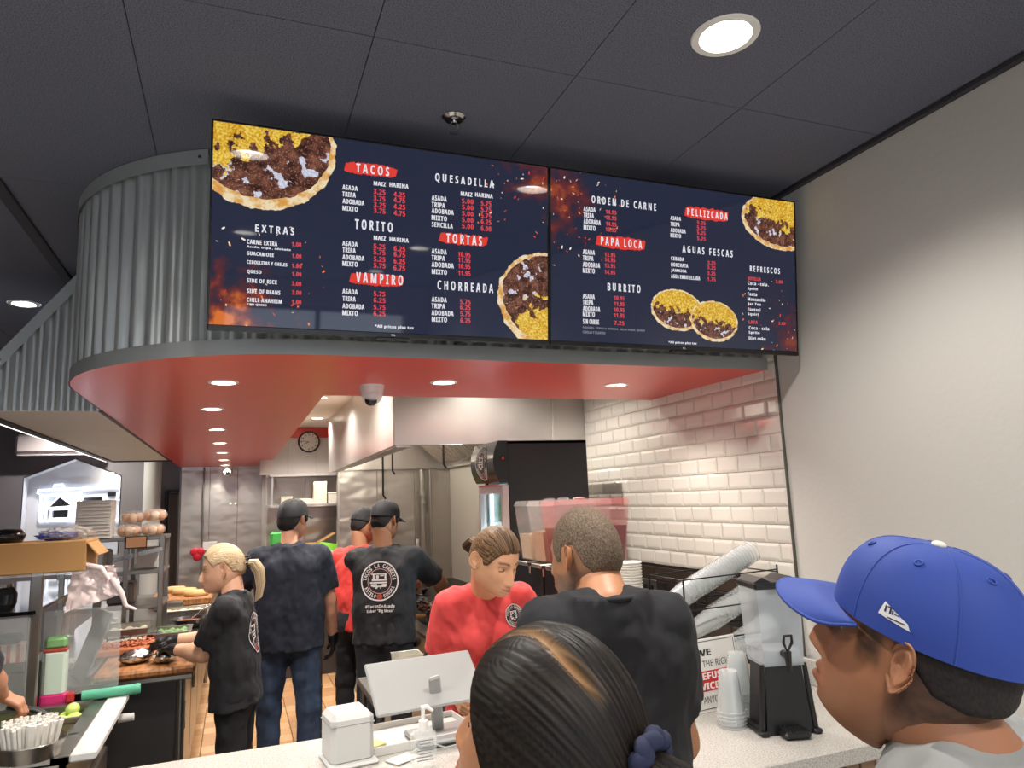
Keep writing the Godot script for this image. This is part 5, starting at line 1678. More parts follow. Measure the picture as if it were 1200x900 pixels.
func build_fridge() -> void:
	var blk := mat("fridge_black", "1d1d20", 0.38)
	var f := thing("drinks_refrigerator", "tall black glass-door drinks refrigerator with round emblem on its bowed header", "refrigerator", Vector3(1.46, 0, -4.06))
	var z0 := 0.21
	var g := gx()
	g.box(Vector3(0.255, 1.06, z0 - 0.01), Vector3(0.51, 1.92, 0.02), 0.003).box(Vector3(0.255, 1.06, -z0 + 0.01), Vector3(0.51, 1.92, 0.02), 0.003)
	g.box(Vector3(0.5, 1.06, 0), Vector3(0.02, 1.92, 0.4)).box(Vector3(0.255, 2.01, 0), Vector3(0.51, 0.02, 0.42), 0.003).box(Vector3(0.255, 0.12, 0), Vector3(0.51, 0.04, 0.42), 0.003)
	part(g, "cabinet", blk, f)
	part(gx().box(Vector3(0.48, 0.97, 0), Vector3(0.006, 1.6, 0.37)).box(Vector3(0.25, 0.97, 0.185), Vector3(0.47, 1.6, 0.006)).box(Vector3(0.25, 0.97, -0.185), Vector3(0.47, 1.6, 0.006)).box(Vector3(0.25, 1.78, 0), Vector3(0.47, 0.01, 0.37)), "liner", mat("fridge_liner", "cfe0e0", 0.4), f)
	# bowed header
	var hd := gx()
	var prof := PackedVector2Array()
	for i in 13:
		var t := lerpf(-1.0, 1.0, i / 12.0)
		prof.append(Vector2(t * 0.118, -0.09 + 0.035 * t * t))
	prof.append(Vector2(0.118, 0.0))
	prof.append(Vector2(-0.118, 0.0))
	var pg := gx(Vector3(0, 1.903, 0))
	pg.xf = Transform3D(Basis(Vector3(0, 1, 0), Vector3(1, 0, 0), Vector3(0, 0, -1)), Vector3(0, 1.903, 0))
	pg.prism(prof, -0.21, 0.21)
	var header := part(pg, "header", mat("header_black", "19191b", 0.22), f)
	part(gx().box(Vector3(-0.03, 1.92, z0 + 0.002), Vector3(0.012, 0.016, 0.003), 0.001), "red_mark", mat("red_paint", "c13a30", 0.32), header)
	var em := emblem(0.104)
	var eg := gx()
	for i in em.v.size():
		var p := em.v[i]
		var t := p.y / 0.118
		eg.v.append(Vector3(-0.0925 + 0.035 * t * t - p.z, 1.903 + p.y, p.x))
		eg.n.append(Vector3(-1, 0, 0))
	eg.u = em.u
	eg.c = em.c
	eg.ix = em.ix
	part(eg, "emblem", mat("print_ink", "ffffff", 0.5, 0.0, {"vertex_color_use_as_albedo": true}), header, true)
	# door
	var d := gx()
	d.box(Vector3(-0.022, 0.98, z0 - 0.01), Vector3(0.044, 1.58, 0.02), 0.004).box(Vector3(-0.022, 0.98, -z0 + 0.01), Vector3(0.044, 1.58, 0.02), 0.004)
	d.box(Vector3(-0.022, 1.745, 0), Vector3(0.044, 0.05, 0.38), 0.004).box(Vector3(-0.022, 0.2, 0), Vector3(0.044, 0.06, 0.38), 0.004)
	var door := part(d, "door", mat("door_frame_white", "cfc6c4", 0.35), f)
	part(gx().box(Vector3(-0.02, 0.97, 0), Vector3(0.006, 1.5, 0.38)), "door_glass", mat("clear_plastic"), door)
	part(gx().box(Vector3(-0.055, 1.1, z0 - 0.03), Vector3(0.02, 0.3, 0.016), 0.005), "door_handle", blk, door)
	part(gx().box(Vector3(-0.05, 1.768, 0), Vector3(0.006, 0.012, 0.36)), "red_stripe", mat("red_paint"), door)
	for k in 5:
		var y := 0.35 + k * 0.3
		var shg := gx()
		for s in 7:
			shg.cyl(Vector3(0.03, y, -0.17 + s * 0.056), Vector3(0.46, y, -0.17 + s * 0.056), 0.003, 0.003, 6)
		shg.cyl(Vector3(0.03, y, -0.18), Vector3(0.03, y, 0.18), 0.004, 0.004, 6)
		part(shg, "wire_shelf", mat("white_wire", "d8dcdc", 0.3), f)
	var led := part(gx().box(Vector3(0.03, 0.97, -0.172), Vector3(0.012, 1.5, 0.012)), "led_tube_light", glow("fridge_led", "d8f2ff", 5.0), f)
	var ol := OmniLight3D.new()
	ol.name = "refrigerator_light"
	f.add_child(ol)
	ol.position = Vector3(0.06, 1.3, -0.1)
	ol.light_energy = 0.3
	ol.light_color = Color.html("d8f2ff")
	ol.light_size = 0.02
	ol.omni_range = 10.0
	ol.omni_attenuation = 2.0
	ol.shadow_enabled = true
	var bm := gx().lathe([Vector2(0.0, 0.0), Vector2(0.03, 0.0), Vector2(0.031, 0.12), Vector2(0.012, 0.18), Vector2(0.012, 0.21), Vector2(0.0, 0.21)], 14).mesh()
	var bc := ["2f7a4a", "7aa9a0", "3f9a58", "9cc4c4"]
	for k in 5:
		for s in 5:
			var o := MeshInstance3D.new()
			o.name = numbered("soda_bottle")
			o.mesh = bm
			o.material_override = mat("bottle_" + bc[(k + s) % 4], bc[(k + s) % 4], 0.15)
			add_child(o)
			o.position = f.position + Vector3(0.09, 0.354 + k * 0.3, -0.14 + s * 0.07)
			tag(o, ["green", "pale teal", "bright green", "pale blue"][(k + s) % 4] + " soda bottle on a wire shelf inside the refrigerator", "bottle", ["green", "pale teal", "bright green", "pale blue"][(k + s) % 4] + " bottles in the refrigerator")

func build_cookline() -> void:
	var hs: Material = mat("hood_steel")
	var ss := mat("work_steel", "9b9892", 0.3, 0.95)
	var r := thing("griddle_range", "stainless steel griddle range under the hood beside the cooks", "stove", Vector3(1.69, 0, -5.95))
	part(gx().box(Vector3(0, 0.46, 0), Vector3(0.94, 0.72, 2.9), 0.006), "body", ss, r)
	part(gx().box(Vector3(0.02, 0.86, 0), Vector3(0.86, 0.06, 2.86), 0.004), "griddle_plate", mat("griddle_black", "1f1d1c", 0.4, 0.5), r)
	part(gx().box(Vector3(-0.5, 0.84, 0), Vector3(0.1, 0.03, 2.9), 0.004), "front_shelf", ss, r)
	part(gx().box(Vector3(0.0, 0.93, 1.44), Vector3(0.9, 0.12, 0.02), 0.003), "splash_guard", ss, r)
	for k in 6:
		part(gx().cyl(Vector3(-0.475, 0.7, 1.2 - k * 0.45), Vector3(-0.515, 0.7, 1.2 - k * 0.45), 0.03, 0.026, 16), "knob", mat("black_plastic", "141414", 0.4), r)
	for x in [-0.42, 0.42]:
		for z in [-1.35, 1.35]:
			part(gx().cyl(Vector3(x, 0, z), Vector3(x, 0.1, z), 0.025, 0.025, 12), "leg", ss, r)
	# meat on the griddle
	rng.seed = 61
	var mg := gx()
	for k in 220:
		var p := Vector3(1.3 + rng.randf() * 0.5, 0.905 + rng.randf() * 0.03, -5.2 - rng.randf() * 0.3)
		mg.at(p, rng.randf() * TAU, rng.randf() * 0.6).ball(Vector3.ZERO, Vector3(0.02, 0.01, 0.013) * rng.randf_range(0.6, 1.3), 6, 4)
	var mo := solo(mg, "chopped_meat", mat("grilled_meat", "5c3526", 0.6), "heap of chopped grilled meat on the griddle", "meat")
	mo.set_meta("kind", "stuff")
	for k in 3:
		var fp := thing("frying_pan", ["dark frying pan with wooden handle on the griddle beside the cook", "small dark pan on the griddle behind the first pan", "dark pan at the far end of the griddle"][k], "pan", Vector3(1.32 + k * 0.08, 0.892, -4.85 - k * 0.75))
		part(gx().lathe([Vector2(0.0, 0.004), Vector2(0.1, 0.004), Vector2(0.13, 0.045), Vector2(0.133, 0.045), Vector2(0.103, 0.0), Vector2(0.0, 0.0)], 26), "bowl", mat("pan_dark", "2a2624", 0.35, 0.7), fp)
		part(gx().tube([Vector3(-0.12, 0.04, 0.02), Vector3(-0.3, 0.07, 0.1)], [0.012, 0.015], 8), "handle", mat("handle_wood", "9a6a3c", 0.6), fp)
	# side bench with condiments between cook and cashier
	var b := thing("low_steel_bench", "small steel bench with trays between the cook and the cashier", "table", Vector3(0.93, 0, -3.5))
	part(gx().box(Vector3(0, 0.83, 0), Vector3(0.7, 0.03, 0.5), 0.005), "top", ss, b)
	for x in [-0.32, 0.32]:
		for z in [-0.22, 0.22]:
			part(gx().cyl(Vector3(x, 0, z), Vector3(x, 0.82, z), 0.018, 0.018, 10), "leg", ss, b)
	part(gx().box(Vector3(0, 0.3, 0), Vector3(0.66, 0.02, 0.46), 0.004), "lower_shelf", ss, b)
	var tubm := mat("frosted_tub", "dfe2dc", 0.2, 0.0, {"transparency": BaseMaterial3D.TRANSPARENCY_ALPHA, "albedo_color": Color(0.87, 0.89, 0.86, 0.35)})
	var tub := thing("plastic_food_tub", "clear square tub of pale yellow sauce on the steel bench", "container", Vector3(0.74, 0.847, -3.33))
	var tg := gx()
	tg.lathe([Vector2(0.0, 0.0), Vector2(0.07, 0.0), Vector2(0.085, 0.17), Vector2(0.09, 0.172)], 4)
	part(gx(Vector3.ZERO, PI / 4).add(tg), "tub", tubm, tub)
	var sg := gx().lathe([Vector2(0.0, 0.004), Vector2(0.068, 0.004), Vector2(0.079, 0.125), Vector2(0.0, 0.125)], 4)
	part(gx(Vector3.ZERO, PI / 4).add(sg), "sauce", mat("yellow_sauce", "cbb878", 0.4), tub)
	solo(gx().box(Vector3(0, 0.012, 0), Vector3(0.24, 0.024, 0.1), 0.006), "red_cutting_mat", mat("red_plastic", "c22f36", 0.4), "red plastic mat on the steel bench next to the tub", "mat", "", Vector3(0.76, 0.846, -3.2), 0.1)
	var tray := thing("sauce_tray", "steel tray with dark seasoning jars on the bench by the grill", "tray", Vector3(1.05, 0.846, -3.6))
	part(gx().box(Vector3(0, 0.006, 0), Vector3(0.34, 0.012, 0.26), 0.004), "tray", hs, tray)
	for k in 5:
		var jar := thing("seasoning_jar", "small seasoning jar standing on the steel tray", "jar", Vector3(0.93 + (k % 3) * 0.1, 0.859, -3.53 - (k / 3) * 0.11), 0.0, "jars on the steel tray")
		part(gx().lathe([Vector2(0, 0), Vector2(0.03, 0), Vector2(0.032, 0.09), Vector2(0, 0.09)], 14), "body", mat("jar_%d" % k, ["3a2a22", "8a8880", "5a3a2a", "2c2a2a", "9a9488"][k], 0.3), jar)
		part(gx().cyl(Vector3(0, 0.09, 0), Vector3(0, 0.11, 0), 0.028, 0.026, 14), "lid", mat("black_plastic"), jar)
	# small wooden stools / stand beside the cook
	var stn := thing("dark_work_stand", "narrow dark stand with shelves beside the red-shirted cook", "stand", Vector3(0.545, 0, -5.6))
	for y in [0.15, 0.45, 0.78]:
		part(gx().box(Vector3(0, y, 0), Vector3(0.1, 0.02, 0.5), 0.003), "shelf", mat("stand_dark", "4a413a", 0.5, 0.3), stn)
	for x in [-0.04, 0.04]:
		for z in [-0.23, 0.23]:
			part(gx().box(Vector3(x, 0.4, z), Vector3(0.016, 0.8, 0.016), 0.002), "post", mat("stand_dark"), stn)
	# back bench with green bag and carton
	var bb := thing("back_bench", "dark bench against the back kitchen wall behind the navy shirt", "table", Vector3(0.74, 0, -8.0))
	part(gx().box(Vector3(0, 0.87, 0), Vector3(0.78, 0.04, 0.66), 0.005), "top", ss, bb)
	part(gx().box(Vector3(0, 0.42, 0), Vector3(0.74, 0.84, 0.44), 0.004), "cabinet", mat("carcass_dark", "3a3330", 0.7), bb)
	var bag := thing("green_produce_bag", "lime green printed produce bag leaning against a carton", "bag", Vector3(0.86, 0.891, -7.8), 0.2)
	var bg := gx(Vector3(0, 0, 0), 0, -0.2, -0.2)
	bg.sheet(func(u, v): return Vector3((u - 0.5) * 0.24 * (1.0 - 0.15 * v), v * 0.42, 0.05 * sin(PI * u) * sin(PI * (0.15 + 0.85 * v))), 10, 10, Vector3(0, 0, 1))
	bg.sheet(func(u, v): return Vector3((u - 0.5) * 0.24 * (1.0 - 0.15 * v), v * 0.42, -0.05 * sin(PI * u) * sin(PI * (0.15 + 0.85 * v))), 10, 10, Vector3(0, 0, -1))
	part(bg, "sack", mat("lime_bag", "7fc03a", 0.45), bag)
	var bp := gx(Vector3(0, 0, 0), 0, -0.2, -0.2)
	for k in 3:
		bp.at(Vector3(-0.02 + k * 0.02, 0.14 + k * 0.09, 0.06), 0, -0.2, -0.2).lathe([Vector2(0.018, 0.0), Vector2(0.03, 0.002), Vector2(0.03, 0.004), Vector2(0.018, 0.004)], 16)
	var bpp := gx()
	for k in 3:
		for i in 16:
			var a := TAU * i / 16.0
			var a2 := TAU * (i + 1) / 16.0
			var cc := Vector3(0.03 + k * 0.02, 0.12 + k * 0.09, 0.062 - k * 0.012)
			bpp.face([cc + Vector3(cos(a), sin(a), 0) * 0.02, cc + Vector3(cos(a2), sin(a2), 0) * 0.02, cc + Vector3(cos(a2), sin(a2), 0) * 0.036, cc + Vector3(cos(a), sin(a), 0) * 0.036], Vector3(0, 0, 1))
	part(bpp, "print", mat("bag_print", "e6f0d2", 0.5), bag)
	var cb := thing("open_carton", "open brown carton behind the green produce bag", "box", Vector3(0.72, 0.891, -8.12))
	part(gx().box(Vector3(0, 0.2, 0), Vector3(0.34, 0.4, 0.26), 0.004), "body", mat("cardboard", "a67c4a", 0.8), cb)
	part(gx(Vector3(0.2, 0.45, 0.1), 0, 0, 0.5).box(Vector3.ZERO, Vector3(0.2, 0.006, 0.26)), "flap", mat("cardboard"), cb)
	solo(gx(Vector3.ZERO).box(Vector3(0, 0.12, 0), Vector3(0.16, 0.24, 0.12), 0.02), "green_bag", mat("bright_green", "3f9f45", 0.5), "small bright green bag on the back bench", "bag", "", Vector3(0.43, 1.192, -7.95))
	solo(gx().box(Vector3(0, 0.15, 0), Vector3(0.18, 0.3, 0.2), 0.005), "storage_carton", mat("cardboard"), "plain brown carton under the bright green bag", "box", "", Vector3(0.43, 0.891, -7.95))
	# paper and red heart on the far steel wall
	solo(gx().box(Vector3(0, 0.05, 0), Vector3(0.18, 0.1, 0.01), 0.002), "paper_towel_holder", mat("white_plastic", "dcdad5", 0.35), "small white paper holder on the far steel wall", "holder", "", Vector3(-0.28, 1.2, -9.6))
	var ht := gx()
	ht.ball(Vector3(-0.03, 0.03, 0), Vector3(0.05, 0.05, 0.02), 14, 8).ball(Vector3(0.03, 0.03, 0), Vector3(0.05, 0.05, 0.02), 14, 8).ball(Vector3(0, -0.02, 0), Vector3(0.05, 0.06, 0.02), 14, 8)
	solo(ht, "red_heart_decoration", mat("heart_red", "c21f35", 0.3), "shiny red heart decoration hanging on the far steel wall", "decoration", "", Vector3(-0.41, 1.16, -9.58))
# ---------------------------------------------------------------- prep line and salsa station
func build_prep() -> void:
	var ss := mat("work_steel", "9b9892", 0.3, 0.95)
	var wood := mat("board_wood", "a8703f", 0.5, 0.0, {"albedo_texture": noise_tex(256, 256, 0.02, 71, 0.75, 1.15), "uv1_triplanar": true, "uv1_scale": Vector3(6, 2, 1.2)})
	var t := thing("prep_table", "long stainless prep table running beside the kitchen aisle", "table", Vector3(-0.62, 0, -6.15))
	part(gx().box(Vector3(0, 0.865, 0), Vector3(0.88, 0.03, 4.0), 0.006), "top", ss, t)
	part(gx().box(Vector3(-0.02, 0.45, -0.05), Vector3(0.78, 0.78, 3.8), 0.004), "cabinet", mat("cabinet_steel_dark", "4c4a4a", 0.4, 0.6), t)
	for k in 4:
		var d := part(gx().box(Vector3(0.376, 0.46, 1.4 - k * 0.95), Vector3(0.014, 0.66, 0.9), 0.004), "door", ss, t)
		part(gx().box(Vector3(0.39, 0.62, 1.75 - k * 0.95), Vector3(0.016, 0.14, 0.02), 0.004), "handle", mat("chrome", "c8c8c6", 0.15, 1.0), d)
	for x in [-0.38, 0.38]:
		for z in [-1.9, 1.9]:
			part(gx().cyl(Vector3(x, 0, z), Vector3(x, 0.85, z), 0.022, 0.022, 12), "leg", ss, t)
	var bd := thing("wooden_work_board", "thick wooden work board on the near end of the prep table", "board", Vector3(-0.4, 0.8815, -4.52))
	part(gx().box(Vector3(0, 0.02, 0), Vector3(0.46, 0.04, 0.8), 0.012), "board", wood, bd)
	part(gx().box(Vector3(-0.245, 0.022, 0), Vector3(0.02, 0.044, 0.8), 0.004), "steel_edge", ss, bd)
	var yb := 0.923
	# foil packages
	var foil := mat("foil", "cfcfcd", 0.22, 1.0)
	for k in 2:
		var ns := FastNoiseLite.new()
		ns.seed = 80 + k
		ns.frequency = 38.0
		var g := gx()
		g.sheet(func(u, v):
			var a: float = TAU * u
			var ph: float = PI * v - PI / 2
			var d := Vector3(cos(a) * cos(ph), sin(ph), sin(a) * cos(ph))
			return d * Vector3(0.085, 0.036, 0.055) * (1.0 + 0.22 * ns.get_noise_3d(d.x * 0.1, d.y * 0.1, d.z * 0.1)) + Vector3(0, 0.034, 0), 30, 16, Vector3(0, 0, 0))
		solo(g, "foil_package", foil, ["crumpled foil-wrapped taco next to the work board edge", "crumpled foil-wrapped taco beside the blond worker's gloves"][k], "food package", "", [Vector3(-0.46, yb, -4.33), Vector3(-0.32, yb, -4.28)][k], 0.5 + k)
	# blue plate
	var bp := thing("blue_plate", "bright blue plate set beside the chopped meat board", "plate", Vector3(-0.3, 0.9235, -4.76))
	part(gx().lathe([Vector2(0.0, 0.008), Vector2(0.09, 0.008), Vector2(0.125, 0.028), Vector2(0.13, 0.026), Vector2(0.095, 0.0), Vector2(0.0, 0.0)], 32), "dish", mat("blue_plastic", "1f2fb4", 0.25), bp)
	# meat board
	var mb := thing("meat_cutting_board", "wooden cutting board covered with chopped orange meat", "cutting board", Vector3(-0.56, 0.923, -4.72), 0.1)
	part(gx().box(Vector3(0, 0.02, 0), Vector3(0.3, 0.04, 0.3), 0.008), "board", mat("board_wood_red", "b5683a", 0.5), mb)
	rng.seed = 71
	var mg := gx()
	for k in 260:
		mg.at(Vector3(rng.randf_range(-0.14, 0.14), 0.045 + rng.randf() * 0.012, rng.randf_range(-0.13, 0.13)), rng.randf() * TAU).ball(Vector3.ZERO, Vector3(0.012, 0.006, 0.008) * rng.randf_range(0.6, 1.2), 6, 4)
	var meat := part(mg, "chopped_meat", mat("adobada_meat", "b0603a", 0.6), mb)
	meat.set_meta("kind", "stuff")
	var og := gx()
	for k in 120:
		og.at(Vector3(rng.randf_range(-0.12, 0.1), 0.056 + rng.randf() * 0.008, rng.randf_range(-0.1, 0.02)), rng.randf() * TAU).box(Vector3.ZERO, Vector3(0.01, 0.005, 0.008))
	var on := part(og, "diced_onion", mat("onion_white", "dcd6c4", 0.5), mb)
	on.set_meta("kind", "stuff")
	var cl := thing("steel_cleaver", "steel cleaver with dark handle lying on the meat board", "knife", Vector3(-0.52, 0.99, -4.8), 0.35)
	part(gx().box(Vector3(0.05, 0, 0), Vector3(0.18, 0.004, 0.06), 0.0015), "blade", mat("chrome"), cl)
	part(gx().tube([Vector3(-0.04, 0, 0.01), Vector3(-0.15, 0.004, 0.015)], 0.012, 8), "handle", mat("handle_dark", "2c211c", 0.5), cl)
	# steel insert pans behind
	for k in 3:
		var pos: Vector3 = [Vector3(-0.6, 0.8815, -5.14), Vector3(-0.36, 0.8815, -5.25), Vector3(-0.34, 0.8815, -6.1)][k]
		var p := thing("steel_food_pan", ["deep steel food pan of grated white cheese on the prep table", "shallow steel pan of green salsa on the prep table", "steel pan of pale dough balls further along the prep table"][k], "pan", pos)
		var sz: Vector3 = [Vector3(0.24, 0.12, 0.3), Vector3(0.2, 0.06, 0.28), Vector3(0.3, 0.08, 0.24)][k]
		var g := gx()
		g.box(Vector3(0, 0.004, 0), Vector3(sz.x, 0.008, sz.z))
		for s in [-1.0, 1.0]:
			g.box(Vector3(s * sz.x * 0.5, sz.y * 0.5, 0), Vector3(0.006, sz.y, sz.z), 0.002).box(Vector3(0, sz.y * 0.5, s * sz.z * 0.5), Vector3(sz.x, sz.y, 0.006), 0.002)
			g.box(Vector3(s * (sz.x * 0.5 + 0.008), sz.y, 0), Vector3(0.022, 0.004, sz.z + 0.03), 0.001).box(Vector3(0, sz.y, s * (sz.z * 0.5 + 0.008)), Vector3(sz.x, 0.004, 0.022), 0.001)
		part(g, "pan", ss, p)
		var f := gx()
		f.sheet(func(u, v): return Vector3((u - 0.5) * (sz.x - 0.01), sz.y * 0.75 + 0.01 * sin(u * 17.0) * cos(v * 13.0), (v - 0.5) * (sz.z - 0.01)), 14, 14, Vector3.UP)
		part(f, "filling", mat("filling_%d" % k, ["d6d0bc", "5c7a48", "cdbfa2"][k], 0.6), p)
	# salsa bowl with spoon
	var sb := thing("salsa_bowl", "steel bowl of tomato salsa with a long spoon on the prep table", "bowl", Vector3(-0.28, 0.8815, -5.68))
	part(gx().lathe([Vector2(0.0, 0.004), Vector2(0.07, 0.006), Vector2(0.12, 0.065), Vector2(0.125, 0.066), Vector2(0.075, 0.0), Vector2(0.0, 0.0)], 28), "bowl", mat("pan_dark", "2a2624", 0.35, 0.7), sb)
	part(gx().cyl(Vector3(0, 0.03, 0), Vector3(0, 0.045, 0), 0.095, 0.102, 24), "salsa", mat("salsa_red", "8a4a2c", 0.4), sb)
	part(gx().tube([Vector3(0, 0.05, 0), Vector3(0.1, 0.12, -0.05), Vector3(0.18, 0.17, -0.08)], 0.005, 6), "spoon", mat("chrome"), sb)
	# far bread board
	var fb := thing("tortilla_board", "wooden board with stacked tortillas at the far end of the prep table", "board", Vector3(-0.42, 0.8815, -7.3))
	part(gx().box(Vector3(0, 0.03, 0), Vector3(0.5, 0.06, 0.7), 0.01), "board", wood, fb)
	for k in 3:
		solo(gx().lathe([Vector2(0, 0), Vector2(0.1, 0), Vector2(0.105, 0.02), Vector2(0.1, 0.045), Vector2(0, 0.05)], 24, true), "tortilla_stack", mat("tortilla", "c9a26a", 0.7), ["stack of tortillas on the board next to the aisle", "stack of tortillas in the middle of the board", "stack of tortillas at the far edge of the board"][k], "tortillas", "", Vector3(-0.3 - k * 0.11, 0.9425, -7.12 - k * 0.22))
	solo(gx().box(Vector3(0, 0.03, 0), Vector3(0.22, 0.06, 0.12), 0.006), "steel_tray", ss, "small steel tray in front of the tortilla board", "tray", "", Vector3(-0.5, 0.8815, -6.8))

	# shelving rack with foam containers and bread bags
	var rk := thing("steel_shelf_rack", "stainless shelf rack on the prep table carrying foam containers", "rack", Vector3(-0.72, 0, -5.62))
	for x in [-0.3, 0.06, 0.27]:
		for z in [-0.2, 0.2]:
			part(gx().box(Vector3(x, 1.208, z), Vector3(0.03, 0.65, 0.03), 0.003), "post", ss, rk)
	for y in [1.08, 1.3, 1.52]:
		part(gx().box(Vector3(-0.02, y, 0), Vector3(0.62, 0.025, 0.42), 0.004), "shelf", ss, rk)
	part(gx(Vector3(0.13, 1.42, 0.21), 0, 0, 0.2).box(Vector3.ZERO, Vector3(0.3, 0.03, 0.02), 0.003), "rail", mat("chrome"), rk)
	for k in 11:
		var g := gx()
		g.box(Vector3(0, 0.011, 0), Vector3(0.205, 0.022, 0.2), 0.0015).box(Vector3(0, 0.004, 0.1), Vector3(0.19, 0.006, 0.012), 0.002)
		solo(g, "foam_container", mat("foam_white", "d9d6cd", 0.6), "white foam takeaway container in the tall stack on the shelf rack", "container", "foam containers on the shelf rack", Vector3(-0.86, 1.534 + k * 0.0225, -5.5))
	# bread bags
	for k in 4:
		var b := thing("bread_bag", ["clear bag of buns beside the foam containers", "clear bag of buns at the end of the top shelf", "clear bag of buns lying over the first bag", "clear bag of buns lying on the end bag"][k], "bread bag", [Vector3(-0.66, 1.534, -5.5), Vector3(-0.52, 1.534, -5.52), Vector3(-0.64, 1.62, -5.52), Vector3(-0.51, 1.63, -5.52)][k])
		for q in 3:
			part(gx().ball(Vector3(-0.04 + q * 0.04, 0.036, 0.02 * (q % 2)), Vector3(0.032, 0.034, 0.04), 14, 8), "bun", mat("bun_%d" % (q % 2), ["c98f5a", "d8b48c"][q % 2], 0.6), b)
		part(gx().ball(Vector3(0, 0.042, 0.01), Vector3(0.082, 0.044, 0.07), 18, 10), "bag", mat("bag_film", "e8e4e0", 0.15, 0.0, {"transparency": BaseMaterial3D.TRANSPARENCY_ALPHA, "albedo_color": Color(0.9, 0.88, 0.86, 0.25)}), b)
	var ph := thing("order_tablet", "small tablet with orange picture clamped to the rack rail", "tablet", Vector3(-0.6, 1.50, -5.36), 0.2)
	part(gx().box(Vector3(0, 0.0, 0), Vector3(0.13, 0.08, 0.012), 0.004), "case", mat("black_plastic", "141414", 0.4), ph)
	part(gx().box(Vector3(0, 0.0, 0.007), Vector3(0.115, 0.066, 0.002)), "display_screen", mat("tablet_screen", "1a1410", 0.2, 0.0, {"emission_enabled": true, "emission": Color.html("c98a5c"), "emission_energy_multiplier": 0.5}), ph)
	part(gx().box(Vector3(0, -0.09, -0.01), Vector3(0.02, 0.12, 0.012), 0.003), "clamp", ss, ph)
	for k in 3:
		solo(gx().box(Vector3(0, 0.07, 0), Vector3(0.16, 0.14, 0.2), 0.012), "storage_tub", mat("tub_%d" % k, ["8e8c8a", "c9c5bd", "6f6d6c"][k], 0.4), ["grey storage tub on the rack's middle shelf", "pale storage tub on the rack's middle shelf beside the post", "dark grey storage tub on the rack's low shelf"][k], "tub", "", [Vector3(-0.86, 1.3135, -5.62), Vector3(-0.55, 1.3135, -5.62), Vector3(-0.7, 1.0935, -5.62)][k])

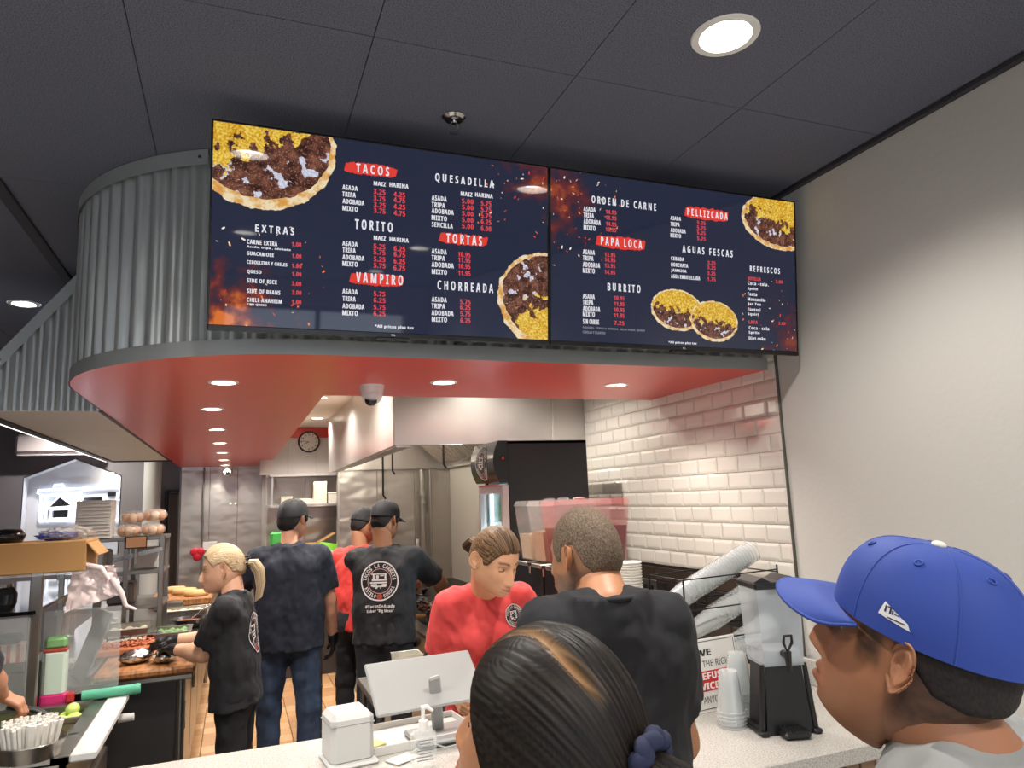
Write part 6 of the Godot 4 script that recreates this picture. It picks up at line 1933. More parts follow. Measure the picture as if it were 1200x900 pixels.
func build_station() -> void:
	var ss := mat("work_steel")
	var hs := mat("ledge_white", "c9c7c2", 0.4)
	var t := thing("salsa_station", "steel salsa station with recessed pans and a white ledge", "station", Vector3(-0.92, 0, -3.33))
	part(gx().box(Vector3(0.0, 0.36, 0.0), Vector3(0.86, 0.7, 0.74), 0.006), "cabinet", ss, t)
	# frame round the pans
	var fr := gx()
	fr.box(Vector3(0.39, 0.885, 0), Vector3(0.06, 0.03, 0.8), 0.004).box(Vector3(0.0, 0.885, -0.37), Vector3(0.84, 0.03, 0.06), 0.004).box(Vector3(0, 0.885, 0.37), Vector3(0.84, 0.03, 0.06), 0.004).box(Vector3(-0.41, 0.885, 0), Vector3(0.04, 0.03, 0.8), 0.004)
	for k in 2:
		fr.box(Vector3(0, 0.885, -0.12 + k * 0.25), Vector3(0.8, 0.03, 0.02), 0.003)
	for k in 2:
		fr.box(Vector3(-0.12 + k * 0.24, 0.885, 0), Vector3(0.02, 0.03, 0.7), 0.003)
	part(fr, "rim", ss, t)
	part(gx().box(Vector3(0.4, 0.8, 0), Vector3(0.02, 0.16, 0.8)).box(Vector3(-0.42, 0.8, 0), Vector3(0.02, 0.16, 0.8)).box(Vector3(0, 0.8, 0.39), Vector3(0.82, 0.16, 0.02)).box(Vector3(0, 0.8, -0.39), Vector3(0.82, 0.16, 0.02)), "skirt", ss, t)
	part(gx().box(Vector3(0.46, 0.892, 0.0), Vector3(0.08, 0.03, 0.82), 0.006), "ledge", hs, t)
	part(gx().cyl(Vector3(0.47, 0.82, -0.34), Vector3(0.53, 0.82, -0.34), 0.018, 0.016, 14), "ledge_bolt", mat("white_plastic", "dcdad5", 0.35), t)
	# each pan with its filling
	var fills := ["6e7d3c", "7d8a45", "8f7a4a", "94a05a", "b0a05a", "7a3a2c", "6a7a3c", "a0935c", "5a3a2a"]
	for i in 3:
		for j in 3:
			var p := part(gx().box(Vector3(-0.24 + i * 0.24, 0.78, -0.245 + j * 0.25), Vector3(0.22, 0.01, 0.22)).box(Vector3(-0.345 + i * 0.24, 0.83, -0.245 + j * 0.25), Vector3(0.006, 0.1, 0.22)).box(Vector3(-0.135 + i * 0.24, 0.83, -0.245 + j * 0.25), Vector3(0.006, 0.1, 0.22)).box(Vector3(-0.24 + i * 0.24, 0.83, -0.35 + j * 0.25), Vector3(0.22, 0.1, 0.006)).box(Vector3(-0.24 + i * 0.24, 0.83, -0.14 + j * 0.25), Vector3(0.22, 0.1, 0.006)), "pan", ss, t)
			part(gx().sheet(func(u, v): return Vector3(-0.24 + i * 0.24 + (u - 0.5) * 0.205, 0.842 + 0.006 * sin(u * 21.0 + i) * cos(v * 17.0 + j), -0.245 + j * 0.25 + (v - 0.5) * 0.205), 12, 12, Vector3.UP), "filling", mat("salsa_fill_%d" % (i * 3 + j), fills[i * 3 + j], 0.35), p)
	for k in 5:
		solo(gx().ball(Vector3.ZERO, Vector3(0.034, 0.026, 0.026), 16, 10), "lime_wedge", mat("lime_green", "b9cf6a", 0.4), ["lime half piled in the pan beside the tongs", "lime half lying against the pan corner", "lime half on top of the little pile", "lime half at the pan edge", "lime half below the pile"][k], "lime", "", [Vector3(-0.63, 0.868, -3.6), Vector3(-0.6, 0.868, -3.56), Vector3(-0.61, 0.9, -3.585), Vector3(-0.67, 0.868, -3.55), Vector3(-0.64, 0.868, -3.53)][k], k * 0.7)
	# tongs in the hand
	var tg := thing("serving_tongs", "black tongs held in the reaching hand over the salsa pans", "tongs", Vector3(-0.76, 0.965, -3.37))
	for s in [-1.0, 1.0]:
		part(gx().tube([Vector3(-0.03, 0.02, s * 0.012), Vector3(0.06, 0.0, s * 0.014), Vector3(0.15, -0.05, s * 0.008)], [0.007, 0.008, 0.006], 8), "arm", mat("black_plastic", "141414", 0.4), tg)
	# glass guard: posts, lower shelf with dark edge, upper shelf, panes
	var gl := mat("clear_plastic")
	var gd := thing("glass_sneeze_guard", "glass sneeze guard with two shelves and dark edges over the salsa station", "guard", Vector3(-0.78, 0, -3.63))
	for p in [Vector3(-0.0, 0, -0.03), Vector3(-0.6, 0, -0.03), Vector3(-0.02, 0, -1.68)]:
		part(gx().box(Vector3(p.x, 1.18, p.z), Vector3(0.045, 0.57, 0.035), 0.004), "post", ss, gd)
	part(gx().box(Vector3(-0.55, 1.295, -0.86), Vector3(1.1, 0.008, 1.72)), "lower_shelf_glass", mat("smoked_glass", "3a3a38", 0.06, 0.0, {"transparency": BaseMaterial3D.TRANSPARENCY_ALPHA, "albedo_color": Color(0.16, 0.16, 0.15, 0.5)}), gd)
	part(gx().box(Vector3(-0.55, 1.296, 0.0), Vector3(1.1, 0.016, 0.014), 0.002).box(Vector3(0.0, 1.296, -0.86), Vector3(0.014, 0.016, 1.72), 0.002), "dark_edge", mat("black_gloss", "0c0c0d", 0.12), gd)
	part(gx().box(Vector3(-0.45, 1.45, -0.16), Vector3(1.3, 0.008, 0.36)), "upper_shelf_glass", gl, gd)
	part(gx().box(Vector3(0.19, 1.375, -0.2), Vector3(0.012, 0.15, 0.012)).box(Vector3(-0.5, 1.375, -0.2), Vector3(0.012, 0.15, 0.012)), "shelf_stud", ss, gd)
	part(gx().box(Vector3(-0.3, 1.1, 0.0), Vector3(0.58, 0.36, 0.006)), "front_pane", gl, gd)
	part(gx().box(Vector3(0.16, 1.1, -0.15), Vector3(0.3, 0.36, 0.006)), "side_pane", gl, gd)
	# cardboard box on the upper shelf
	var cb := thing("flat_cardboard_box", "low brown cardboard box on the upper glass shelf", "box", Vector3(-0.86, 1.455, -3.79))
	part(gx().box(Vector3(0, 0.065, 0), Vector3(0.52, 0.13, 0.3), 0.004), "body", mat("cardboard", "b08850", 0.8), cb)
	part(gx(Vector3(0.285, 0.09, 0.02), 0, 0, -0.9).box(Vector3(0, 0, 0), Vector3(0.07, 0.005, 0.26)), "flap", mat("cardboard"), cb)
	solo(gx().lathe([Vector2(0, 0), Vector2(0.06, 0), Vector2(0.075, 0.03), Vector2(0.055, 0.055), Vector2(0.0, 0.06)], 22, true), "black_bowl", mat("black_gloss"), "small black bowl upside down on the cardboard box", "bowl", "", Vector3(-0.93, 1.5865, -3.77))
	# crumpled plastic bags with blue print
	var film := mat("bag_film", "e8e4e0", 0.15, 0.0, {"transparency": BaseMaterial3D.TRANSPARENCY_ALPHA, "albedo_color": Color(0.9, 0.88, 0.86, 0.25)})
	var crumple := func(seed_: int, r: Vector3) -> G:
		var ns := FastNoiseLite.new()
		ns.seed = seed_
		ns.frequency = 1.6
		ns.fractal_octaves = 4
		var g := gx()
		g.sheet(func(u, v):
			var a: float = TAU * u
			var ph: float = PI * v - PI / 2
			var d := Vector3(cos(a) * cos(ph), sin(ph), sin(a) * cos(ph))
			return Vector3(0, r.y, 0) + d * r * (1.0 + 0.5 * ns.get_noise_3dv(d * 1.5)), 40, 22, Vector3.ZERO)
		return g
	var bluef := mat("blue_film", "2b3fa0", 0.2, 0.0, {"transparency": BaseMaterial3D.TRANSPARENCY_ALPHA, "albedo_color": Color(0.2, 0.26, 0.62, 0.75)})
	var pb := thing("plastic_bag", "crumpled clear plastic bag with blue print on the cardboard box", "bag", Vector3(-0.70, 1.5865, -3.78))
	part(crumple.call(5, Vector3(0.1, 0.03, 0.08)), "film", film, pb)
	part(gx(Vector3(-0.04, 0.0, 0.0)).add(crumple.call(6, Vector3(0.075, 0.018, 0.05))), "blue_print", bluef, pb)
	var pk := thing("shopping_bag", "pinkish white plastic shopping bag hanging from the glass shelf corner", "bag", Vector3(-0.57, 1.35, -3.72))
	var pg := gx()
	var n2 := FastNoiseLite.new()
	n2.seed = 9
	n2.frequency = 1.0
	pg.sheet(func(u, v): return Vector3((u - 0.5) * (0.16 + 0.06 * v) + 0.02 * n2.get_noise_2d(u * 3.0, v * 3.0), 0.12 - 0.19 * v + 0.06 * u * v, 0.05 + 0.03 * n2.get_noise_2d(u * 5.0 + 5.0, v * 3.0)), 22, 18, Vector3(0, 0, 1))
	part(pg, "sheet", mat("bag_pink", "e2d2cf", 0.4, 0.0, {"backlight_enabled": true, "backlight": Color(0.3, 0.26, 0.26)}), pk)
	part(gx().tube([Vector3(0.07, 0.06, 0.05), Vector3(0.11, 0.0, 0.06), Vector3(0.13, -0.06, 0.05), Vector3(0.17, -0.08, 0.05)], [0.014, 0.012, 0.009, 0.006], 8), "bag_handle", mat("bag_pink"), pk)
	part(gx().tube([Vector3(-0.06, 0.09, 0.06), Vector3(-0.03, 0.13, 0.06), Vector3(0.03, 0.11, 0.07), Vector3(0.06, 0.06, 0.07)], [0.008, 0.01, 0.012, 0.008], 8), "bag_handle", mat("bag_pink"), pk)
	# glass bowl on lower shelf, striped tub, bottle and lid behind glass
	var gb := thing("glass_sugar_jar", "faceted dark glass jar standing on the lower glass shelf", "jar", Vector3(-0.92, 1.2995, -3.75))
	part(gx().lathe([Vector2(0.0, 0.0), Vector2(0.035, 0.0), Vector2(0.05, 0.03), Vector2(0.052, 0.07), Vector2(0.04, 0.095), Vector2(0.03, 0.1)], 10), "jar", mat("dark_glass", "2a2c30", 0.06, 0.3), gb)
	part(gx().cyl(Vector3(0, 0.1, 0), Vector3(0, 0.115, 0), 0.034, 0.03, 16), "lid", mat("chrome"), gb)
	solo(gx().box(Vector3(0, 0.008, 0), Vector3(0.3, 0.016, 0.16), 0.003), "wooden_tray", mat("board_wood"), "thin wooden tray on the lower glass shelf", "tray", "", Vector3(-1.1, 1.2995, -3.72))
	var st := thing("striped_carton", "red and white striped carton with black lid behind the glass guard", "carton", Vector3(-0.93, 1.062, -3.9))
	part(gx().box(Vector3(0, 0.04, 0), Vector3(0.15, 0.08, 0.09), 0.004), "carton", mat("carton_cream", "e0c8bc", 0.6), st)
	for k in 4:
		part(gx().box(Vector3(-0.055 + k * 0.036, 0.04, 0.0455), Vector3(0.014, 0.078, 0.002)), "stripe", mat("stripe_red", "b5443c", 0.6), st)
	part(gx().box(Vector3(0.01, 0.1, 0), Vector3(0.09, 0.04, 0.07), 0.01), "lid", mat("black_plastic", "141414", 0.4), st)
	var bx := thing("steel_warmer", "plain brushed steel warmer box behind the glass guard", "warmer", Vector3(-0.98, 0.8815, -3.98))
	part(gx().box(Vector3(0, 0.09, 0), Vector3(0.4, 0.18, 0.24), 0.006), "case", mat("warmer_steel", "77756f", 0.35, 0.9), bx)
	part(gx().box(Vector3(0, 0.14, 0.121), Vector3(0.3, 0.01, 0.006), 0.002), "slot", mat("black_plastic"), bx)
	part(gx().box(Vector3(0, 0.01, 0), Vector3(0.36, 0.02, 0.2)), "foot", mat("black_plastic"), bx)
	var bo := thing("squeeze_bottle", "tall mint green bottle with pink base standing behind the glass", "bottle", Vector3(-0.715, 0.9015, -3.77))
	part(gx().box(Vector3(0, 0.12, 0), Vector3(0.09, 0.19, 0.06), 0.012), "bottle", mat("mint_plastic", "cfe0d2", 0.35), bo)
	part(gx().box(Vector3(0, 0.012, 0), Vector3(0.1, 0.05, 0.07), 0.01), "base_band", mat("pink_plastic", "d8327a", 0.4), bo)
	part(gx().box(Vector3(0, 0.215, 0), Vector3(0.091, 0.014, 0.061), 0.004), "red_band", mat("stripe_red"), bo)
	part(gx().box(Vector3(0, 0.245, 0), Vector3(0.086, 0.05, 0.056), 0.012), "cap", mat("green_cap", "7fae72", 0.4), bo)
	var ld := thing("steel_pan_lid", "grey steel pan lid leaning upright beside the mint bottle", "lid", Vector3(-0.64, 0.8815, -4.3))
	part(gx(Vector3(-0.02, 0.16, 0), 0.35, 0.0, -0.35).box(Vector3.ZERO, Vector3(0.012, 0.34, 0.3), 0.004), "plate", mat("lid_grey", "8d8c89", 0.4, 0.7), ld)
	part(gx(Vector3(-0.02, 0.16, 0), 0.35, 0.0, -0.35).box(Vector3(0.02, 0.14, 0), Vector3(0.03, 0.02, 0.26), 0.004), "rolled_edge", mat("lid_grey"), ld)
	var bag2 := thing("clear_produce_bag", "crumpled clear bag lying on the steel next to the work board", "bag", Vector3(-0.88, 0.8815, -4.42))
	part(crumple.call(15, Vector3(0.11, 0.055, 0.08)), "film", film, bag2)
	solo(gx().box(Vector3(0, 0.02, 0), Vector3(0.03, 0.04, 0.03), 0.006), "red_cap_bottle", mat("red_plastic", "c22f36", 0.4), "tiny red capped bottle beside the green cloth roll", "bottle", "", Vector3(-0.645, 0.9015, -3.72))
	# green cloth roll
	var cr := thing("green_cloth_roll", "rolled mint green cloth lying across the station edge", "cloth", Vector3(-0.49, 0.907, -3.69), 0.05)
	part(gx().cyl(Vector3(-0.105, 0.02, 0), Vector3(0.105, 0.022, 0), 0.02, 0.021, 18), "roll", mat("mint_cloth", "57a98a", 0.8), cr)
	part(gx().cyl(Vector3(0.1, 0.022, 0), Vector3(0.118, 0.022, 0), 0.023, 0.02, 18), "loose_end", mat("mint_cloth"), cr)
	# tub of wrapped straws
	var tb := thing("straw_tub", "ribbed steel tub at the station's edge holding wrapped straws", "tub", Vector3(-0.625, 0.9005, -2.975))
	part(gx().lathe([Vector2(0.0, 0.0), Vector2(0.09, 0.0), Vector2(0.105, 0.05), Vector2(0.109, 0.052), Vector2(0.107, 0.056), Vector2(0.1, 0.05), Vector2(0.084, 0.006), Vector2(0.0, 0.006)], 24), "tub", ss, tb)
	rng.seed = 33
	for k in 130:
		var a := rng.randf() * TAU
		var r := sqrt(rng.randf()) * 0.07
		var base := Vector3(-0.625 + cos(a) * r, 0.9075, -2.975 + sin(a) * r)
		var o := solo(gx().cyl(Vector3.ZERO, Vector3(cos(a) * r * 0.35, 0.098 + rng.randf() * 0.016, sin(a) * r * 0.35), 0.0065, 0.0065, 7), "paper_straw", mat("straw_white", "e2ded4", 0.7), "white paper-wrapped straw standing in the ribbed steel tub", "straw", "wrapped straws in the steel tub", base)
# ---------------------------------------------------------------- people
func sst(a: float, b: float, x: float) -> float:
	return smoothstep(a, b, x)

func gs(x: float, s: float) -> float:
	return exp(-(x * x) / (s * s))

func skull(th: float, ph: float) -> Vector3:
	# head without features; th from the face round to the back, ph from chin to crown; faces -z
	var cp := cos(ph)
	var d := Vector3(sin(th) * cp, sin(ph), -cos(th) * cp)
	var p := Vector3(d.x * 0.0745, d.y * (0.118 if d.y > 0 else 0.12), d.z * (0.094 if d.z < 0 else 0.106))
	var k := sst(0.0, 0.115, -p.y)
	p.x *= 1.0 + 0.16 * k * (1.0 - k * 0.6)
	var front := maxf(0.0, cos(th))
	var up := sst(0.02, 0.1, p.y)
	p.x *= 1.0 + 0.05 * up
	if p.z < 0.0:
		p.z -= 0.045 * gs(p.y + 0.102, 0.036) * front * gs(p.x, 0.05)
		p.z -= 0.016 * gs(p.y + 0.06, 0.03) * front * gs(p.x, 0.045)
	else:
		p.z *= 1.0 - 0.4 * sst(0.02, 0.11, -p.y)
	return p

func face_at(th: float, ph: float, nose := 1.0, jaw := 1.0) -> Vector3:
	var p := skull(th, ph)
	var front := cos(th) * cos(ph)
	if front < 0.05:
		return p
	var w := sst(0.05, 0.35, front)
	var x := absf(p.x)
	var y := p.y
	var dz := 0.0
	var nh := sst(0.028, -0.03, y) * (1.0 - sst(-0.037, -0.052, y))
	dz += 0.027 * nose * nh * gs(x, lerpf(0.0075, 0.0125, sst(0.0, -0.035, y)))
	dz += 0.007 * nose * gs(x - 0.0125, 0.006) * gs(y + 0.041, 0.007)
	dz -= 0.0095 * gs(x - 0.031, 0.015) * gs(y - 0.004, 0.0115)
	dz += 0.0055 * gs(x - 0.027, 0.022) * gs(y - 0.027, 0.009)
	dz += 0.0055 * gs(x - 0.04, 0.02) * gs(y + 0.03, 0.022)
	dz += 0.006 * gs(x, 0.021) * gs(y + 0.0605, 0.0048) + 0.0075 * gs(x, 0.018) * gs(y + 0.072, 0.006) - 0.004 * gs(x, 0.022) * gs(y + 0.0658, 0.002)
	dz -= 0.004 * gs(x, 0.02) * gs(y + 0.083, 0.006)
	p.z -= dz * w
	if jaw != 1.0 and p.y < -0.025:
		p.y = lerpf(p.y, -0.025 + (p.y + 0.025) * jaw, sst(-0.3, 0.5, cos(th)))
	return p

func band_at(tab: Array, deg: float) -> float:
	for i in tab.size() - 1:
		if deg <= tab[i + 1][0]:
			return lerpf(tab[i][1], tab[i + 1][1], (deg - tab[i][0]) / (tab[i + 1][0] - tab[i][0]))
	return tab[tab.size() - 1][1]

const HAIRLINE := [[0, 0.068], [35, 0.064], [52, 0.04], [62, 0.0], [70, -0.018], [78, -0.018], [84, 0.018], [104, 0.02], [118, -0.03], [140, -0.06], [180, -0.072]]

func add_head(g: G, xf: Transform3D, o: Dictionary) -> void:
	var skin: Color = lin(o.skin)
	var lip: Color = skin.lerp(lin(o.get("lip", "9a4a44")), 0.6)
	var brow: Color = lin(o.get("brow", "1c1512"))
	var stub: Color = lin(o.get("stubble_color", "3a2c26"))
	var stubble: float = o.get("stubble", 0.0)
	var nu := 112
	var nv := 110
	var pts := PackedVector3Array()
	var cols := PackedColorArray()
	var ns := FastNoiseLite.new()
	ns.seed = 3
	ns.frequency = 40.0
	for j in nv + 1:
		var ph := -PI / 2 + PI * j / nv
		for i in nu + 1:
			var s := 2.0 * i / nu - 1.0
			var th := PI * signf(s) * pow(absf(s), 1.45)
			var p := face_at(th, ph, o.get("nose", 1.0), o.get("jaw", 1.0))
			pts.append(p)
			var c := skin
			c = c * (1.0 + 0.07 * ns.get_noise_3d(p.x, p.y, p.z))
			var x := absf(p.x)
			if p.y < -0.025 and o.get("jaw", 1.0) != 1.0 and cos(th) > 0.5:
				p.y = -0.025 + (p.y + 0.025) / float(o.jaw)
			if p.z < -0.04:
				var lp := maxf(gs(p.y + 0.061, 0.006), gs(p.y + 0.0715, 0.0065)) * (1.0 - sst(0.017, 0.026, x))
				c = c.lerp(lip, clampf(lp * 0.95, 0, 1))
				c = c.lerp(lip * 0.35, gs(p.y + 0.0658, 0.0016) * (1.0 - sst(0.017, 0.024, x)) * 0.8)
				var bw := gs(p.y - 0.0285 - 0.004 * gs(x - 0.03, 0.014), 0.0042) * sst(0.01, 0.016, x) * (1.0 - sst(0.045, 0.054, x))
				c = c.lerp(brow, clampf(bw * 0.9, 0, 1))
				c = c.lerp(lin("b5544a"), 0.12 * gs(x - 0.042, 0.018) * gs(p.y + 0.025, 0.02))
			if stubble > 0.0:
				var m := sst(-0.035, -0.05, p.y) * sst(2.4, 1.9, absf(th)) * (1.0 - 0.8 * gs(p.y + 0.066, 0.01) * (1.0 - sst(0.018, 0.03, x)))
				c = c.lerp(stub, clampf(m * stubble * (0.75 + 0.5 * ns.get_noise_3d(p.x * 3.0, p.y * 3.0, p.z * 3.0)), 0, 1))
			if o.has("sideburn"):
				var m3 := sst(1.02, 1.12, absf(th)) * (1.0 - sst(1.4, 1.5, absf(th))) * sst(-0.03, 0.0, p.y) * (1.0 - sst(0.06, 0.07, p.y))
				c = c.lerp(lin(o.get("nape_color", "2a211d")), clampf(m3 * o.sideburn * (0.95 + 0.4 * ns.get_noise_3d(p.x * 1.6, p.y * 1.6, p.z * 1.6)), 0, 1))
			if o.has("nape"):
				var m2 := sst(1.45, 1.75, absf(th)) * sst(-0.095, -0.05, p.y) * (1.0 - sst(0.05, 0.06, p.y))
				c = c.lerp(lin(o.get("nape_color", "2a211d")), clampf(m2 * o.nape * (0.9 + 0.25 * ns.get_noise_3d(p.x * 1.6, p.y * 1.6, p.z * 1.6)), 0, 1))
			cols.append(Color(c.r, c.g, c.b, 1))
	var keep := g.xf
	g.xf = xf
	g.net(pts, nu, nv, false, Vector3.ZERO, cols)
	g.col = skin
	for s in [-1.0, 1.0]:
		if o.get("ears", true):
			add_ear(g, xf, s, skin)
		# eye: ball, iris, upper lid, lashes
		var e := Vector3(s * 0.031, 0.004, -0.0688)
		var open: float = o.get("eyes", 0.6)
		g.xf = xf
		g.col = lin("e6ddd6")
		g.ball(e, Vector3.ONE * 0.0115, 14, 10)
		g.col = lin("1d120c")
		g.ball(e + Vector3(0, -0.001, -0.0085), Vector3(0.0052, 0.0052, 0.0034), 10, 6)
		g.col = skin
		var lid := func(u: float, v: float) -> Vector3:
			var a := lerpf(PI * 0.55, lerpf(-0.45, 0.42, open), v)
			var b := lerpf(-1.5, 1.5, u)
			return e + Vector3(sin(b) * cos(a * 0.5), sin(a), -cos(b) * maxf(cos(a), 0.0)) * 0.0128
		g.sheet(lid, 12, 8, Vector3(0, 0, -1))
		g.col = lin("17100d")
		var lash := []
		for k in 9:
			var q: Vector3 = lid.call(0.12 + 0.76 * k / 8.0, 1.0)
			lash.append(q + Vector3(0, 0, -0.0006))
		g.tube(lash, 0.0009, 5)
	g.xf = keep
	g.col = Color(1, 1, 1)

func add_ear(g: G, xf: Transform3D, s: float, skin: Color) -> void:
	var pts := PackedVector3Array()
	var cols := PackedColorArray()
	var nr := 12
	var na := 36
	for j in nr + 1:
		for i in na + 1:
			var a := TAU * i / na
			var rho := float(j) / 9.0
			var back := 0.0
			if j > 9:
				rho = 1.0 - (j - 9) * 0.1
				back = (j - 9) / 3.0
			var wv := 0.033
			var wu := 0.0195
			var q := Vector2(cos(a), sin(a))
			if q.y < 0:
				wu *= 1.0 - 0.42 * q.y * q.y
			var uu := q.x * wu * rho + (0.002 if q.y < 0 else 0.0)
			var vv := q.y * wv * rho
			var h := -0.007 * gs(rho, 0.45) + 0.006 * gs(rho - 0.62, 0.14) * (0.4 + 0.6 * maxf(0, q.x)) - 0.003 * gs(rho - 0.78, 0.08) + 0.007 * gs(rho - 0.95, 0.12) * (0.35 + 0.65 * clampf(q.y + q.x + 0.6, 0, 1))
			if q.x < -0.2 and q.y < 0.5:
				h -= 0.004 * rho
			h += 0.011 * (uu / 0.0195 + 0.8)
			h -= back * back * 0.016
			pts.append(Vector3(s * (0.0745 + h), -0.004 + vv, 0.012 + uu + vv * 0.22))
			cols.append(Color(skin.r, skin.g, skin.b, 1))
	var keep := g.xf
	g.xf = xf
	g.net(pts, na, nr, false, Vector3(s, 0, 0), cols)
	g.xf = keep

func hair_shell(xf: Transform3D, o: Dictionary) -> G:
	# o: thick, a, b (two strand colours), gather (direction the strands run to), line (hairline), part_color
	var g := gx()
	var ns := FastNoiseLite.new()
	ns.seed = 12
	ns.frequency = 1.0
	ns.fractal_octaves = 2
	var ga: Vector3 = o.get("gather", Vector3(0, 0.2, 1)).normalized()
	var e1 := ga.cross(Vector3.UP if absf(ga.y) < 0.9 else Vector3.RIGHT).normalized()
	var e2 := ga.cross(e1)
	var nu: int = o.get("nu", 200)
	var nv: int = nu / 2
	var pts := PackedVector3Array()
	var cols := PackedColorArray()
	var ca := lin(o.a)
	var cb := lin(o.b)
	var line: Array = o.get("line", HAIRLINE)
	var fine: bool = o.get("fine", false)
	for j in nv + 1:
		var ph := -PI / 2 + PI * j / nv
		for i in nu + 1:
			var th := -PI + TAU * i / nu
			var p := skull(th, ph)
			var m := sst(-0.004, 0.012, p.y - band_at(line, rad_to_deg(absf(th))))
			var d := p.normalized()
			var ang := atan2(d.dot(e2), d.dot(e1))
			var st: float
			if fine:
				st = ns.get_noise_3d(p.x * o.get("grain", 420.0), p.y * o.get("grain", 420.0), p.z * o.get("grain", 420.0))
			else:
				st = ns.get_noise_2d(ang * o.get("strands", 16.0), d.dot(ga) * 0.7 + 7.0)
			var t: float = o.thick
			t *= 1.0 + o.get("crown", 0.0) * sst(0.02, 0.11, p.y)
			var off: float = t * m + st * o.get("relief", 0.0025) * m * sst(-1.0, -0.2, d.dot(ga)) - 0.006 * (1.0 - m)
			var side: float = o.get("part", 99.0)
			var isp := 0.0
			if side < 90.0:
				var px := p.x - side + 0.006 * sin(p.z * 45.0)
				isp = gs(px, 0.0042 * (1.0 + st * 0.9)) * sst(0.03, 0.07, p.y) * (1.0 - sst(0.04, 0.075, p.z))
				off -= isp * t * 0.5
			pts.append(p + d * off)
			var c := ca.lerp(cb, clampf(0.45 + st * 1.1, 0, 1))
			if isp > 0.0:
				c = c.lerp(lin(o.get("part_color", "a8805f")), clampf(isp, 0, 0.85))
			cols.append(Color(c.r, c.g, c.b, 1))
	g.xf = xf
	g.net(pts, nu, nv, false, Vector3.ZERO, cols)
	return g

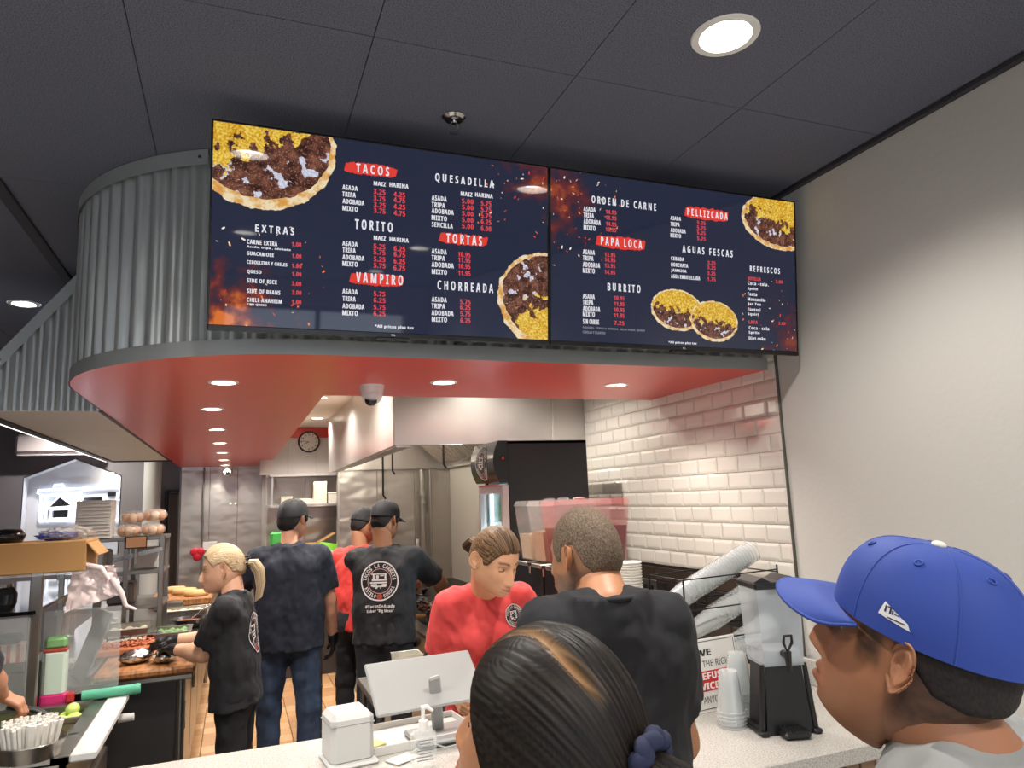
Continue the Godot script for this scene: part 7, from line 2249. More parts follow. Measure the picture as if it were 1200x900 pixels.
func make_cap(parent: Node, xf: Transform3D, cm: Material, o: Dictionary) -> Node3D:
	# six-panel cap: crown (the part itself), brim, seams, eyelets, button
	var tall: float = o.get("tall", 0.105)
	var yb := func(th: float) -> float: return 0.036 - 0.022 * (0.5 - 0.5 * cos(th))
	var crown_at := func(th: float, a: float, off := 0.0) -> Vector3:
		var fr := maxf(0.0, cos(th))
		var rx := 0.0865 + off
		var rz := (0.106 if cos(th) > 0 else 0.117) + off
		var ca := pow(maxf(cos(a), 0.0), lerpf(0.72, 0.6, fr))
		var h := (tall + off) * pow(maxf(sin(a), 0.0), 0.92)
		return Vector3(sin(th) * rx * ca, yb.call(th) * (1.0 - sin(a)) + 0.026 * sin(a) + h, -cos(th) * rz * ca + 0.004)
	var g := gx()
	g.xf = xf
	g.sheet(func(u, v): return crown_at.call(TAU * u - PI, v * PI * 0.5), 64, 22, Vector3(0, 0, 1))
	g.sheet(func(u, v): return crown_at.call(TAU * u - PI, v * PI * 0.5, -0.0025), 40, 10, Vector3(0, 0, -1))
	var cap := part(g, "cap", cm, parent)
	var b := gx()
	b.xf = xf
	var L: float = o.get("brim", 0.072)
	var brim_at := func(u: float, v: float, lower: float) -> Vector3:
		var th := lerpf(-1.12, 1.12, u)
		var base: Vector3 = crown_at.call(th, 0.0)
		var s := th / 1.12
		var ext := L * pow(maxf(0.0, 1.0 - pow(absf(s), 2.6)), 0.6) * v
		return base + Vector3(sin(th) * ext * 0.25, 0.002 - 0.022 * s * s * (0.3 + 0.7 * ext / L) - 0.012 * v * v * minf(1.0, ext / L * 2.0) - lower, -ext)
	b.sheet(func(u, v): return brim_at.call(u, v, 0.0), 36, 12, Vector3.UP)
	b.sheet(func(u, v): return brim_at.call(u, v, 0.0035), 36, 12, Vector3.DOWN)
	var rim := []
	for i in 37:
		rim.append(brim_at.call(i / 36.0, 1.0, 0.0017))
	b.tube(rim, 0.0024, 6)
	part(b, "brim", cm, cap)
	var sm := gx()
	sm.xf = xf
	for k in 6:
		var th := TAU * k / 6.0
		var pl := []
		for i in 15:
			pl.append(crown_at.call(th, PI * 0.5 * i / 15.0, 0.0001))
		sm.tube(pl, 0.0011, 5)
	part(sm, "seam", cm, cap)
	var ey := gx()
	ey.xf = xf
	for k in 6:
		var th := TAU * (k + 0.5) / 6.0
		var c: Vector3 = crown_at.call(th, 0.98, 0.0004)
		var du: Vector3 = (crown_at.call(th + 0.05, 0.98) - c).normalized()
		var dv: Vector3 = (crown_at.call(th, 1.03) - c).normalized()
		var ring := []
		for i in 12:
			ring.append(c + (du * cos(TAU * i / 12) + dv * sin(TAU * i / 12)) * 0.0042)
		ey.tube(ring, 0.0014, 5, true)
	part(ey, "eyelet", cm, cap)
	var top: Vector3 = crown_at.call(0.0, PI * 0.5)
	var bt := gx()
	bt.xf = xf
	bt.ball(top + Vector3(0, 0.001, 0), Vector3(0.0085, 0.0045, 0.0085), 14, 8)
	part(bt, "button", o.get("button", cm), cap)
	if o.get("flag", false):
		# small stitched flag patch on the wearer's own side
		var fg := gx()
		fg.xf = xf
		var fm := func(x: float, y: float, z: float) -> Vector3:
			return crown_at.call(-1.5 - x * 11.0, 0.235 + y * 9.0, 0.0012 + z)
		var quad := func(q: Array, z: float, c: Color) -> void:
			fg.col = c
			for i in 4:
				for j in 4:
					var cn := []
					for d in [[0, 0], [1, 0], [1, 1], [0, 1]]:
						var s: float = (i + d[0]) / 4.0
						var t: float = (j + d[1]) / 4.0
						var p: Vector2 = q[0].lerp(q[1], s).lerp(q[3].lerp(q[2], s), t)
						cn.append(fm.call(p.x, p.y, z))
					fg.face(cn, cn[0])
		quad.call([Vector2(-0.014, -0.006), Vector2(0.017, -0.011), Vector2(0.014, -0.004), Vector2(-0.010, 0.011)], 0.0, lin("dcdad8"))
		var ink := lin("20244a")
		for q in [[-0.0085, -0.001, 0.0018, 0.008], [-0.0035, -0.001, 0.0018, 0.007], [-0.006, 0.0055, 0.006, 0.0016], [-0.001, -0.001, 0.0016, 0.005], [0.0015, 0.0, 0.005, 0.0012], [-0.004, -0.0065, 0.016, 0.0014]]:
			quad.call([Vector2(q[0], q[1]), Vector2(q[0] + q[2], q[1]), Vector2(q[0] + q[2], q[1] + q[3]), Vector2(q[0], q[1] + q[3])], 0.0006, ink)
		fg.col = Color(1, 1, 1)
		part(fg, "flag_patch", mat("print_ink", "ffffff", 0.5, 0.0, {"vertex_color_use_as_albedo": true}), cap, true)
	return cap

func bend_joint(s: Vector3, w: Vector3, l1: float, l2: float, pole: Vector3) -> Array:
	var d := w - s
	var ln := clampf(d.length(), 0.12, (l1 + l2) * 0.998)
	var dir := d.normalized()
	var a := (l1 * l1 - l2 * l2 + ln * ln) / (2.0 * ln)
	var h := sqrt(maxf(0.0, l1 * l1 - a * a))
	var pp := (pole - dir * pole.dot(dir)).normalized()
	return [s + dir * a + pp * h, s + dir * ln]

func hand_bones(w: Vector3, fd: Vector3, pn: Vector3, thumb: float, curl: float, S: float, fat := 1.0) -> Array:
	# palm and five fingers; fd along the fingers, pn out of the palm, thumb +1 / -1 picks the thumb's side
	fd = fd.normalized()
	pn = (pn - fd * pn.dot(fd)).normalized()
	var sd := fd.cross(pn) * thumb
	var b := []
	var spread := [0.028, 0.0095, -0.0095, -0.027]
	var lens := [[0.037, 0.022, 0.018], [0.042, 0.026, 0.019], [0.039, 0.024, 0.018], [0.03, 0.018, 0.016]]
	for i in 4:
		var kn: Vector3 = w + (fd * (0.088 - 0.006 * absf(i - 1.0)) + sd * spread[i]) * S
		b.append([w + (fd * 0.012 + sd * spread[i] * 0.55) * S, kn, 0.0145 * S * fat, 0.0115 * S * fat])
		var p := kn
		var ang := 0.0
		for k in 3:
			ang += curl * [0.75, 0.95, 0.6][k] + 0.08
			var dir: Vector3 = fd * cos(ang) + pn * sin(ang) + sd * spread[i] * 1.6 * (1.0 - curl)
			var q: Vector3 = p + dir.normalized() * lens[i][k] * S
			b.append([p, q, (0.0098 - k * 0.0008) * S * fat, (0.0092 - k * 0.001) * S * fat])
			p = q
	var t0 := w + (fd * 0.03 + sd * 0.026) * S
	var t1 := t0 + (fd * 0.032 + sd * 0.026 + pn * (0.012 + 0.012 * curl)) * S
	var t2 := t1 + (fd * 0.028 + sd * 0.006 + pn * (0.008 + 0.02 * curl)) * S
	b.append([w + (fd * 0.01 + sd * 0.012) * S, t0, 0.016 * S * fat, 0.0145 * S * fat])
	b.append([t0, t1, 0.0135 * S * fat, 0.011 * S * fat])
	b.append([t1, t2, 0.0108 * S * fat, 0.0092 * S * fat])
	return b

func drape(g: G, fld: Field, o: Vector3, right: Vector3, up: Vector3, inw: Vector3) -> G:
	# lays a flat print on a garment, looking along inw from o
	var out := gx()
	out.u = g.u
	out.c = g.c
	out.ix = g.ix
	for i in g.v.size():
		var q := o + right * g.v[i].x + up * g.v[i].y
		var t := 0.0
		while t < 0.3 and fld.value(q + inw * t) > 0.0:
			t += 0.008
		var a := t - 0.008
		var b := t
		for k in 5:
			var m := (a + b) * 0.5
			if fld.value(q + inw * m) > 0.0:
				a = m
			else:
				b = m
		out.v.append(q + inw * (a - 0.0035 - g.v[i].z))
		out.n.append(-inw)
	return out

func person(o: Dictionary) -> Node3D:
	var S: float = o.h / 1.75
	var fem: bool = o.get("fem", false)
	var root := thing("person", o.label, "person", o.pos, o.yaw)
	var inv := root.transform.affine_inverse()
	var lean: float = o.get("lean", 0.0)
	var pv := Vector3(0, 0.97, 0)
	var twist: float = o.get("twist", 0.0)
	var T := func(x: float, y: float, z: float) -> Vector3:
		var p := Vector3(x, y, z)
		if y > pv.y:
			var k := clampf((y - pv.y) / 0.25, 0.0, 1.0)
			p = Basis(Vector3.UP, twist * k) * p
			p = pv + Basis(Vector3.RIGHT, -lean) * (p - pv)
		return p * S
	var sw: float = o.get("sw", 0.165 if fem else 0.19)
	var head_c: Vector3 = T.call(0, 1.625, -0.025)
	if o.has("head_at"):
		head_c = inv * (o.head_at as Vector3)
	var hs: float = o.get("head_scale", 1.0) * lerpf(S, 1.0, 0.6)
	var hb: Basis = inv.basis * Basis(Vector3.UP, o.get("head_yaw", o.yaw)) * Basis(Vector3.RIGHT, o.get("head_pitch", 0.0)) * Basis(Vector3.BACK, o.get("head_roll", 0.0))
	var hx := Transform3D(hb.orthonormalized().scaled(Vector3.ONE * hs), head_c)
	var neck0: Vector3 = T.call(0, 1.42, 0.012)
	var neck1: Vector3 = hx * Vector3(0, -0.07, 0.03)
	# arms
	var arms := []
	for s in [-1.0, 1.0]:
		var sh: Vector3 = T.call(s * sw, 1.385, 0.0)
		var key := "rh" if s > 0 else "lh"
		var wrist: Vector3 = inv * (o[key] as Vector3) if o.has(key) else T.call(s * (sw + 0.07), 0.86, -0.04)
		var pole: Vector3 = o.get(key + "_pole", Vector3(s * 0.35, -0.2, 1.0))
		var e := bend_joint(sh, wrist, 0.29 * S, 0.255 * S, pole)
		arms.append([sh, e[0], e[1], s, key])
	var fat: float = o.get("fat", 1.0)
	# ---- body
	var sk := []
	sk.append([neck0, neck1, 0.058 * hs * o.get("neck", 1.0), 0.053 * hs * o.get("neck", 1.0)])
	for s in [-1.0, 1.0]:
		sk.append([T.call(s * 0.07, 1.32, 0.0), T.call(s * 0.06, 1.05, 0.0), 0.085 * S, 0.085 * S])
		sk.append([T.call(0, 1.39, 0.01), T.call(s * (sw - 0.03), 1.385, 0.0), 0.04 * S, 0.04 * S])
		sk.append([T.call(s * 0.05, 1.06, 0), T.call(s * 0.06, 0.95, 0), 0.085 * S, 0.09 * S])
		var lx: float = s * (0.085 + o.get("stance", 0.02))
		sk.append([T.call(s * 0.085, 0.93, 0), T.call(lx, 0.5, -0.01), 0.075 * S, 0.05 * S])
		sk.append([T.call(lx, 0.5, -0.01), T.call(lx, 0.08, 0.03), 0.05 * S, 0.036 * S])
		sk.append([T.call(lx, 0.05, 0.03), T.call(lx, 0.035, -0.12), 0.035 * S, 0.03 * S])
	for a in arms:
		sk.append([a[0], a[1], 0.05 * S * fat, 0.041 * S * fat])
		sk.append([a[1], a[1].lerp(a[2], 0.3), 0.041 * S * fat, 0.043 * S * fat])
		sk.append([a[1].lerp(a[2], 0.3), a[2], 0.043 * S * fat, 0.028 * S * fat])
	var body := gx()
	body.col = lin(o.skin)
	Field.new(sk, 0.0125, 0.03).into(body)
	var gloves := []
	for a in arms:
		var fd: Vector3 = (a[2] - a[1]).normalized()
		if o.has(a[4] + "_dir"):
			fd = (inv.basis * (o[a[4] + "_dir"] as Vector3)).normalized()
		var pn: Vector3 = inv.basis * (o.get(a[4] + "_palm", root.basis * Vector3(-a[3], 0, 0)) as Vector3)
		var gl: bool = o.get("gloves", false)
		var hbn := hand_bones(a[2] - fd * 0.01 * S, fd, pn, a[3] * 1.0, o.get(a[4] + "_curl", 0.35), S, 1.12 if gl else 1.0)
		if gl:
			hbn.append([a[2] - fd * 0.035 * S, a[2] + fd * 0.02 * S, 0.036 * S, 0.032 * S, 2])
		var target := body
		if gl:
			target = gx()
			gloves.append(target)
		Field.new(hbn, 0.0042, 0.007).into(target)
	add_head(body, hx, o)
	var skin_m := mat("skin", "ffffff", 0.46, 0.0, {"vertex_color_use_as_albedo": true, "subsurf_scatter_enabled": true, "subsurf_scatter_strength": 0.06})
	part(body, "body", skin_m, root, true)
	for g in gloves:
		part(g, "glove", mat("black_glove", "131316", 0.4), root)
	# ---- shirt
	var cloth := []
	var hem: float = o.get("hem", 0.86)
	var bulk: float = o.get("bulk", 1.0)
	for s in [-1.0, 1.0]:
		var c0: Vector3 = T.call(s * (0.062 if fem else 0.078), 1.30, 0.0)
		var c1: Vector3 = T.call(s * 0.068, 1.08, -0.005)
		var c2: Vector3 = T.call(s * 0.07, hem, 0.0)
		cloth.append([c0, c1, (0.105 if fem else 0.12) * S * bulk, (0.102 if fem else 0.118) * S * bulk])
		cloth.append([c1, c2, (0.102 if fem else 0.118) * S * bulk, 0.122 * S * bulk, 1])
		cloth.append([T.call(s * 0.03, 1.415, 0.012), T.call(s * (sw - 0.02), 1.383, 0.003), 0.058 * S, 0.06 * S])
		if fem:
			cloth.append([T.call(s * 0.065, 1.265, -0.075), T.call(s * 0.06, 1.25, -0.07), 0.072 * S, 0.07 * S])
		else:
			cloth.append([T.call(s * 0.07, 1.33, -0.03), T.call(s * 0.06, 1.25, -0.04), 0.09 * S, 0.085 * S])
	var nk: float = o.get("neck", 1.0)
	cloth.append([T.call(0, 1.38, 0.012), T.call(0, 1.452, 0.014), 0.098 * S, 0.073 * S * nk, 1])
	if o.has("belly"):
		cloth.append([T.call(0, 1.08, -0.05), T.call(0, 1.0, -0.045), 0.12 * S * o.belly, 0.12 * S * o.belly])
	for a in arms:
		var sl: Vector3 = (a[0] as Vector3).lerp(a[1], o.get("sleeve", 0.78))
		cloth.append([a[0], sl, 0.066 * S * fat, 0.07 * S * fat, 1])
	var sf := Field.new(cloth, 0.0115, 0.04)
	var ns := FastNoiseLite.new()
	ns.seed = 77 + int(o.h * 100.0)
	ns.frequency = 1.0
	ns.fractal_octaves = 3
	sf.rough(ns, 0.012, Vector3(9, 4.5, 9))
	sf.rough(ns, 0.006, Vector3(24, 13, 24))
	var sg := gx()
	sf.into(sg)
	var weave := mat("shirt_" + String(o.shirt), o.shirt, 0.85, 0.0, {"rim_enabled": true, "rim": 0.25, "rim_tint": 0.6})
	var shirt := part(sg, "shirt", weave, root)
	# collar rib round the neck
	var ring := []
	var ax: Vector3 = (neck1 - neck0).normalized()
	var r1: Vector3 = (inv.basis * root.basis * Vector3.RIGHT)
	r1 = (r1 - ax * r1.dot(ax)).normalized()
	var r2 := ax.cross(r1)
	for k in 28:
		var t := TAU * k / 28.0
		ring.append(T.call(cos(t) * 0.069 * nk, 1.45, 0.014 + sin(t) * 0.069 * nk))
	part(gx().tube(ring, 0.0065 * S, 8, true), "collar", weave, shirt)
	# ---- trousers
	var tr := []
	for s in [-1.0, 1.0]:
		var lx: float = s * (0.085 + o.get("stance", 0.02))
		tr.append([T.call(s * 0.06, 0.99, 0.005), T.call(s * 0.075, 0.9, 0.01), 0.112 * S, 0.115 * S, 2])
		tr.append([T.call(s * 0.085, 0.92, 0.0), T.call(lx, 0.5, -0.01), 0.1 * S, 0.07 * S])
		tr.append([T.call(lx, 0.5, -0.01), T.call(lx, 0.07, 0.03), 0.07 * S, 0.062 * S, 1])
	var pf := Field.new(tr, 0.013, 0.03)
	pf.rough(ns, 0.010, Vector3(8, 10, 8))
	var pg := gx()
	pf.into(pg)
	part(pg, "trousers", mat("trousers_" + String(o.trousers), o.trousers, 0.85, 0.0, o.get("trouser_opt", {})), root)
	for s in [-1.0, 1.0]:
		var lx: float = s * (0.085 + o.get("stance", 0.02))
		var shg := gx()
		Field.new([[T.call(lx, 0.055, 0.04), T.call(lx, 0.05, -0.02), 0.042 * S, 0.044 * S], [T.call(lx, 0.05, -0.02), T.call(lx, 0.036, -0.15), 0.044 * S, 0.034 * S]], 0.01, 0.02).into(shg)
		part(shg, "shoe", mat("shoe_black", "17161a", 0.5), root)
	# ---- hair and cap
	if o.has("hair"):
		part(hair_shell(hx, o.hair), "hair", mat("hair", "ffffff", 0.5, 0.0, {"vertex_color_use_as_albedo": true, "metallic_specular": 0.35}) if not o.hair.has("rough") else mat("hair_dull", "ffffff", 0.8, 0.0, {"vertex_color_use_as_albedo": true}), root, true)
	if o.has("cap"):
		make_cap(root, hx, o.cap.m, o.cap)
	root.set_meta("label", o.label)
	o.out = {"root": root, "shirt": sf, "hx": hx, "T": T, "shirt_part": shirt, "inv": inv, "S": S}
	return root

func strands(xf: Transform3D, path: Array, r0: float, r1: float, n: int, seed_: int, ca: Color, cb: Color) -> G:
	# a tail of hair: a bundle of thin locks along the path
	var g := gx()
	g.xf = xf
	rng.seed = seed_
	for k in n:
		var a := rng.randf() * TAU
		var q := sqrt(rng.randf())
		var o := Vector3(cos(a), 0, sin(a)) * q
		var pl := []
		var rr := []
		var m: int = path.size()
		for i in m:
			var t := float(i) / (m - 1)
			var rad := lerpf(r0, r1, t) * (0.85 + 0.3 * sin(PI * t))
			pl.append(path[i] + Vector3(o.x, o.z * 0.4, o.z) * rad)
			rr.append(0.0026 * (1.0 - 0.5 * t))
		g.col = ca.lerp(cb, rng.randf())
		g.tube(pl, rr, 5)
	return g

func build_people() -> void:
	var print_m := mat("print_ink", "ffffff", 0.5, 0.0, {"vertex_color_use_as_albedo": true})
	var black_cap := mat("cap_black", "16161a", 0.75, 0.0, {"rim_enabled": true, "rim": 0.2})
	var denim := {"albedo_texture": noise_tex(256, 256, 0.03, 91, 0.82, 1.12), "uv1_triplanar": true, "uv1_scale": Vector3(2, 1, 2)}

	# -- customer in the blue cap
	var a := {"label": "person in blue baseball cap and grey t-shirt looking up at the menu", "h": 1.675, "pos": Vector3(0.81, 0, -0.655), "yaw": deg_to_rad(30.0), "head_yaw": deg_to_rad(20.0), "head_pitch": 0.28, "head_roll": 0.0, "head_at": Vector3(0.786, 1.497, -0.680), "skin": "9c6a4c", "lip": "7a4036", "shirt": "8f9190", "trousers": "2b2d34", "stubble": 0.1, "nose": 1.15, "bulk": 1.12, "neck": 1.12, "fat": 1.1, "head_scale": 1.02, "jaw": 1.2, "sideburn": 0.85, "belly": 1.2,
		"nape": 0.9, "hair": {"thick": 0.0045, "a": "14100e", "b": "2a211d", "fine": true, "grain": 800.0, "relief": 0.0008, "nu": 260, "rough": 0.8, "line": [[0, 0.068], [45, 0.06], [62, 0.045], [80, 0.04], [92, 0.03], [102, -0.005], [115, -0.03], [140, -0.042], [180, -0.046]]}, "cap": {"m": mat("cap_blue", "203c8e", 0.7, 0.0, {"rim_enabled": true, "rim": 0.25, "rim_tint": 0.5}), "tall": 0.104, "brim": 0.076, "flag": true, "button": mat("cap_button", "d9d6c4", 0.7)}}
	person(a)

	# -- customer with dark ponytail
	var b := {"label": "person with long dark parted hair tied by a blue scrunchie", "h": 1.6, "fem": true, "pos": Vector3(0.30, 0, -0.70), "ears": false, "yaw": deg_to_rad(18.0), "head_yaw": deg_to_rad(30.0), "head_pitch": 0.24, "head_at": Vector3(0.309, 1.437, -0.737), "skin": "b07d5c", "lip": "8f4c44", "shirt": "3a3a44", "trousers": "23252c",
		"hair": {"thick": 0.017, "a": "0d0b0a", "b": "261f19", "gather": Vector3(0, -0.25, 1), "strands": 26.0, "relief": 0.0014, "nu": 320, "part": -0.026, "part_color": "a07c58", "line": [[0, 0.06], [35, 0.055], [58, 0.03], [78, 0.0], [95, -0.04], [120, -0.06], [180, -0.085]]}}
	person(b)
	var hx: Transform3D = b.out.hx
	part(strands(hx, [Vector3(0, 0.045, 0.1), Vector3(0, 0.042, 0.14), Vector3(0, -0.01, 0.172), Vector3(0, -0.1, 0.17), Vector3(0, -0.24, 0.15)], 0.018, 0.024, 260, 4, lin("0d0b0a"), lin("2a221c")), "ponytail", mat("hair"), b.out.root, true)
	var sc := []
	for k in 90:
		var t := TAU * k / 90.0
		var rr := 0.021 + 0.002 * sin(t * 11.0)
		sc.append(Vector3(cos(t) * rr, 0.045 + sin(t) * rr * 0.9, 0.122 + 0.003 * cos(t * 7.0)))
	var sg := gx()
	sg.xf = hx
	part(sg.tube(sc, 0.0095, 10, true), "scrunchie", mat("scrunchie_blue", "1e2440", 0.85), b.out.root)

	# -- customer with shaved head at the counter
	var c := {"label": "person with shaved grey head in black t-shirt standing at the counter", "h": 1.77, "pos": Vector3(0.806, 0, -1.53), "yaw": deg_to_rad(-12.0), "head_yaw": deg_to_rad(22.0), "head_pitch": -0.12, "head_at": Vector3(0.807, 1.553, -1.617), "skin": "b8825f", "lip": "8a4a40", "shirt": "1d1d21", "trousers": "2b2d34", "stubble": 0.55, "stubble_color": "6d6059", "bulk": 0.92, "sw": 0.145, "neck": 1.15, "fat": 0.96, "sleeve": 0.68, "sideburn": 0.5, "head_scale": 0.95,
		"rh": Vector3(0.92, 1.0, -1.76), "rh_pole": Vector3(0.6, -0.5, 0.7), "lh": Vector3(0.74, 1.02, -1.80), "lh_pole": Vector3(-0.3, -0.6, 1.0),
		"nape": 0.5, "nape_color": "5a4c42", "hair": {"thick": 0.0026, "a": "42352a", "b": "86735f", "fine": true, "grain": 950.0, "relief": 0.0006, "nu": 300, "rough": 0.8}}
	person(c)

	# -- cashier
	var d := {"label": "person in red t-shirt with hair tied back, looking down behind the terminal", "h": 1.62, "fem": true, "pos": Vector3(0.97, 0, -2.93), "yaw": deg_to_rad(178.0), "lean": 0.16, "head_yaw": deg_to_rad(202.0), "head_pitch": -0.5, "head_at": Vector3(0.952, 1.462, -2.69), "skin": "d09c78", "lip": "b05a52", "shirt": "cc4140", "trousers": "23252c", "eyes": 0.12, "bulk": 1.04, "fat": 1.0, "sleeve": 0.8, "head_scale": 1.08,
		"rh": Vector3(0.80, 0.96, -2.76), "rh_pole": Vector3(0.2, -0.6, 1.0), "lh": Vector3(1.12, 0.98, -2.70), "lh_pole": Vector3(-0.8, -0.5, 0.4),
		"hair": {"thick": 0.009, "a": "2c2018", "b": "8a6b4c", "gather": Vector3(0, 0.0, 1), "strands": 30.0, "relief": 0.0014, "nu": 240, "part": 0.012, "part_color": "4a382a", "line": [[0, 0.064], [36, 0.058], [54, 0.034], [66, 0.0], [76, -0.008], [84, 0.012], [104, 0.012], [120, -0.03], [180, -0.06]]}}
	person(d)
	part(strands(d.out.hx, [Vector3(0, 0.0, 0.11), Vector3(0, 0.0, 0.13), Vector3(0.02, -0.03, 0.14), Vector3(0, -0.04, 0.12)], 0.026, 0.018, 140, 9, lin("2c2018"), lin("6b513a")), "hair_bun", mat("hair"), d.out.root, true)
	var T: Callable = d.out.T
	var o: Vector3 = T.call(-0.1, 1.34, -0.05) + Vector3(0, 0, -0.3)
	part(drape(emblem(0.042), d.out.shirt, o, Vector3(-1, 0, 0), Vector3(0, 0.985, -0.17), Vector3(0, 0.0, 1)), "chest_emblem", print_m, d.out.shirt_part, true)

	# -- cook in black at the griddle
	var e := {"label": "person in black cap and black t-shirt with round white emblem on back, at the griddle", "h": 1.70, "pos": Vector3(0.885, 0, -4.62), "yaw": deg_to_rad(-24.0), "head_yaw": deg_to_rad(-48.0), "head_pitch": -0.22, "head_at": Vector3(0.912, 1.578, -4.68), "skin": "9a6b4e", "shirt": "18181c", "trousers": "24252b", "gloves": true, "bulk": 1.1, "neck": 1.1, "fat": 1.15, "lean": 0.08, "sleeve": 0.85,
		"rh": Vector3(1.36, 1.05, -4.88), "rh_pole": Vector3(1.0, -0.35, 0.5), "rh_curl": 0.7, "lh": Vector3(1.2, 1.0, -5.05), "lh_pole": Vector3(-1, -0.4, 0.2), "trouser_opt": {},
		"hair": {"thick": 0.006, "a": "120f0d", "b": "231c18", "fine": true, "relief": 0.0008, "rough": 0.8}, "cap": {"m": black_cap, "brim": 0.07}}
	person(e)
	T = e.out.T
	var em := emblem(0.118)
	em.col = lin("e9e4e2")
	em.at(Vector3.ZERO).text("#TacosDeAsada", font_b, 0.02, -0.085, 0.095, -0.147, 0.0016).text("Sabor \"Big Mexa\"", font_b, 0.022, -0.075, 0.09, -0.176, 0.0016)
	part(drape(em, e.out.shirt, T.call(0.0, 1.25, 0.05) + Vector3(0, 0, 0.27), Vector3(1, 0, 0), Vector3(0, 1, -0.08), Vector3(0, 0, -1)), "back_emblem", print_m, e.out.shirt_part, true)

	# -- cook in red behind
	var f := {"label": "person in dark cap and red t-shirt working behind the black-shirted cook", "h": 1.66, "pos": Vector3(0.83, 0, -5.3), "yaw": deg_to_rad(-35.0), "head_yaw": deg_to_rad(-60.0), "head_pitch": -0.35, "skin": "a8765a", "shirt": "cf3a34", "trousers": "1f2026", "gloves": true, "lean": 0.14, "bulk": 1.0,
		"rh": Vector3(1.28, 1.02, -5.35), "rh_pole": Vector3(1.0, -0.35, 0.5), "lh": Vector3(1.15, 1.02, -5.6), "lh_pole": Vector3(-1, -0.4, 0.2),
		"hair": {"thick": 0.007, "a": "120f0d", "b": "231c18", "fine": true, "relief": 0.0008, "rough": 0.8}, "cap": {"m": black_cap, "brim": 0.05}}
	person(f)

	# -- navy shirt in the aisle
	var n := {"label": "person in black cap, navy t-shirt and blue jeans walking down the aisle", "h": 1.75, "pos": Vector3(0.325, 0, -4.72), "yaw": deg_to_rad(-10.0), "head_yaw": deg_to_rad(-38.0), "head_pitch": -0.05, "head_at": Vector3(0.345, 1.608, -4.75), "skin": "cf9d80", "shirt": "181d2b", "trousers": "34435c", "trouser_opt": denim, "gloves": true, "bulk": 1.12, "hem": 0.84, "sleeve": 0.74, "stance": 0.03,
		"rh": Vector3(0.60, 0.86, -4.82), "rh_pole": Vector3(0.6, 0.0, 1.0), "rh_curl": 0.45, "rh_dir": Vector3(0.0, -1, -0.1), "lh": Vector3(0.12, 1.0, -5.02), "lh_pole": Vector3(-1, -0.3, 0.6),
		"hair": {"thick": 0.011, "a": "0c0b0b", "b": "1c1917", "fine": true, "relief": 0.003, "rough": 0.8}, "cap": {"m": black_cap, "brim": 0.06}}
	person(n)

	# -- blond worker at the prep table
	var w := {"label": "person with blond tied hair in black t-shirt assembling food at the prep table", "h": 1.53, "fem": true, "pos": Vector3(0.03, 0, -4.02), "yaw": deg_to_rad(78.0), "lean": 0.1, "head_yaw": deg_to_rad(82.0), "head_pitch": -0.2, "head_at": Vector3(-0.05, 1.395, -4.06), "skin": "d9a88a", "lip": "b5605c", "shirt": "19191d", "trousers": "141418", "gloves": true, "eyes": 0.2, "bulk": 1.1, "fat": 1.12, "sleeve": 0.8, "hem": 0.84, "head_scale": 1.05,
		"lh": Vector3(-0.27, 1.0, -4.16), "lh_pole": Vector3(-0.5, -1.0, 0.6), "lh_curl": 0.6, "rh": Vector3(-0.29, 1.02, -4.34), "rh_pole": Vector3(0.5, -1.0, 0.6), "rh_curl": 0.6, "lh_palm": Vector3(0, -1, 0), "rh_palm": Vector3(0, -1, 0),
		"hair": {"thick": 0.010, "a": "8f7857", "b": "d2bd9c", "gather": Vector3(0, 0.0, 1), "strands": 30.0, "relief": 0.0012, "nu": 240, "line": [[0, 0.068], [40, 0.064], [58, 0.04], [70, 0.012], [84, 0.02], [104, 0.02], [120, -0.03], [180, -0.06]]}}
	person(w)
	part(strands(w.out.hx, [Vector3(0, 0.0, 0.115), Vector3(0.0, -0.01, 0.15), Vector3(0, -0.06, 0.17), Vector3(0, -0.13, 0.165), Vector3(0, -0.2, 0.14)], 0.024, 0.022, 220, 14, lin("98815f"), lin("d8c5a6")), "ponytail", mat("hair"), w.out.root, true)
	var clip := gx()
	clip.xf = w.out.hx
	for k in 6:
		clip.tube([Vector3(-0.03, 0.03 - k * 0.012, 0.118), Vector3(0.0, 0.032 - k * 0.012, 0.138), Vector3(0.03, 0.03 - k * 0.012, 0.118)], 0.0035, 6)
	part(clip, "hair_clip", mat("black_plastic", "141414", 0.4), w.out.root)
	T = w.out.T
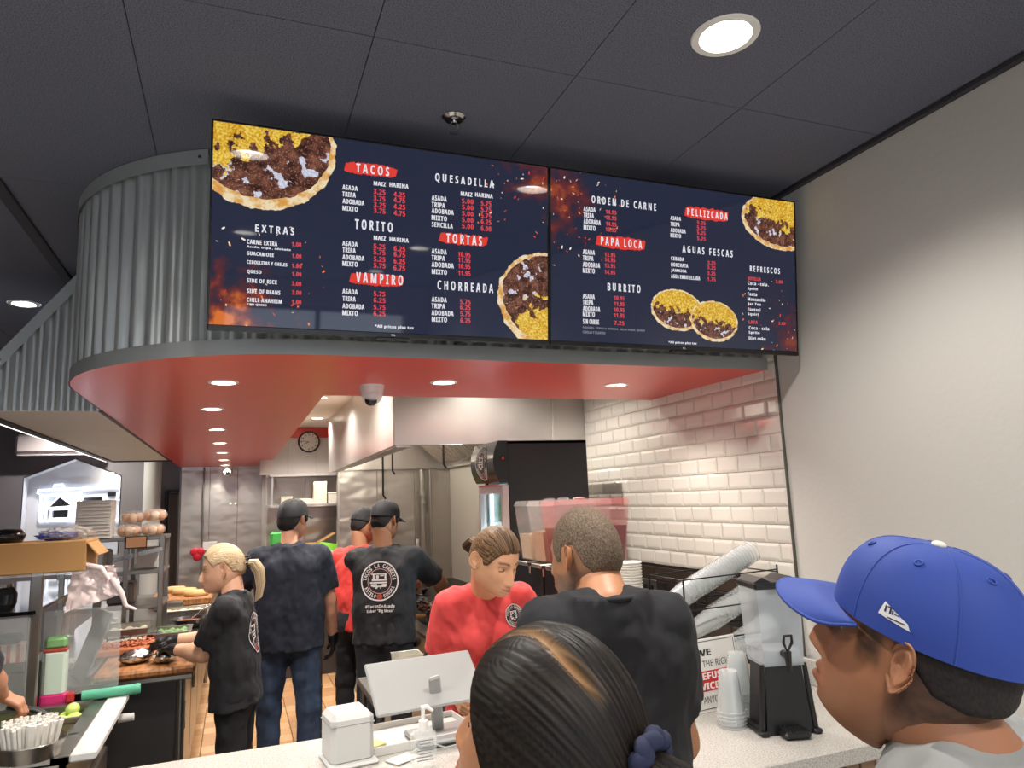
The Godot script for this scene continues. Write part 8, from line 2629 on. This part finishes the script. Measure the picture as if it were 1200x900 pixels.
	part(drape(emblem(0.1), w.out.shirt, T.call(0.0, 1.22, 0.05) + Vector3(0, 0, 0.25), Vector3(1, 0, 0), Vector3(0, 1, -0.1), Vector3(0, 0, -1)), "back_emblem", print_m, w.out.shirt_part, true)
	part(drape(emblem(0.045), w.out.shirt, T.call(-0.07, 1.27, -0.05) + Vector3(0, 0, -0.3), Vector3(-1, 0, 0), Vector3(0, 1, -0.1), Vector3(0, 0, 1)), "chest_emblem", print_m, w.out.shirt_part, true)
	part(gx().tube([w.out.hx * Vector3(-0.08, -0.04, 0.012), w.out.hx * Vector3(-0.084, -0.055, 0.006), w.out.hx * Vector3(-0.084, -0.062, 0.014), w.out.hx * Vector3(-0.08, -0.055, 0.02)], 0.0016, 6, true), "earring", mat("gold", "c9a24a", 0.25, 1.0), w.out.root)

	# -- worker whose hand reaches into the salsa pans
	var q := {"label": "person in dark t-shirt reaching a hand into the salsa pans", "h": 1.7, "pos": Vector3(-1.0, 0, -2.70), "yaw": deg_to_rad(-4.0), "head_pitch": -0.3, "skin": "b98262", "shirt": "24242a", "trousers": "24252b", "lean": 0.4,
		"rh": Vector3(-0.795, 1.03, -3.32), "rh_pole": Vector3(0.6, -0.4, 0.6), "rh_curl": 0.75, "rh_dir": Vector3(0.8, -0.5, -0.2), "rh_palm": Vector3(-0.2, -1, -0.2), "lh": Vector3(-1.25, 1.0, -3.1), "lh_pole": Vector3(-1, -0.4, 0.2),
		"hair": {"thick": 0.012, "a": "120f0d", "b": "231c18", "relief": 0.002}}
	person(q)
# ----------------------------------------------------------------
func fonts() -> void:
	var sb := SystemFont.new()
	sb.font_names = PackedStringArray(["Droid Sans"])
	sb.font_weight = 700
	font_b = sb
	var sr := SystemFont.new()
	sr.font_names = PackedStringArray(["Droid Sans"])
	font_r = sr

func _ready() -> void:
	set_view()
	set_lights()
	fonts()
	build_room()
	build_ceiling()
	build_soffit()
	build_back()
	build_dining()
	build_screens()
	build_counter()
	build_fridge()
	build_cookline()
	build_prep()
	build_station()
	build_people()
